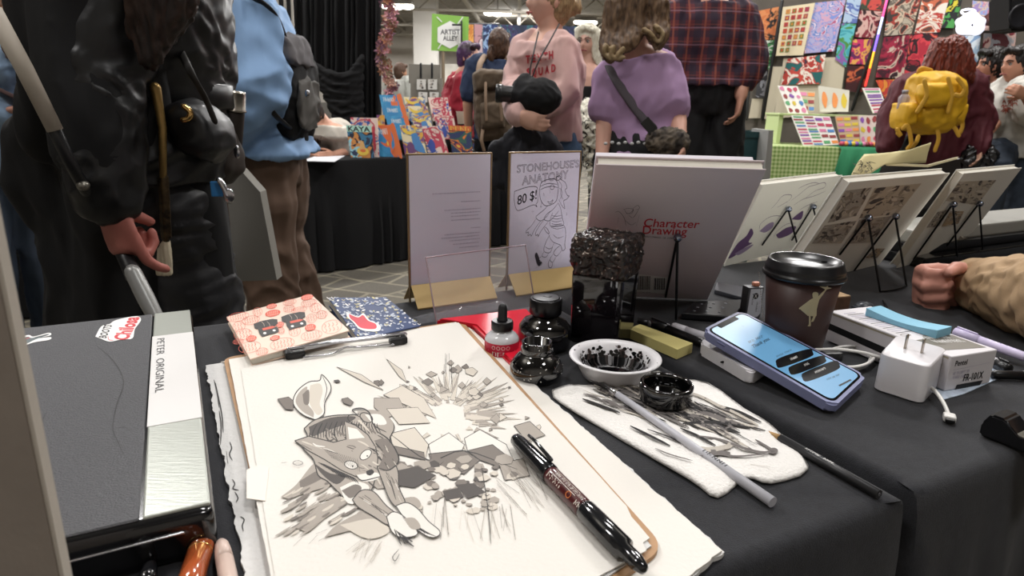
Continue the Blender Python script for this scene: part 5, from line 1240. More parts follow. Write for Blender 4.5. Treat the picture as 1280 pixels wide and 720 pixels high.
A = Art(lambda u, v: Mk @ V(u*wk, 0, v*hk), n=Mk.to_3x3() @ V(0, -1, 0), off=.0003)
A.poly([(.1, .16), (.35, .03), (.8, .03), (.97, .14), (.92, .95), (.14, .95)], mat('label_pale', '#c9ccd4', .4)); A.disc(.52, .72, .17, .10, blk); A.text('X', (.44, .67), (.16, 0), (0, .10), wht, bold=.03)
A.text('~A FIRST', (.30, .80), (0, -.4), (.09, 0), blk); A.text('~ULTRA', (.62, .52), (0, -.32), (.10, 0), blk); A.text('~SD CARD', (.80, .56), (0, -.4), (.07, 0), pg); A.build('label', bx2)
bm = BM(); box(bm, Mk, (.012, .004, hk), (.022, .012, hk+.006), .001, 1); obj('orange_tab', bm, mat('orange_tab', '#c98266', .5), t)
Mk = yawf(at(1036, 392), .35); t = thing('wood_block', Mk.translation.copy(), 'rough brown wooden block with pale top behind the coffee cup', 'block')
bm = BM(); box(bm, Mk, (-.01, 0, .0006), (.040, .03, .024), .0012, 2); obj('block', bm, mat('bark_brown', '#5b4232', .8, bump=.8, bscale=120, var=.3, vscale=80), t)
bm = BM(); box(bm, Mk, (-.0095, .0005, .024), (.0395, .0295, .0262), .0006, 1); obj('top_layer', bm, mat('pale_wood', '#b49877', .7, var=.2, vscale=90), t)
t = thing('binder_clip', at(1085, 385), 'small dark gadget with strap right of the wooden block', 'gadget')
bm = BM(); p = at(1080, 384, TZ+.010); ball(bm, p, (.016, .010, .009)); box(bm, yawf(p, .3), (-.018, -.008, -.0095), (.014, .008, .002), .002, 2); obj('body', bm, mat('gunmetal_grey', '#3d4046', .3), t)
bm = BM(); tube(bm, crv([at(1088, 392, TZ+.004), at(1100, 390, TZ+.003), at(1108, 384, TZ+.003), at(1104, 376, TZ+.003)], 5), .0018, 8); obj('strap', bm, M_blk, t, True)
# black tape dispenser at right edge
c = at(1222, 545, TZ); Mk = fr(V(c.x, c.y, TZ), (at(1290, 572)-at(1222, 545)).normalized(), None, (0, 0, 1))
t = thing('tape_dispenser', c, 'black tape dispenser with clear strip at the right edge', 'tape dispenser')
bm = BM(); P_ = [(0, 0, .001), (.085, 0, .001), (.085, 0, .012), (.030, 0, .012), (.018, 0, .026), (.006, 0, .026), (0, 0, .014)]
prism(bm, [Mk @ Vector(p) for p in P_], Mk.to_3x3() @ V(0, .030, 0)); bmesh.ops.bevel(bm, geom=bm.edges[:], offset=.0022, segments=2, affect='EDGES'); obj('body', bm, mat('dispenser_black', '#151517', .25), t, 'auto')
bm = BM(); box(bm, Mk, (.020, .003, .0125), (.085, .027, .0145)); obj('tape_strip', bm, mat('dusty_tape', '#6f6c64', .2), t)
bm = BM(); Mk2 = Mk; lathe(bm, Mk @ V(.065, .002, .03), [(.016, 0), (.024, 0), (.024, .024), (.016, .024)], axis=Mk.to_3x3() @ V(0, 1, 0), n=36); obj('tape_roll', bm, M_blk, t, True)
# ------------------------------------------------------------------ far table row
FE = V(.755, .655, 0).normalized(); FV = V(-FE.y, FE.x, 0); FO = V(-1.318, 3.83, 0)
ZF = .70
def fuv(u, v, z=ZF): return FO+FE*u+FV*v+V(0, 0, z)
for u0, u1, lb in ((-2.9, -1.02, 'black floor-length cloth on the left far table behind the cloaked walker'), (-1.0, 1.78, 'black floor-length cloth on the far table carrying the comic books')):
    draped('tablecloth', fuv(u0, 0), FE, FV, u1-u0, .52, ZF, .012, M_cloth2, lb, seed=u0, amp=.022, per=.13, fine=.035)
    table_under(fuv(u0, 0), FE, FV, u1-u0, .52, ZF, 'folding table hidden under '+lb)
def vquad(name, pxs, Y, th, m, parent=None, yaw=None):
    """thin upright panel whose front face fills four pixels on the plane y=Y (or a yawed plane through it)"""
    if yaw is None: P = [aY(x, y, Y) for x, y in pxs]; n = V(0, 1, 0)
    else:
        n = V(-math.sin(yaw), math.cos(yaw), 0); c = aY(*pxs[0], Y); P = [onpl(x, y, c, n) for x, y in pxs]
    bm = BM(); prism(bm, P, n*th); return obj(name, bm, m, parent), P
# sticker of the comic publisher on the left cloth
o, P = vquad('cloth_sticker', [(25, 352), (59, 350), (66, 380), (32, 387)], 2.93, .004, mat('sticker_off_white', '#b9b5a8', .6)); tag(o, 'black and white square sticker reading NEXT FRAMES low on the left black cloth', 'sticker')
A = Art(lambda x, y: aY(x, y, 2.93), n=V(0, -1, 0), off=.003)
e3 = lambda x, y: (x/7.2, 300+y/7.2)
A.poly([e3(*p) for p in ((200, 382), (350, 378), (362, 482), (218, 488))], blk); A.spoly([e3(*p) for p in ((215, 415), (240, 388), (320, 382), (345, 400), (340, 440), (335, 470), (310, 450), (250, 455), (222, 445))], wht)
A.text('NEXT', e3(222, 445), vec(e3(222, 445), e3(335, 432)), (0, -5.5), blk, bold=.03)
A.poly([e3(*p) for p in ((295, 500), (435, 490), (445, 572), (305, 580))], blk); A.spoly([e3(*p) for p in ((305, 520), (340, 505), (420, 510), (440, 535), (425, 560), (340, 568), (305, 555))], wht); A.text('FRAMES', e3(308, 555), vec(e3(308, 555), e3(432, 548)), (0, -4.5), blk, bold=.03)
A.poly([e3(*p) for p in ((232, 505), (280, 500), (288, 580), (242, 588))], blk); A.spoly([e3(*p) for p in ((240, 520), (270, 510), (272, 560), (250, 580))], wht); A.poly([e3(*p) for p in ((362, 378), (405, 376), (420, 472), (370, 478))], mat('sticker_grey2', '#6f6d66', .6))
A.build('sticker_print', o)
for k, (x, y) in enumerate(((1, 326), (4, 310), (0, 300))):
    bm = BM(); p = aY(x, y, 2.86); ball(bm, p, (.016, .006, .016)); o = obj('blue_disc', bm, mat('dusty_blue', '#5e8286', .6)); tag(o, ['lowest dusty blue disc pinned on the left black cloth', 'middle dusty blue disc pinned on the left black cloth', 'top dusty blue disc pinned on the left black cloth'][k], 'badge')
o, P = vquad('art_print', [(-6, 168), (31, 163), (24, 206), (-6, 210)], 2.95, .004, artmat('bw_line_art', ['#d7dbd8', '#9fb7bd', '#d7dbd8', '#4c5250', '#e6e6df'], 28, 3)); tag(o, 'black and white line art print at the left edge of the far table', 'print')
# mint sign
o, P = vquad('hanging_sign', [(-30, -10), (36, -10), (39, 20), (33, 30), (20, 33), (-30, 30)], 3.1, .01, mat('mint_card', '#a9cfc0', .6)); tag(o, 'mint green sign with dark sideways block letters at top left', 'sign')
A = Art(lambda x, y: aY(x, y, 3.1), n=V(0, -1, 0), off=.002); dg_ = mat('dark_letter', '#1d2320', .6); z8 = lambda x, y: (x/8, y/8)
for pts in ([(78, 30), (265, 45), (262, 80), (78, 68)], [(78, 100), (260, 98), (262, 112), (160, 145), (255, 158), (250, 192), (65, 182), (65, 150)], [(-60, 22), (55, 28), (55, 62), (-60, 58)], [(-60, 85), (48, 88), (48, 120), (-60, 118)], [(-60, 140), (42, 145), (40, 180), (-60, 175)]):
    A.poly([z8(*p) for p in pts], dg_)
A.build('lettering', o)
def low(o, lim=1.3):
    for v in o.data.vertices:
        if v.co.z < lim: v.co.z = 0
# ------------------------------------------------------------------ black drape booth
M_drape = mat('black_drape', '#0d0d0f', .9, bump=.1, bscale=100)
t = thing('booth_drape', aY(420, 340, 5.6).xy.to_3d(), 'tall black pipe-and-drape curtain behind the far table', 'curtain')
def drape(name, px0, px1, Y, bot, m, parent, top=-60, amp=.03, n=90, seed=0):
    bm = BM(); g = []
    for i in range(n+1):
        px = px0+(px1-px0)*i/n; col = []
        f = math.sin(i*.9+seed+math.sin(i*.31)*2)*amp
        for j in range(13):
            py = top+(bot(px)-top)*j/12; p = aY(px, py, Y); p = V(p.x, Y+f+amp*.6*noise.noise(V(i*.25, j*.3, seed)), p.z); col.append(bm.verts.new(p))
        g.append(col)
    for i in range(n):
        for j in range(12): f_ = bm.faces.new((g[i][j], g[i+1][j], g[i+1][j+1], g[i][j+1])); f_.smooth = True
    o = obj(name, bm, m, parent, True); o.modifiers.new('s', 'SOLIDIFY').thickness = .006; return o
def botf(px):
    if px > 449: return 330
    if px < 386: return 80+max(0, px-366)*.1
    return 84+(px-386)*(155-84)/(449-386)
drape('main_curtain', 366, 476, 5.5, botf, M_drape, t)
# swag: hanging fold of cloth across
bm = BM()
for k in range(7):
    y0 = 80+k*9; tube(bm, crv([aY(388+k*5, y0-2+k*2, 5.42), aY(412+k*3, y0+12+k*3, 5.38), aY(436, y0+14+k*2, 5.40), aY(452, y0-8+k*3, 5.44)], 6), .03, 8)
bm = voxel(bm, .012, 3, wr=.012, ws=(8, 8, 25)); obj('swag', bm, M_drape, t, True)
o, P = vquad('side_panel', [(360, 80), (420, 80), (452, 155), (452, 330), (360, 330)], 7.2, .02, mat('booth_grey_panel', '#a7a49c', .8)); tag(o, 'grey panel showing through the gap under the black swag', 'panel'); low(o, 9)
o, P = vquad('side_panel', [(378, 128), (425, 128), (425, 230), (378, 230)], 7.0, .03, mat('corrugated_grey', '#6e6b66', .8)); tag(o, 'dark grey low panel under the black swag', 'panel'); low(o, .9)
t = thing('striped_banner', aY(355, 50, 4.5), 'white banner with black upright stripes beside the blue-shirted man', 'banner')
bm = BM(); P = [aY(x, y, 4.5) for x, y in ((338, -20), (365, -20), (368, 50), (340, 50))]; prism(bm, P, V(0, .01, 0)); obj('panel', bm, mat('banner_white', '#cfcac0', .6), t)
bm = BM(); prism(bm, [aY(x, y, 4.495) for x, y in ((347, -20), (353, -20), (355, 26), (350, 26))], V(0, .004, 0)); obj('stripe', bm, blk, t)
bm = BM(); prism(bm, [aY(x, y, 4.495) for x, y in ((357, -20), (362, -20), (364, 26), (359, 26))], V(0, .004, 0)); obj('stripe', bm, blk, t)
# flower garland
bm = BM(); q = random.Random(5); fm = [mat('petal_pink', '#b8808a', .7), mat('petal_rust', '#b07a5c', .7), mat('petal_peach', '#c9a08c', .7), mat('petal_plum', '#8a6478', .7), mat('leaf_dry', '#7a6a50', .7)]
for k in range(190):
    y = q.uniform(-20, 122); x = 483+6*math.sin(y*.07)+q.gauss(0, 3.4); p = aY(x, y, 5.2+q.uniform(-.06, .06)); r_ = q.uniform(.02, .036); mi_ = q.choice([0, 0, 1, 1, 2, 2, 3, 4])
    n_ = V(q.uniform(-1, 1), -1, q.uniform(-1, 1)).normalized(); a0 = q.uniform(0, 6)
    u_ = n_.orthogonal().normalized(); w_ = n_.cross(u_); c0 = bm.verts.new(p-n_*.008)
    for i in range(5):
        a = a0+2*PI*i/5; d1, d2, d3 = [(u_*math.cos(a+s)+w_*math.sin(a+s)) for s in (-.45, 0, .45)]
        f = bm.faces.new((c0, bm.verts.new(p+d1*r_*.8), bm.verts.new(p+d2*r_*1.2+n_*.01), bm.verts.new(p+d3*r_*.8))); f.material_index = mi_
tube(bm, [aY(483+6*math.sin(y*.07), y, 5.2) for y in range(-20, 124, 6)], .005, 5, mi=4)
o = obj('flower_garland', bm, fm); tag(o, 'hanging garland of pink and rust flowers beside the black drape', 'garland', kind='stuff')
# ------------------------------------------------------------------ comic display on the far table
comic = {'kaya': ['#18243f', '#2f6f92', '#0f1830', '#c9853f', '#8fc3cf', '#22304f'], 'blue': ['#2f86b5', '#3a93c0', '#2f86b5', '#2a7db0', '#d4652f'], 'cream': ['#e4d6ae', '#e4d6ae', '#5c7fb0', '#d8a23f', '#7a4a7c', '#e4d6ae'],
         'pink': ['#e6cfc4', '#e6cfc4', '#c4475a', '#e6cfc4', '#3a5fae', '#e2b9a8'], 'dark': ['#20305c', '#2d5b4c', '#d8792c', '#27204a', '#b9413a', '#d9b13b']}
CM = {k: artmat('comic_'+k, v, 8 if k != 'blue' else 4, i, .8) for i, (k, v) in enumerate(comic.items())}
lampw = mat('comic_title_white', '#d9ddd8', .5); mint = mat('comic_title_mint', '#a9d3c4', .5); orng = mat('comic_orange', '#d36a34', .5); yel = mat('comic_yellow', '#e0bf4a', .5); teal = mat('comic_teal', '#2f7f8c', .5)
X6 = lambda x, y: (420+x/6.4, 100+y/6.4)
def comicbook(kind, q4, Y, label, title, tcol, group):
    px = [X6(*p) for p in q4]; n = V(0, 1, 0); dY = Y; Y = 5.04/(1-.001084*(sum(p[0] for p in px)/4-640))+dY
    bl = aY(*px[3], Y); t = thing('comic_book', bl, label, 'comic book', group)
    P = [aY(*px[3], Y), aY(*px[2], Y), aY(*px[1], Y+.05), aY(*px[0], Y+.05)]
    for k in (0, 1): P[k].z = max(P[k].z, ZF+.003)
    if dY > .1: STEPS.append((P[0].x, P[1].x, Y, min(P[0].z, P[1].z)))
    t.location.z = P[0].z; bm = BM(); prism(bm, P, V(0, .012, 0)); cv_ = obj('book_body', bm, CM[kind], t)
    A = Art(lambda u, v: P[0]*(1-u)*(1-v)+P[1]*u*(1-v)+P[2]*u*v+P[3]*(1-u)*v, n=V(0, -1, .2).normalized(), off=.002)
    if kind == 'kaya':
        A.poly([(0, .8), (1, .8), (1, 1), (0, 1)], mint); A.text(title, (.06, .82), (.88, 0), (0, .15), blk, bold=.03); A.disc(.55, .2, .25, .13, yel); A.poly([(.4, .2), (.5, .55), (.62, .5), (.7, .2)], mat('comic_sand', '#d6a768', .6)); A.disc(.56, .22, .12, .05, orng)
    elif kind == 'blue':
        A.spoly([(.78, 1), (.92, .85), (.85, .6), (.95, .35), (.8, .12), (1, 0), (1, 1)], orng); A.spoly([(.1, .9), (.6, .97), (.82, .7), (.78, .3), (.45, .04), (.2, .35)], CM['blue']); A.text(title, (.14, .72), (.5, 0), (0, .16), lampw, bold=.05); A.disc(.55, .42, .03, .07, yel)
    elif kind == 'cream':
        A.spoly([(.05, .95), (.4, .8), (.8, .95), (.6, .7), (.2, .72)], yel); A.spoly([(.45, .7), (.7, .75), (.8, .55), (.95, .1), (.5, .2)], mat('comic_blue2', '#4c83b8', .6)); A.spoly([(.15, .3), (.35, .45), (.5, .3), (.4, .05), (.18, .08)], mat('comic_plum', '#6d4470', .6)); A.text(title, (.5, .78), (.4, 0), (0, .1), mat('comic_blue2', '#4c83b8', .6))
    elif kind == 'pink':
        A.ring(.5, .78, .38, .17, .03, mat('comic_rose', '#c4475a', .6)); A.text(title, (.25, .72), (.5, 0), (0, .12), mat('comic_rose', '', .6)); A.spoly([(.1, .4), (.3, .55), (.45, .4), (.35, .1), (.15, .12)], mat('comic_indigo', '#3d53a4', .6)); A.spoly([(.7, .6), (.85, .8), (.9, .3), (.75, .1)], mat('comic_rose', '', .6))
    else:
        A.poly([(0, .82), (1, .82), (1, 1), (0, 1)], orng); A.text(title, (.08, .84), (.84, 0), (0, .13), yel, bold=.05)
    A.build('cover_art', cv_); return t
STEPS = []
rows = [('blue', 345, 118, 178, 34, 86, '~HOUSE', 'blue and orange comic'), ('cream', 540, 135, 165, 32, 72, '~STAR', 'cream comic with yellow swoosh'), ('pink', 735, 138, 155, 33, 73, '~LIFE', 'pale pink comic with red ring')]
for kind, x, y, w, dx, dy, ti, nm in rows:
    for r in range(3):
        a, b = x+dx*r, y+dy*r; hgt = 190
        comicbook(kind, [(a, b), (a+w-8*r, b+3), (a+w+30-8*r, b+hgt), (a+40, b+hgt)], .36-.10*r, nm+(', topmost of its three-step rack', ', middle of its three-step rack', ', lowest of its three-step rack')[r], ti, None, 'comics on the stepped racks')
comicbook('kaya', [(80, 362), (282, 368), (305, 645), (122, 655)], 0, 'dark blue comic with mint title KAYA, leftmost of the front row', 'KAYA', None, 'comics in the front row')
comicbook('blue', [(285, 362), (468, 360), (532, 640), (322, 632)], 0, 'blue comic with orange edge in the front row beside KAYA', '~HOUSE', None, 'comics in the front row')
comicbook('cream', [(510, 362), (680, 365), (728, 600), (552, 600)], 0, 'cream comic with purple-haired figure in the front row', '~STAR', None, 'comics in the front row')
comicbook('pink', [(688, 370), (838, 368), (905, 600), (738, 600)], 0, 'pink comic with blue palm shape in the front row', '~LIFE', None, 'comics in the front row')
comicbook('dark', [(895, 362), (1082, 372), (1090, 600), (930, 600)], 0, 'dark comic with flame-coloured title, rightmost of the front row', '~ZOOM', None, 'comics in the front row')
comicbook('pink', [(115, 300), (330, 305), (345, 630), (130, 630)], .05, 'violet comic with small skulls lying behind KAYA', '~  ', None, 'comics behind the front row')
comicbook('cream', [(325, 280), (385, 282), (400, 620), (340, 620)], .06, 'orange-yellow small book peeking out behind KAYA', '~SU', None, 'comics behind the front row')
t = thing('book_rack', fuv(1.0, .4), 'black stepped riser rack holding the comic books', 'rack')
for x0, x1, y_, z_ in STEPS:
    if z_ > ZF+.012: bm = BM(); box(bm, Matrix(), (x0, y_+.001, ZF+.002), (x1, y_+.05, z_-.001), .002, 1); obj('step', bm, mat('rack_black', '#141416', .6), t)
o, P = vquad('folded_card', [X6(960, 250), X6(1060, 252), X6(1062, 350), X6(975, 352)], 5.2, .04, mat('cream_card', '#cfcbbb', .6)); tag(o, 'small cream card box at the right end of the comic display', 'card')
o, P = vquad('paper_sheet', [(375, 196), (437, 194), (440, 199), (376, 201)], 3.75, .12, mat('white_sheet', '#c9c9cc', .7)); bpy.data.objects.remove(o)
sheet('paper_sheet', [(376, 201), (398, 194), (432, 194), (418, 202)], ZF+.004, .003, mat('white_sheet', '#c9c9cc', .7), 'white sheet being drawn on by the seated person in white', 'paper')
# ------------------------------------------------------------------ middle distance
t = thing('aisle_sign', aY(555, 120, 8.5), 'green ARTIST ALLEY banner sign with white hexagon on a pole', 'sign')
o, P = vquad('panel', [(540, 17), (586, 21), (585, 65), (539, 63)], 8.5, .02, mat('sign_green', '#7ba94a', .6), t)
A = Art(lambda x, y: aY(300+x/4, y/4, 8.5), n=V(0, -1, 0), off=.004); sg = mat('sign_white', '#d9d9d6', .6); sgd = mat('sign_text', '#4a4a4c', .6)
for l in ([(985, 85), (1010, 110)], [(1115, 85), (1085, 125)], [(990, 245), (1010, 215)], [(1110, 245), (1085, 215)]): A.line(l, 5, sg, smooth=False, taper=False)
A.poly([(1050, 105), (1112, 135), (1112, 210), (1050, 243), (988, 210), (988, 138)], sg)
A.text('ARTIST', (1002, 172), (98, 0), (0, -24), sgd, bold=.03); A.text('ALLEY', (1015, 202), (74, 2), (0, -24), sgd, bold=.03); A.build('lettering', o)
bm = BM(); tube(bm, [aY(554, 64, 8.52), V(aY(554, 64, 8.52).x, 8.52, 0.01)], .02, 8); obj('pole', bm, mat('sign_pole', '#6b5c48', .6), t)
bm = BM(); tube(bm, [aY(566, 31, 8.45), aY(577, 31, 8.45)], .012, 6); tube(bm, [aY(577, 27, 8.45), aY(577, 55, 8.45)], .012, 6); obj('bracket', bm, blk, t)
# grid display with framed prints
t = thing('print_rack', aY(532, 150, 8.2), 'grey display rack of small framed prints behind the comics', 'rack')
for a, b in (((511, 80), (550, 104)), ((513, 97), (553, 122)), ((513, 120), (553, 145))):
    o_, _ = vquad('rack_panel', [a, (b[0], a[1]+1), b, (a[0], b[1])], 8.2 if a[1] == 80 else 8.1, .03, mat('rack_grey_felt', '#77736b', .9), t)
    if a[1] == 120: low(o_, .97)
for x in (526, 540): 
    bm = BM(); tube(bm, [aY(x, 80, 8.08), aY(x, 97, 8.08)], .014, 6); obj('hook', bm, blk, t)
for k, (x, y) in enumerate(((521, 99), (535, 99), (523, 115), (537, 115))):
    o, P = vquad('framed_print', [(x, y), (x+11, y+.3), (x+11, y+13), (x, y+13)], 8.05, .02, mat('print_white', '#c9c7c2', .6)); tag(o, 'small white framed print, '+['upper left', 'upper right', 'lower left', 'lower right'][k]+' of four on the grey rack', 'print', 'framed prints on the grey rack')
    A = Art(lambda a_, b_: aY(a_, b_, 8.05), n=V(0, -1, 0), off=.003); q = random.Random(k)
    for j in range(9): A.disc(x+q.uniform(3.5, 7.5), y+q.uniform(2, 11), q.uniform(.6, 1.8), q.uniform(.5, 1.4), [g1, inkd, g2][j % 3], 8)
    A.build('drawing', o)
# navy booth backdrop and banners
o, P = vquad('booth_backdrop', [(588, 30), (725, 33), (725, 127), (588, 127)], 13, .03, artmat('night_backdrop', ['#14203a', '#182a4c', '#14203a', '#3a2f60', '#182a4c', '#2c6e78', '#14203a', '#7a8aa0'], 3.2, 5)); tag(o, 'dark navy patterned booth backdrop behind the pink sweatshirt', 'backdrop'); low(o, 1.4)
bm = BM(); a_, b_ = aY(577, 30.5, 11.52), aY(624, 30.5, 11.52); tube(bm, [a_, b_], .02, 6); tube(bm, [a_, V(a_.x, a_.y, .01)], .02, 6); tube(bm, [b_, V(b_.x, b_.y, .01)], .02, 6); o = obj('banner_stand', bm, mat('stand_grey', '#4a4a4c', .5)); tag(o, 'thin stand frame carrying the three hanging banners behind the hair bun', 'stand')
for k, (x0, x1, cols, lb) in enumerate(((579, 592, ['#1c3f47', '#c47a34', '#e0a24c', '#1c3f47'], 'orange flower banner right of the green sign'), (593, 603, ['#c0a8ae', '#d9ccd0', '#7a5560', '#b98a90'], 'pale pink banner hanging beyond the red-shirted man'), (604, 622, ['#15224a', '#20356a', '#8aa6c9', '#15224a'], 'navy and white banner beyond the hair bun'))):
    o, P = vquad('hanging_banner', [(x0, 30), (x1, 31), (x1, 80), (x0, 80)], 11.5, .02, artmat('banner_%d' % k, cols, 3.5, k+9)); tag(o, lb, 'banner')
# general far booths: dark drapes so that the hall reads busy
for k, (x0, x1, y0, Y, col, lb) in enumerate(((470, 520, 108, 16, '#8d8a84', 'low grey booth wall far behind the garland'), (700, 850, 66, 18, '#3b3a3e', 'dark booth wall far behind the white-haired person'), (555, 600, 80, 20, '#a29e95', 'pale booth wall far behind the aisle sign'), (830, 960, 60, 15, '#4c4a48', 'grey brown booth wall behind the plaid shirt'))):
    o, P = vquad('booth_wall', [(x0, y0), (x1, y0), (x1, 150), (x0, 150)], Y, .05, mat('booth_wall_%d' % k, col, .9, var=.3, vscale=1.5)); 
    for v in o.data.vertices:
        if v.co.z < 1.2: v.co.z = 0
    tag(o, lb, 'booth wall')
# ------------------------------------------------------------------ poster wall at the right
PWc = aY(1000, 60, 7.6); PWn = V(-math.sin(R(-24)), math.cos(R(-24)), 0)
k4 = lambda x, y: (900+x/3.366, y/3.364)
def pwq(name, q4, m, off=0, th=.006, parent=None):
    P = [onpl(*k4(*p), PWc-PWn*off, PWn) for p in q4]; bm = BM(); prism(bm, P, PWn*th); return obj(name, bm, m, parent), P
PAL = {0: ['#c4703f', '#cf8552', '#c4703f', '#1f1a1a', '#cf8552'], 1: ['#3f8f4f', '#dfe2da', '#3f8f4f', '#20301f', '#9a9a9a'], 2: ['#3a3a3e', '#8a8a90', '#26262a'], 4: ['#a9a6cc', '#7b8fd0', '#c9a0b8', '#a9a6cc', '#5f7fc0', '#d8c8d8', '#b05a80'],
       5: ['#a9bfd6', '#5b6fae', '#c9d4e0', '#8a6a9a'], 6: ['#6b1f2c', '#c0473f', '#2c3f2c', '#7d2230'], 7: ['#4a1420', '#7d2230', '#c9a49a', '#2a0c14'], 8: ['#3f9aa8', '#62b6bf', '#4a8a3f', '#3f9aa8', '#8a5aa0'], 9: ['#a0204f', '#7a1a5a', '#d8a050', '#c0305f', '#5a1a50'],
       10: ['#3a0f14', '#6a1a1a', '#c0603a', '#2a0a10'], 11: ['#1f5f5f', '#c0463a', '#e6dccf', '#b03a30', '#3a2a3a'], 12: ['#b5aa98', '#6b6258', '#c9b8a0', '#a03a30', '#3a3430'], 13: ['#ded2c4', '#ded2c4', '#b53a30', '#e8e0d4', '#c96a4a', '#5a3a34'],
       14: ['#3a0f20', '#7a1430', '#a0203f', '#c9b8a8', '#2a0a18'], 15: ['#b0283a', '#d0404a', '#2a1018', '#8a1a2c', '#d86a50'], 16: ['#d8602c', '#c03a3a', '#e0903a', '#a02a3a'], 17: ['#d8b8b0', '#c98aa0', '#9aa8d8', '#d8c0a8', '#a08ac0'], 18: ['#7a2a34', '#c9a8a0', '#9a9aa0', '#5a2028'], 19: ['#a9c4dc', '#dfe8f0', '#8aa8cc'], 20: ['#1a1a20', '#d8c83a', '#1a1a20', '#4a9a4a']}
posters = [(0, [(115, 55), (250, 28), (235, 165), (150, 170)], 'orange poster with black dragon shape behind the plaid shirt'), (1, [(150, 173), (235, 168), (215, 290), (160, 292)], 'green and white poster below the orange dragon poster'),
  (2, [(160, 297), (205, 295), (185, 410), (150, 410)], 'dark grey poster near the plaid man\'s arm'), (3, [(265, 30), (400, 12), (350, 232), (235, 235)], 'cream sticker sheet poster with a grid of small pictures'),
  (4, [(400, 12), (530, -2), (480, 215), (353, 225)], 'lilac and blue poster right of the cream grid poster'), (5, [(536, -8), (596, -8), (575, 98), (516, 95)], 'pale blue narrow poster at the top'), (6, [(597, -8), (697, -8), (688, 46), (592, 40)], 'dark red and green poster at the top edge'),
  (7, [(590, 43), (685, 49), (656, 160), (568, 156)], 'dark crimson poster with pale figures'), (8, [(512, 98), (573, 101), (530, 282), (485, 250)], 'teal and green narrow poster'), (9, [(560, 165), (652, 165), (631, 272), (545, 270)], 'magenta poster with two yellow figures'),
  (10, [(540, 275), (631, 278), (606, 386), (525, 386)], 'small dark red poster below the magenta one'), (11, [(285, 247), (445, 228), (425, 352), (255, 357)], 'red and teal poster with large white figure'), (12, [(712, -8), (845, -8), (805, 142), (690, 152)], 'beige and grey action poster'),
  (13, [(852, -8), (965, -8), (925, 135), (818, 141)], 'white poster with red swirls'), (14, [(690, 157), (800, 147), (770, 330), (655, 325)], 'deep crimson poster with pale head'), (15, [(802, 146), (920, 137), (880, 290), (773, 322)], 'bright red poster with black horned shape'),
  (16, [(655, 337), (762, 332), (742, 410), (700, 425)], 'orange poster half hidden by the maroon jacket'), (17, [(1062, 3), (1218, 13), (1195, 132), (1062, 125)], 'pastel poster with figures at top right'), (18, [(1110, 140), (1247, 138), (1240, 202), (1105, 205)], 'dull red and grey poster below the pastel one'),
  (19, [(1015, 150), (1097, 150), (1085, 262), (1030, 262)], 'pale blue glossy poster right of the long red hair'), (20, [(967, -8), (1022, -8), (985, 118), (930, 116)], 'black, yellow and green poster by the ghost lamp')]
for i, q4, lb in posters:
    m_ = mat('sticker_sheet_cream', '#ddcfae', .6) if i == 3 else artmat('poster_art_%d' % i, PAL[i], 5 if i not in (4, 12) else 7, i*1.3)
    o, P = pwq('poster', q4, m_, .02+.004*(i % 4)); tag(o, lb, 'poster', 'posters on the right booth wall')
    if i == 3:
        A = Art(lambda u, v: P[0]*(1-u)*(1-v)+P[1]*u*(1-v)+P[2]*u*v+P[3]*(1-u)*v, n=-PWn, off=.003); cs = [mat('stamp_%d' % k, c_, .6) for k, c_ in enumerate(('#b5482f', '#c98a3a', '#6a7a3a', '#9a3a4a', '#b57a4a'))]; q = random.Random(1)
        for r in range(7):
            for c_ in range(4):
                if r == 6 and c_ > 1: continue
                u, v = .12+c_*.2, .06+r*.13; A.poly([(u, v), (u+.14, v), (u+.14, v+.09), (u, v+.09)], q.choice(cs)); A.disc(u+.07, v+.045, .04, .03, q.choice(cs), 8)
        A.build('grid_print', o)
B0_, B1_ = onpl(*k4(60, 300), PWc, PWn), onpl(*k4(1500, 300), PWc, PWn); bm = BM()
prism(bm, [V(B0_.x, B0_.y, 0)+PWn*.03, V(B1_.x, B1_.y, 0)+PWn*.03, V(B1_.x, B1_.y, 3.4)+PWn*.03, V(B0_.x, B0_.y, 3.4)+PWn*.03], PWn*.03); o = obj('booth_wall', bm, mat('poster_wall_fabric', '#5d574f', .9, var=.15, vscale=3)); tag(o, 'brown-grey fabric wall behind the posters at the right', 'booth wall')
for q4, lb in (([(205, 280), (267, 280), (222, 500), (180, 500)], 'blank cream panel left of the display boards'), ([(135, 415), (180, 415), (170, 497), (120, 497)], 'small blank cream panel beside the plaid man\'s hand'), ([(268, 245), (530, 240), (500, 470), (225, 500)], 'pale see-through grid panel behind the sticker boards')):
    o, P = pwq('partition_screen', q4, mat('cream_panel', '#c3b9a3', .8), .006); tag(o, lb, 'panel')
# poles
for k, (a, b, c_, lb) in enumerate((((180, 500), (262, 5), '#141414', 'black banner pole left of the cream grid poster'), ((556, 460), (712, -10), '#141414', 'black slanting pole in the middle of the poster wall'), ((110, 500), (150, 60), '#3a3a3a', 'thin grey pole beside the plaid shirt'))):
    bm = BM(); tube(bm, [onpl(*k4(*a), PWc-PWn*.1, PWn), onpl(*k4(*b), PWc-PWn*.1, PWn)], .018, 8); o = obj('banner_pole', bm, mat('pole_'+c_[1:], c_, .5)); tag(o, lb, 'pole')
t = thing('light_strip', onpl(*k4(640, 300), PWc-PWn*.12, PWn), 'glowing rainbow light strip along the slanting pole', 'light strip')
for k, c_ in enumerate(('#e0352f', '#e8a02c', '#7b5fe0', '#c9d0ff', '#e04f8a')):
    a = (612+k*18, 360-k*72); b = (630+k*18, 288-k*72)
    bm = BM(); tube(bm, [onpl(*k4(*a), PWc-PWn*.13, PWn), onpl(*k4(*b), PWc-PWn*.13, PWn)], .012, 6); obj('glow_segment', bm, mat('glow_'+c_[1:], c_, emit=1.6), t)
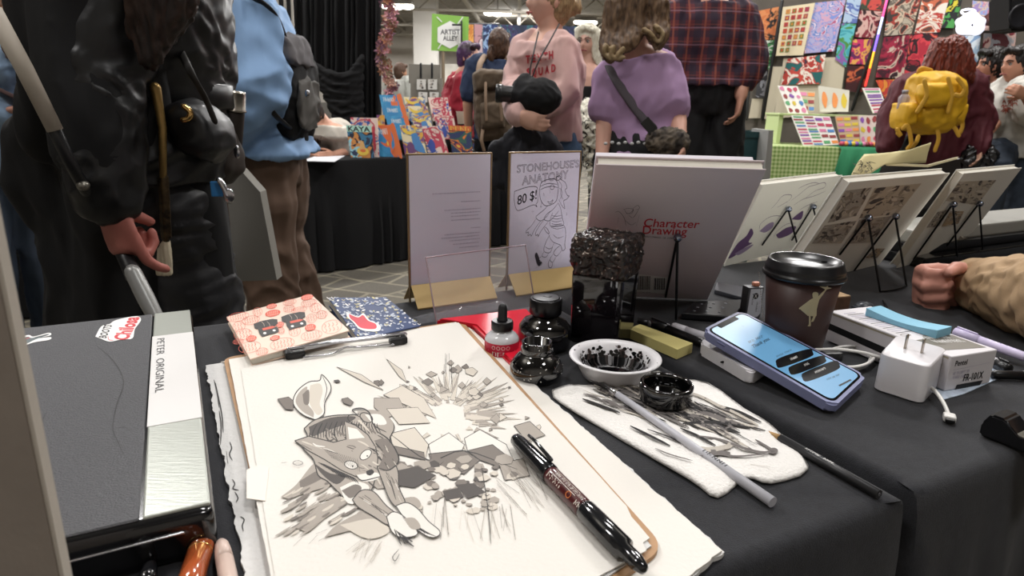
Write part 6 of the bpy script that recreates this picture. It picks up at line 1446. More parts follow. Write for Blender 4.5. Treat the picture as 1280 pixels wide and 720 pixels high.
# ghost lamp
t = thing('ghost_lamp', onpl(*k4(1050, 140), PWc-PWn*.3, PWn), 'glowing white ghost-shaped lamp with a halo ring', 'lamp')
bm = BM(); G4 = lambda x, y, o_=.3: onpl(*k4(x, y), PWc-PWn*o_, PWn)
for x, y, r_ in ((1052, 98, .11), (1022, 118, .065), (1080, 116, .075), (1096, 92, .045), (1010, 92, .04)): ball(bm, G4(x, y), (r_, .05, r_))
bm = voxel(bm, .012, 4); obj('body', bm, mat('ghost_glow', '#eef0ff', emit=1.1), t, True)
bm = BM(); tube(bm, [G4(1045+30*math.cos(a), 50+11*math.sin(a)) for a in np.linspace(0, 2*PI, 17)], .010, 6, round_ends=False); obj('halo', bm, mat('ghost_glow', ''), t)
bm = BM(); 
for x in (1035, 1062): ball(bm, G4(x, 105, .35), (.009, .006, .012))
obj('eyes', bm, blk, t)
bm = BM(); lathe(bm, G4(1163, 122, .2), [(.02, 0), (.03, .02), (.14, .05), (.13, .11), (.08, .16), (.001, .18)], n=24); o = obj('plush_dome', bm, mat('dark_red_cap', '#4a201c', .5), None, True); tag(o, 'dark red plush dome right of the ghost lamp', 'lamp')  # dark plush dome, gives no light of its own
bm = BM(); P = [aY(*k4(*p), 5.4) for p in ((1222, -20), (1300, -20), (1300, 130), (1222, 128))]; prism(bm, P, V(0, .25, 0)); bmesh.ops.bevel(bm, geom=bm.edges[:], offset=.015, segments=2, affect='EDGES')
t = thing('hanging_speaker', P[3], 'black hanging speaker box in the top right corner', 'speaker'); obj('cabinet', bm, mat('speaker_black', '#111114', .6), t)
bm = BM(); lathe(bm, aY(*k4(1262, 70), 5.39), [(.09, 0), (.095, .012), (.07, .004), (.001, .006)], axis=(0, -1, 0), n=28); obj('speaker_cone', bm, mat('speaker_grille', '#1d1d22', .4), t)
# green table
TGY = 6.3; ZG = .74
a, b = aY(963, 184, TGY), aY(1052, 183, TGY); c_ = aY(1112, 181, TGY)
gm = bpy.data.materials.new('green_gingham'); gm.use_nodes = True; nt = gm.node_tree; bs = nt.nodes['Principled BSDF']; bs.inputs['Roughness'].default_value = .9
tc = nt.nodes.new('ShaderNodeTexCoord'); mp = nt.nodes.new('ShaderNodeMapping'); mp.inputs['Scale'].default_value = (26, 26, 26); nt.links.new(tc.outputs['Object'], mp.inputs[0])
sx = nt.nodes.new('ShaderNodeSeparateXYZ'); nt.links.new(mp.outputs[0], sx.inputs[0])
def sq(sock):
    f = nt.nodes.new('ShaderNodeMath'); f.operation = 'FRACT'; nt.links.new(sock, f.inputs[0]); g = nt.nodes.new('ShaderNodeMath'); g.operation = 'GREATER_THAN'; g.inputs[1].default_value = .5; nt.links.new(f.outputs[0], g.inputs[0]); return g.outputs[0]
ad = nt.nodes.new('ShaderNodeMath'); ad.operation = 'ADD'; nt.links.new(sq(sx.outputs[0]), ad.inputs[0]); nt.links.new(sq(sx.outputs[2]), ad.inputs[1])
dv = nt.nodes.new('ShaderNodeMath'); dv.operation = 'MULTIPLY'; dv.inputs[1].default_value = .5; nt.links.new(ad.outputs[0], dv.inputs[0])
rp = nt.nodes.new('ShaderNodeValToRGB'); rp.color_ramp.elements[0].color = (*rgb('#a9b580'), 1); rp.color_ramp.elements[1].color = (*rgb('#63803a'), 1); nt.links.new(dv.outputs[0], rp.inputs[0]); nt.links.new(rp.outputs[0], bs.inputs['Base Color'])
draped('tablecloth', (a.x, TGY, 0), (1, 0, 0), (0, 1, 0), c_.x+.7-a.x, .7, ZG, .02, gm, 'green gingham cloth on the sticker table at the right', seed=2, amp=.025, per=.2, fine=.04)
table_under((a.x, TGY, 0), (1, 0, 0), (0, 1, 0), c_.x+.7-a.x, .7, ZG, 'folding table hidden under the green gingham cloth')
t = thing('cloth_runner', (b.x, TGY, ZG), 'plain emerald green cloth hanging over the right half of the gingham table', 'cloth')
bm = BM(); g = []
for i in range(41):
    x = b.x-.02+(c_.x+.6-b.x)*i/40; f_ = .015*math.sin(i*1.1); g.append([bm.verts.new(p) for p in ((x, TGY+.6, ZG+.004), (x, TGY-.005, ZG+.005), (x, TGY-.05, ZG-.02), (x-.05, TGY-.08+f_, ZG-.25), (x-.12, TGY-.09+f_*1.6, ZG-.6))])
for i in range(40):
    for j in range(4): bm.faces.new((g[i][j], g[i+1][j], g[i+1][j+1], g[i][j+1]))
o = obj('cloth', bm, mat('emerald_cloth', '#24704a', .85), t, True); o.modifiers.new('s', 'SOLIDIFY').thickness = .004
stk = [mat('stk_%d' % k, c__, .5) for k, c__ in enumerate(('#b5405a', '#d8884a', '#4a7ab0', '#c9b03a', '#7a4a9a', '#5a9a6a', '#c97a9a', '#8a3a3a'))]
def stickerboard(q4, Y, lb, rows, cols, seed, base='#e0dcd6', lean=.12):
    px = [k4(*p) for p in q4]; P = [aY(*px[3], Y), aY(*px[2], Y), aY(*px[1], Y+lean), aY(*px[0], Y+lean)]
    t = thing('sticker_board', P[0], lb, 'display board', 'boards on the green table'); bm = BM(); prism(bm, P, V(0, .012, 0)); bd = obj('board', bm, mat('board_'+base[1:], base, .5), t)
    A = Art(lambda u, v: P[0]*(1-u)*(1-v)+P[1]*u*(1-v)+P[2]*u*v+P[3]*(1-u)*v, n=V(0, -1, .3).normalized(), off=.003); q = random.Random(seed)
    for r in range(rows):
        for c__ in range(cols):
            u, v = (c__+.5)/cols+q.uniform(-.02, .02), (r+.5)/rows+q.uniform(-.02, .02)
            if rows > cols*1.4: A.poly([(u-.42/cols, v-.25/rows), (u+.42/cols, v-.25/rows), (u+.42/cols, v+.25/rows), (u-.42/cols, v+.25/rows)], q.choice(stk))
            else: A.spoly([(u+math.cos(b)*.36/cols*q.uniform(.6, 1.2), v+math.sin(b)*.36/rows*q.uniform(.6, 1.2)) for b in np.linspace(0, 2*PI, 6, endpoint=False)], q.choice(stk))
    A.build('stickers', bd)
stickerboard([(243, 360), (326, 362), (372, 478), (292, 482)], 6.75, 'white sticker board with scattered blobs, upper left on the green table', 4, 3, 1)
stickerboard([(300, 485), (392, 487), (440, 611), (350, 613)], 6.42, 'white board of reddish striped stickers, front left on the green table', 10, 2, 2)
stickerboard([(392, 487), (462, 490), (502, 608), (440, 611)], 6.42, 'white board of purple and pink stickers beside the striped one', 5, 2, 3)
stickerboard([(600, 370), (672, 370), (708, 470), (645, 476)], 6.7, 'white board of pink striped stickers beside the maroon jacket', 9, 1, 4)
stickerboard([(330, 380), (400, 385), (395, 470), (350, 470)], 6.85, 'beige card with small charms behind the upper left board', 3, 2, 6, '#b5a98c')
stickerboard([(415, 360), (545, 380), (540, 470), (420, 470)], 6.9, 'pale board with one purple red sticker in the middle', 1, 3, 7, '#c6c2b4')
stickerboard([(485, 488), (580, 486), (590, 605), (508, 607)], 6.46, 'tan board of keychains in the centre of the green table', 5, 3, 8, '#b59a7c')
stickerboard([(582, 486), (692, 484), (690, 604), (592, 605)], 6.5, 'board of mini prints right of the keychains', 3, 4, 9, '#c9b8b0')
for k in range(12):
    p = aY(*k4(515+k*15, 592+(k % 2)*6), 6.38); p.z = ZG+.03; bm = BM(); lathe(bm, p-V(0, 0, .022), [(.012, 0), (.028, .01), (.028, .03), (.012, .045)], n=14); o = obj('button_badge', bm, stk[k % 8], None, True); tag(o, 'small round coloured badge in the row at the front of the green table', 'badge', 'badges along the front of the green table')
# teal bin, white board leg
bm = BM(); x0_, x1_ = aY(967, 150, 6.75).x, aY(1115, 150, 6.75).x; zz = aY(1000, 142, 6.7).z; box(bm, Matrix(), (x0_, 6.62, zz-.02), (x1_, 7.0, zz), .003, 1)
for x_ in (x0_+.03, x1_-.03): box(bm, Matrix(), (x_-.02, 6.64, ZG+.003), (x_+.02, 6.98, zz-.02))
o = obj('table_shelf', bm, mat('pale_green_shelf', '#b5c48a', .6)); tag(o, 'low pale green shelf riser carrying the upper boards on the gingham table', 'shelf')
t = thing('storage_bin', V(aY(941, 200, 4.6).x, 4.6, 0), 'dark teal upright storage bin behind the Character Drawing book', 'bin')
a, b = aY(916, 164, 4.5), aY(961, 160, 4.5); Mx = yawf((a.x, 4.5, 0), .05); w_ = b.x-a.x
bm = BM(); rg = [[Mx @ V(x*s+w_/2, y*s+.15, z) for x, y in ((-w_/2, -.15), (w_/2, -.15), (w_/2, .15), (-w_/2, .15))] for z, s in ((.0, .85), (a.z-.04, .98), (a.z-.04, 1.04), (a.z, 1.05), (a.z, .96), (.03, .8))]
loft(bm, rg, True); 
for f in bm.faces: f.smooth = False
obj('bin_shell', bm, mat('dark_teal_plastic', '#1f3f42', .5), t)
t = thing('folding_board', V(aY(965, 200, 4.3).x, 4.3, 0), 'narrow pale grey folding board edge right of the teal bin', 'board')
bm = BM(); P = [aY(x, y, 4.3) for x, y in ((954, 230), (962, 230), (967, 163), (961, 163))]; prism(bm, P, V(.03, .4, 0)); obj('panel', bm, mat('pale_grey_board', '#8d8d8a', .6), t)
# ------------------------------------------------------------------ people
def skinm(k): return mat('skin_'+k[1:], k, .5, var=.05, vscale=12, spec=.35)
def addhead(bm, c, f, up, s=1.0, jaw=1.0):
    """head with brow, nose, lips, chin and ears, c = centre, f = facing"""
    f = Vector(f).normalized(); up = Vector(up); up = (up-f*up.dot(f)).normalized(); l = up.cross(f)
    M = Matrix(((l.x, f.x, up.x, c[0]), (l.y, f.y, up.y, c[1]), (l.z, f.z, up.z, c[2]), (0, 0, 0, 1)))
    v_ = bmesh.ops.create_uvsphere(bm, u_segments=40, v_segments=28, radius=1)['verts']
    g = lambda x, w: math.exp(-(x/w)**2)
    for v in v_:
        L, F, U = v.co
        x, y, z = L*.074, F*.094, U*.118
        if U < 0: x *= 1-.36*jaw*(-U)**1.6; y = y*(1-.10*(-U)**2) if F > 0 else y*(1-.45*(-U)**1.2); 
        if F > 0:
            y += .024*g(L, .13)*g(U+.18, .17)*(1 if U < -.05 else .75)          # nose
            y += .006*g(L, .45)*g(U-.22, .12)                                # brow
            y -= .011*g(abs(L)-.38, .2)*g(U-.04, .13)                        # eye sockets
            y += .008*g(L, .28)*g(U+.50, .10) + .010*g(L, .3)*g(U+.86, .16)  # mouth, chin
            y -= .004*g(L, .3)*g(U+.64, .07)
            x += math.copysign(.003*g(U+.2, .2)*g(abs(L)-.7, .3), L)         # cheekbones
        v.co = M @ (V(x, y, z)*s)
    for sgn in (-1, 1):
        ball(bm, M @ (V(sgn*.073, -.012, -.004)*s), (.008*s, .017*s, .030*s), M.to_3x3(), 12)
    return M
def face_parts(t, M, s=1.0, eye='#3a2c22', brow='#3a2a20', lip='#9c5a54', lips=True):
    for sgn in (-1, 1):
        bm = BM(); ball(bm, M @ (V(sgn*.029, .0765, .006)*s), .0105*s, None, 14); e = obj('eye', bm, mat('eye_white', '#a8a09a', .3), t, True)
        bm = BM(); ball(bm, M @ (V(sgn*.029, .0835, .005)*s), .0050*s, None, 10); obj('iris', bm, mat('iris_'+eye[1:], eye, .2), e, True)
        bm = BM(); tube(bm, crv([M @ (V(sgn*.012, .094, .024)*s), M @ (V(sgn*.03, .0925, .030)*s), M @ (V(sgn*.050, .078, .024)*s)], 3), .0030*s, 6); obj('eyebrow', bm, mat('brow_'+brow[1:], brow, .8), t, True)
        bm = BM(); tube(bm, crv([M @ (V(sgn*.017, .088, .012)*s), M @ (V(sgn*.029, .0905, .016)*s), M @ (V(sgn*.042, .084, .011)*s)], 3), .0018*s, 6); obj('eyelid', bm, mat('lash_dark', '#1f1815', .7), t, True)
    bm = BM(); tube(bm, crv([M @ (V(x, y, z)*s) for x, y, z in ((-.024, .087, -.059), (-.009, .0985, -.055), (.0, .100, -.057), (.009, .0985, -.055), (.024, .087, -.059))], 3), .0050*s, 8, flat=.8); obj('lips', bm, mat('lips_'+lip[1:], lip, .4), t, True)
def addhand(bm, w, d, pn, side=1, curl=(25, 35, 20), sc=1.0, thumb_in=.3, spread=1.0, fr_=1.0):
    """w wrist, d towards knuckles, pn the way the palm faces, side=+1 when the thumb lies along d x pn"""
    d = Vector(d).normalized(); pn = Vector(pn); pn = (pn-d*pn.dot(d)).normalized(); lt = d.cross(pn)*side
    w = Vector(w)
    rings = [ell(w+d*z*sc-pn*.002*sc, lt*a*sc, pn*b*sc, 16) for z, a, b in ((-.03, .026, .020), (0, .027, .019), (.03, .036, .018), (.06, .041, .016), (.085, .041, .014), (.095, .036, .010))]
    loft(bm, rings)
    for i, (o, L, r) in enumerate(((.030, .070, .0088), (.010, .078, .0090), (-.010, .073, .0086), (-.029, .058, .0078))):
        p = w+d*(.088-.004*abs(i-1))*sc+lt*o*sc; a = 0; dd = d+lt*(o*1.6*spread); dd.normalize(); pts = [p-dd*.012*sc, p]; rad = [r*1.05*sc, r*1.08*sc]
        c_ = curl if isinstance(curl[0], (int, float)) else curl[i]
        for k, (seg, cu) in enumerate(zip((.45, .32, .23), c_)):
            a += R(cu); q = dd*math.cos(a)+pn*math.sin(a); p = p+q*L*seg*sc
            pts += [p]; rad += [r*(.97-.09*k)*sc]
        tube(bm, pts, [x*fr_ for x in rad], 10)
    b = w+d*.022*sc+lt*.026*sc; td = (d*.62+lt*(.75-thumb_in)+pn*(.35+thumb_in*.7)).normalized(); m = b+td*.040*sc; td2 = (td*.8+d*.5+pn*thumb_in*1.1-lt*thumb_in*.6).normalized()
    tube(bm, [w+d*.012*sc+lt*.012*sc, b, m, m+td2*.032*sc], [.014*sc, .0135*sc, .0108*sc, .0086*sc], 10)
def joints(base, yaw, h, over=None, lean=0):
    f = V(math.sin(yaw), -math.cos(yaw), 0); l = V(math.cos(yaw), math.sin(yaw), 0); b = V(base[0], base[1], 0); z = V(0, 0, 1)
    J = dict(f=f, l=l, h=h); J['pelvis'] = b+z*.53*h
    up = (z+f*lean).normalized(); s0 = J['pelvis']
    J['waist'] = s0+up*.09*h; J['chest'] = s0+up*.20*h; J['shoulder'] = s0+up*.285*h; J['neck'] = s0+up*.325*h; J['head'] = s0+up*.41*h+f*.012*h
    for s, k in ((1, 'L'), (-1, 'R')):
        J['sh'+k] = J['shoulder']+l*s*.108*h-z*.008*h; J['el'+k] = J['sh'+k]+l*s*.03*h-z*.175*h-f*.01*h; J['wr'+k] = J['el'+k]-z*.145*h+f*.03*h
        J['hip'+k] = J['pelvis']+l*s*.052*h-z*.02*h; J['kn'+k] = J['hip'+k]-z*.235*h+f*.012*h+l*s*.004*h; J['an'+k] = J['hip'+k]-z*(.53-.02-.045)*h-f*.01*h+l*s*.006*h
    if over: J.update(over)
    return J
def torso_rings(J, g=0.0, t0=0.0, t1=1.0, bw=1.0, flare=0):
    h = J['h']; P = [J['pelvis']-V(0, 0, .055*h), J['pelvis'], J['waist'], J['chest'], J['shoulder']-V(0, 0, .03*h), J['shoulder']+V(0, 0, .012*h), J['neck']]
    Wd = [.092, .100, .084, .098, .108, .085, .036]; D = [.066, .070, .060, .070, .066, .052, .036]
    lp = (J['hipL']-J['hipR']).normalized(); ls = (J['shL']-J['shR']).normalized(); out = []
    lo = Vector((lp.x, lp.y, 0)).normalized(); hi = Vector((ls.x, ls.y, ls.z)).normalized()
    n = len(P)
    for i in range(n):
        t = i/(n-1)
        if t < t0-1e-6 or t > t1+1e-6: continue
        a = lo.lerp(hi, min(1, t*1.4)).normalized(); fwd = V(-a.y, a.x, 0)*-1
        w = Wd[i]*h*bw+g+flare*(1-t)**2; d = D[i]*h*bw+g+flare*(1-t)**2
        out.append(ell(P[i], a*w, fwd.normalized()*d, 28, .9))
    return out
def limb(bm, pts, rad, n=14):
    k = []; r = []
    for i in range(len(pts)-1):
        for j in range(4): t = j/4; k.append(pts[i].lerp(pts[i+1], t)); r.append(rad[i]*(1-t)+rad[i+1]*t)
    k.append(pts[-1]); r.append(rad[-1]); tube(bm, k, r, n)
def body(t, J, skin, hands=None, hf=None, head=True, hs=1.0, vs=.0065, feet=True, hup=(0, 0, 1), bw=1.0):
    h = J['h']; bm = BM(); loft(bm, torso_rings(J, -.012, bw=bw)); M = None
    tube(bm, [J['shoulder'], J['neck'], J['head']-V(0, 0, .03*h)], [.040*h*.9, .034*h, .032*h], 14)
    if head: M = addhead(bm, J['head'], hf or J['f'], hup, hs*h/1.72)
    for k in 'LR':
        limb(bm, [J['sh'+k], J['el'+k], J['wr'+k]], [.030*h, .025*h, .016*h]); limb(bm, [J['hip'+k], J['kn'+k], J['an'+k]], [.046*h, .033*h, .022*h])
        hd = (hands or {}).get(k)
        if hd: addhand(bm, J['wr'+k], *hd[0], **hd[1])
        else:
            d = (J['wr'+k]-J['el'+k]).normalized(); addhand(bm, J['wr'+k], d, -J['l'] if k == 'L' else J['l'], 1 if k == 'R' else -1, (18, 25, 18), h/1.8)
        if feet: tube(bm, [J['an'+k]-V(0, 0, .01)-J['f']*.03, J['an'+k]-V(0, 0, .045)+J['f']*.05, J['an'+k]-V(0, 0, .055)+J['f']*.13], [.035, .036, .026], 12)
    bm = voxel(bm, vs, 2, .4); return obj('body', bm, skinm(skin), t, True), M
def top(t, J, m, name='shirt', hem=0.0, sleeve='long', g=.012, wr=.010, ws=(14, 14, 7), flare=.01, vs=.009, neck=.86, seed=0, bw=1.0, sl=1.0, cut=None, amt=3):
    h = J['h']; bm = BM(); rings = torso_rings(J, g, 0, neck, bw, flare)
    if hem: 
        b0 = rings[0]; off = V(0, 0, -hem); rings = [[p+off for p in b0]]+rings
    elif cut is not None: rings = rings[cut:]
    loft(bm, rings)
    for k in 'LR':
        a, b, c = J['sh'+k], J['el'+k], J['wr'+k]; inn = a.lerp(J['shoulder'], .35)
        if sleeve == 'long': limb(bm, [inn, a, b, c-(c-b)*.06], [.045*h*sl+g*.5, .041*h*sl+g, .034*h*sl+g, .024*h*sl+g*.8])
        elif sleeve == 'short': limb(bm, [inn, a, a.lerp(b, .72)], [.045*h*sl+g*.5, .041*h*sl+g, .040*h*sl+g*1.5])
        elif sleeve == 'none': pass
        elif sleeve == 'rolled': limb(bm, [inn, a, b, b.lerp(c, .35)], [.045*h*sl+g*.5, .043*h*sl+g, .038*h*sl+g*1.2, .032*h*sl+g])
    bm = voxel(bm, vs, amt, .5, wr, ws, seed); return obj(name, bm, m, t, True)
def trousers(t, J, m, name='trousers', g=.010, wr=.009, seed=0, vs=.010, wide=1.0, ws=(12, 12, 9), to=1.0, belt=None):
    h = J['h']; bm = BM(); P = J['pelvis']; lp = (J['hipL']-J['hipR']).normalized(); fw = J['f']
    loft(bm, [ell(P+V(0, 0, z*h), lp*(a*h+g), fw*(b*h+g), 24, .9) for z, a, b in ((-.07, .080, .062), (-.03, .098, .070), (.02, .096, .068), (.055, .086, .060))])
    for k in 'LR':
        e = J['kn'+k].lerp(J['an'+k], to)
        limb(bm, [J['hip'+k], J['hip'+k].lerp(J['kn'+k], .5), J['kn'+k], e-V(0, 0, .02)], [.054*h+g, .046*h*wide+g, .037*h*wide+g, .028*h*wide+g*1.6])
    bm = voxel(bm, vs, 3, .5, wr, ws, seed); o = obj(name, bm, m, t, True)
    if belt:
        bm = BM(); c = P+V(0, 0, .008*h); loft(bm, [ell(c+V(0, 0, z), lp*(.097*h+g+r_), fw*(.069*h+g+r_), 32, .9) for z, r_ in ((-.018, 0), (-.017, .004), (.017, .004), (.018, 0))]); obj('belt', bm, belt, t, True)
    return o
def shoes(t, J, m, name='shoe'):
    for k in 'LR':
        a = J['an'+k]; f = J['f']; z0 = a.z; bm = BM(); s = J['l']
        rg = []
        for u, w, hh in ((-.055, .028, .07), (-.02, .036, .085), (.05, .040, .065), (.12, .044, .05), (.17, .036, .04), (.195, .015, .028)):
            c = V(a.x, a.y, 0)+f*u; base = a.z-.045*J['h']
            rg.append([c+s*x*w+V(0, 0, base+.002+z*hh) for x, z in ((-1, 0), (-1.02, .35), (-.75, .85), (0, 1), (.75, .85), (1.02, .35), (1, 0))])
        loft(bm, rg); obj(name, bm, m, t, True)
def hair(t, J, M, m, s=1.0, kind='short', extra=None, wr=.007, seed=0, ws=(60, 60, 14), vs=.006):
    bm = BM(); s = s*J['h']/1.72
    ball(bm, M @ (V(0, -.014, .026)*s), (.084*s, .098*s, .112*s), M.to_3x3(), 24)
    if kind == 'short':
        ball(bm, M @ (V(0, -.04, -.02)*s), (.078*s, .066*s, .09*s), M.to_3x3(), 16)
        tube(bm, [M @ (V(-.06, .062, .085)*s), M @ (V(.0, .085, .10)*s), M @ (V(.06, .062, .085)*s)], .022*s, 8)
    if kind == 'long':
        for a in np.linspace(-1.0, 1.0, 7):
            x = .078*math.sin(a*1.5); y = -.075*math.cos(a*1.5)-.0
            tube(bm, crv([M @ (V(x*.9, y*.8, .05)*s), M @ (V(x*1.12, y*1.05, -.06)*s), M @ (V(x*1.35, y*1.1-.01, -.16)*s), M @ (V(x*1.45, y*1.1-.02, -(extra or .26))*s)], 4), [.03*s]*6+[.034*s]*4+[.022*s]*3, 10)
    if callable(extra): extra(bm, M, s)
    bm = voxel(bm, vs, 2, .5, wr, ws, seed, ridged=True); return obj('hair', bm, m, t, True)
def strap(t, name, pts, w, th, m, nref=None):
    """flat band following points"""
    bm = BM(); tube(bm, crv(pts, 5), w, 10, flat=th/w, ref=nref); return obj(name, bm, m, t, True)
def onsurf(o, px, py, off=.004):
    """point on an object's surface seen at a pixel"""
    if o.name not in BV:
        BV[o.name] = BVHTree.FromPolygons([v.co.copy() for v in o.data.vertices], [tuple(p.vertices) for p in o.data.polygons])
    d = ray(px, py).normalized(); h_ = BV[o.name].ray_cast(CC, d)
    return h_[0]-d*off if h_[0] is not None else None
BV = {}
def PX(x, y, Y): return aY(x, y, Y)
M_blkf = mat('black_fabric', '#0b0b0d', .85, var=.25, vscale=6); M_blkl = mat('black_leather', '#0e0e10', .42, bump=.1, bscale=90); M_denim = mat('blue_denim', '#4c6480', .85, var=.25, vscale=14)
M_dden = mat('dark_denim', '#27303c', .85, var=.2, vscale=14); M_shoeb = mat('black_shoe', '#151516', .5)
# ---- woman in the pink sweatshirt
Y = 3.1; c = PX(684, 150, Y); J = joints((c.x, Y), R(-42), 1.70)
J.update(shL=PX(702, 62, Y-.08), elL=PX(705, 114, Y-.16), wrL=PX(676, 138, Y-.22), shR=PX(661, 60, Y+.06), elR=PX(646, 112, Y-.02), wrR=PX(647, 144, Y-.38))
J['shoulder'] = (J['shL']+J['shR'])/2+V(0, 0, .005); J['neck'] = PX(688, 36, Y-.01); J['head'] = PX(687, 1, Y-.02); 
t = thing('person', (c.x, Y, 0), 'person with tied-up blond hair in a pink sweatshirt holding a camera and a black jacket', 'person')
hfd = V(-.97, -.25, .03)
bd, M = body(t, J, '#d6a894', hf=hfd, hands={'R': ((V(.9, -.25, -.28), V(.1, .8, .2)), dict(side=-1, curl=(20, 30, 20), sc=.92)), 'L': ((V(-.85, -.1, -.35), V(.05, .9, .3)), dict(side=1, curl=(30, 40, 25), sc=.9))}, vs=.006)
face_parts(t, M, brow='#8a6a4a', lip='#a8605a')
def bun(bm, M, s):
    ball(bm, M @ (V(0, -.105, -.015)*s), (.036*s, .034*s, .045*s), M.to_3x3(), 14); tube(bm, crv([M @ (V(.0, -.10, -.04)*s), M @ (V(.01, -.14, -.03)*s), M @ (V(.0, -.13, .02)*s), M @ (V(0, -.10, .02)*s)], 4), .014*s, 8)
hair(t, J, M, mat('dark_blond_hair', '#7d6547', .5, col2='#a88c66', vscale=40, stretch=(3, 3, 1)), extra=bun)
M_pink = mat('pink_sweatshirt', '#cba6a0', .9, bump=.15, bscale=500, sheen=.15)
ps = top(t, J, M_pink, 'sweatshirt', cut=1, g=.018, wr=.012, flare=.0, seed=2, sl=.98, neck=.9)
trousers(t, J, M_denim, 'jeans', seed=1); shoes(t, J, M_shoeb)
A = Art(lambda x, y: onsurf(ps, x, y) or aY(x, y, Y-.2)); rl = mat('sweat_red_letters', '#b0303a', .7)
def sq_text(A, s_, x, y, ex, ey, m): A.text(s_, (x, y), ex, ey, m, bold=.035)
for ch, x, y in (('T', 657, 79), ('E', 664, 78), ('N', 671, 76.5), ('T', 679, 75), ('H', 686, 73.5), ('S', 658, 95), ('Q', 665, 95), ('U', 673, 94), ('A', 681, 92), ('D', 689, 90)): A.text(ch, (x, y), (5.6, -.6), (0, -9.3), rl, bold=.04)
A.build('lettering', ps)
strap(t, 'lanyard', [PX(673, 40, Y-.16), PX(668, 62, Y-.24), PX(663, 85, Y-.27), PX(662, 100, Y-.28)], .0035, .003, blk); strap(t, 'lanyard', [PX(699, 30, Y-.14), PX(688, 50, Y-.23), PX(674, 75, Y-.28), PX(664, 100, Y-.29)], .0035, .003, blk)
t = thing('camera', PX(655, 120, Y-.33), 'black camera with a big lens wrapped in a black cover at the pink sweatshirt', 'camera')
bm = BM(); a = PX(648, 119, Y-.34); b = PX(680, 121, Y-.36); ball(bm, PX(655, 112, Y-.33), (.055, .05, .055)); tube(bm, [a, a.lerp(b, .5), b], [.045, .072, .075], 18); ball(bm, PX(657, 100, Y-.33), (.03, .03, .03)); bm = voxel(bm, .007, 3, wr=.006, ws=(20, 20, 20)); obj('body_cover', bm, M_blkf, t, True)
bm = BM(); ax_ = (PX(624, 117, Y-.34)-PX(640, 118, Y-.34)).normalized(); lathe(bm, PX(643, 118, Y-.34), [(.030, 0), (.033, .01), (.033, .045), (.037, .05), (.037, .075), (.030, .078), (.028, .06)], axis=ax_, n=28); obj('lens_barrel', bm, mat('lens_black', '#1a1b1c', .35), t, True)
bm = BM(); ball(bm, PX(625.5, 117, Y-.34), (.006, .022, .022)); obj('lens_glass', bm, mat('lens_glass', '#2a3a34', .05, coat=1), t, True)
bm = BM(); 
for pts in ([(652, 152, .30), (640, 165, .28), (630, 185, .26), (624, 215, .25)], [(660, 155, .32), (655, 170, .32), (648, 195, .3), (645, 225, .28)], [(672, 158, .30), (672, 175, .32), (675, 200, .3), (672, 225, .28)], [(650, 153, .33), (665, 160, .34), (685, 170, .28), (694, 190, .24)], [(645, 165, .3), (632, 180, .28), (622, 178, .27)]):
    tube(bm, crv([PX(x, y+9, Y-d+.03) for x, y, d in pts], 4), [.030+.002*i for i in range(len(crv([V(0, i, 0) for i in range(len(pts))], 4)))], 10)
bm = voxel(bm, .008, 3, wr=.012, ws=(20, 20, 8)); o = obj('jacket', bm, mat('charcoal_jacket', '#24242a', .85), None, True); tag(o, 'black jacket draped over the pink sweatshirt person\'s hands', 'jacket')
# ---- woman in the lilac shirt
Y = 2.8; c = PX(800, 160, Y); J = joints((c.x, Y), R(168), 1.66); J['hipL'] = J['hipL']; 
J.update(shL=PX(764, 96, Y+.0), elL=PX(757, 150, Y-.02), wrL=PX(752, 196, Y-.10), shR=PX(828, 88, Y), elR=PX(846, 145, Y-.03), wrR=PX(850, 176, Y-.14)); J['shoulder'] = PX(798, 78, Y); J['neck'] = PX(792, 56, Y-.02); J['head'] = PX(797, 14, Y); J['chest'] = PX(800, 115, Y); J['waist'] = PX(800, 148, Y)
t = thing('person', (c.x, Y, 0), 'person with long brown hair seen from behind in a lilac T-shirt with crossbody strap', 'person')
bd, M = body(t, J, '#c49684', hf=V(.55, .8, -.05)); face_parts(t, M)
def longh(bm, M, s):
    for x0, y0, pts in ((0, 0, [(770, 5), (762, 40), (758, 62), (762, 74)]), (0, 0, [(782, -5), (776, 40), (770, 60), (774, 72)]), (0, 0, [(800, -5), (797, 30), (792, 50), (785, 60)]), (0, 0, [(815, -5), (818, 25), (816, 44), (822, 52)]), (0, 0, [(822, 5), (826, 30), (828, 45), (822, 58)]), (0, 0, [(790, 0), (786, 35), (780, 55), (775, 66)])):
        q = crv([PX(x, y, Y-.10-.03*(i > 1)) for i, (x, y) in enumerate(pts)], 4); tube(bm, q, [.045-.0022*i for i in range(len(q))], 10)
hair(t, J, M, mat('light_brown_hair', '#4a382b', .5, col2='#7a6048', vscale=30, stretch=(3, 3, .6)), s=1.08, extra=longh, wr=.009, seed=4)
bm = BM()
for pts in ([(757, 58), (756, 67), (764, 74), (772, 70)], [(766, 60), (764, 70), (774, 74)], [(778, 62), (772, 70), (780, 72)], [(806, 38), (814, 42), (822, 52), (826, 50)], [(820, 34), (828, 42), (826, 52)]):
    q = crv([PX(x, y, Y-.155) for x, y in pts], 4); tube(bm, q, [max(.005, .013-.0007*i) for i in range(len(q))], 8)
bm = voxel(bm, .004, 1, wr=.004, ws=(60, 60, 25)); obj('blond_ends', bm, mat('blond_hair_ends', '#a08b68', .5, col2='#7f694c', vscale=60), t, True)
M_lil = mat('lilac_cotton', '#a98aae', .9, bump=.1, bscale=400); sh = top(t, J, M_lil, 'tshirt', sleeve='short', g=.010, wr=.015, hem=.0, seed=5, sl=1.02, flare=.015, ws=(11, 11, 6), bw=.95)
trousers(t, J, mat('polka_black', '#17171a', .8), 'skirt', seed=2, g=.02); shoes(t, J, M_shoeb)
A = Art(lambda x, y: PX(x, y, Y-.16)); 
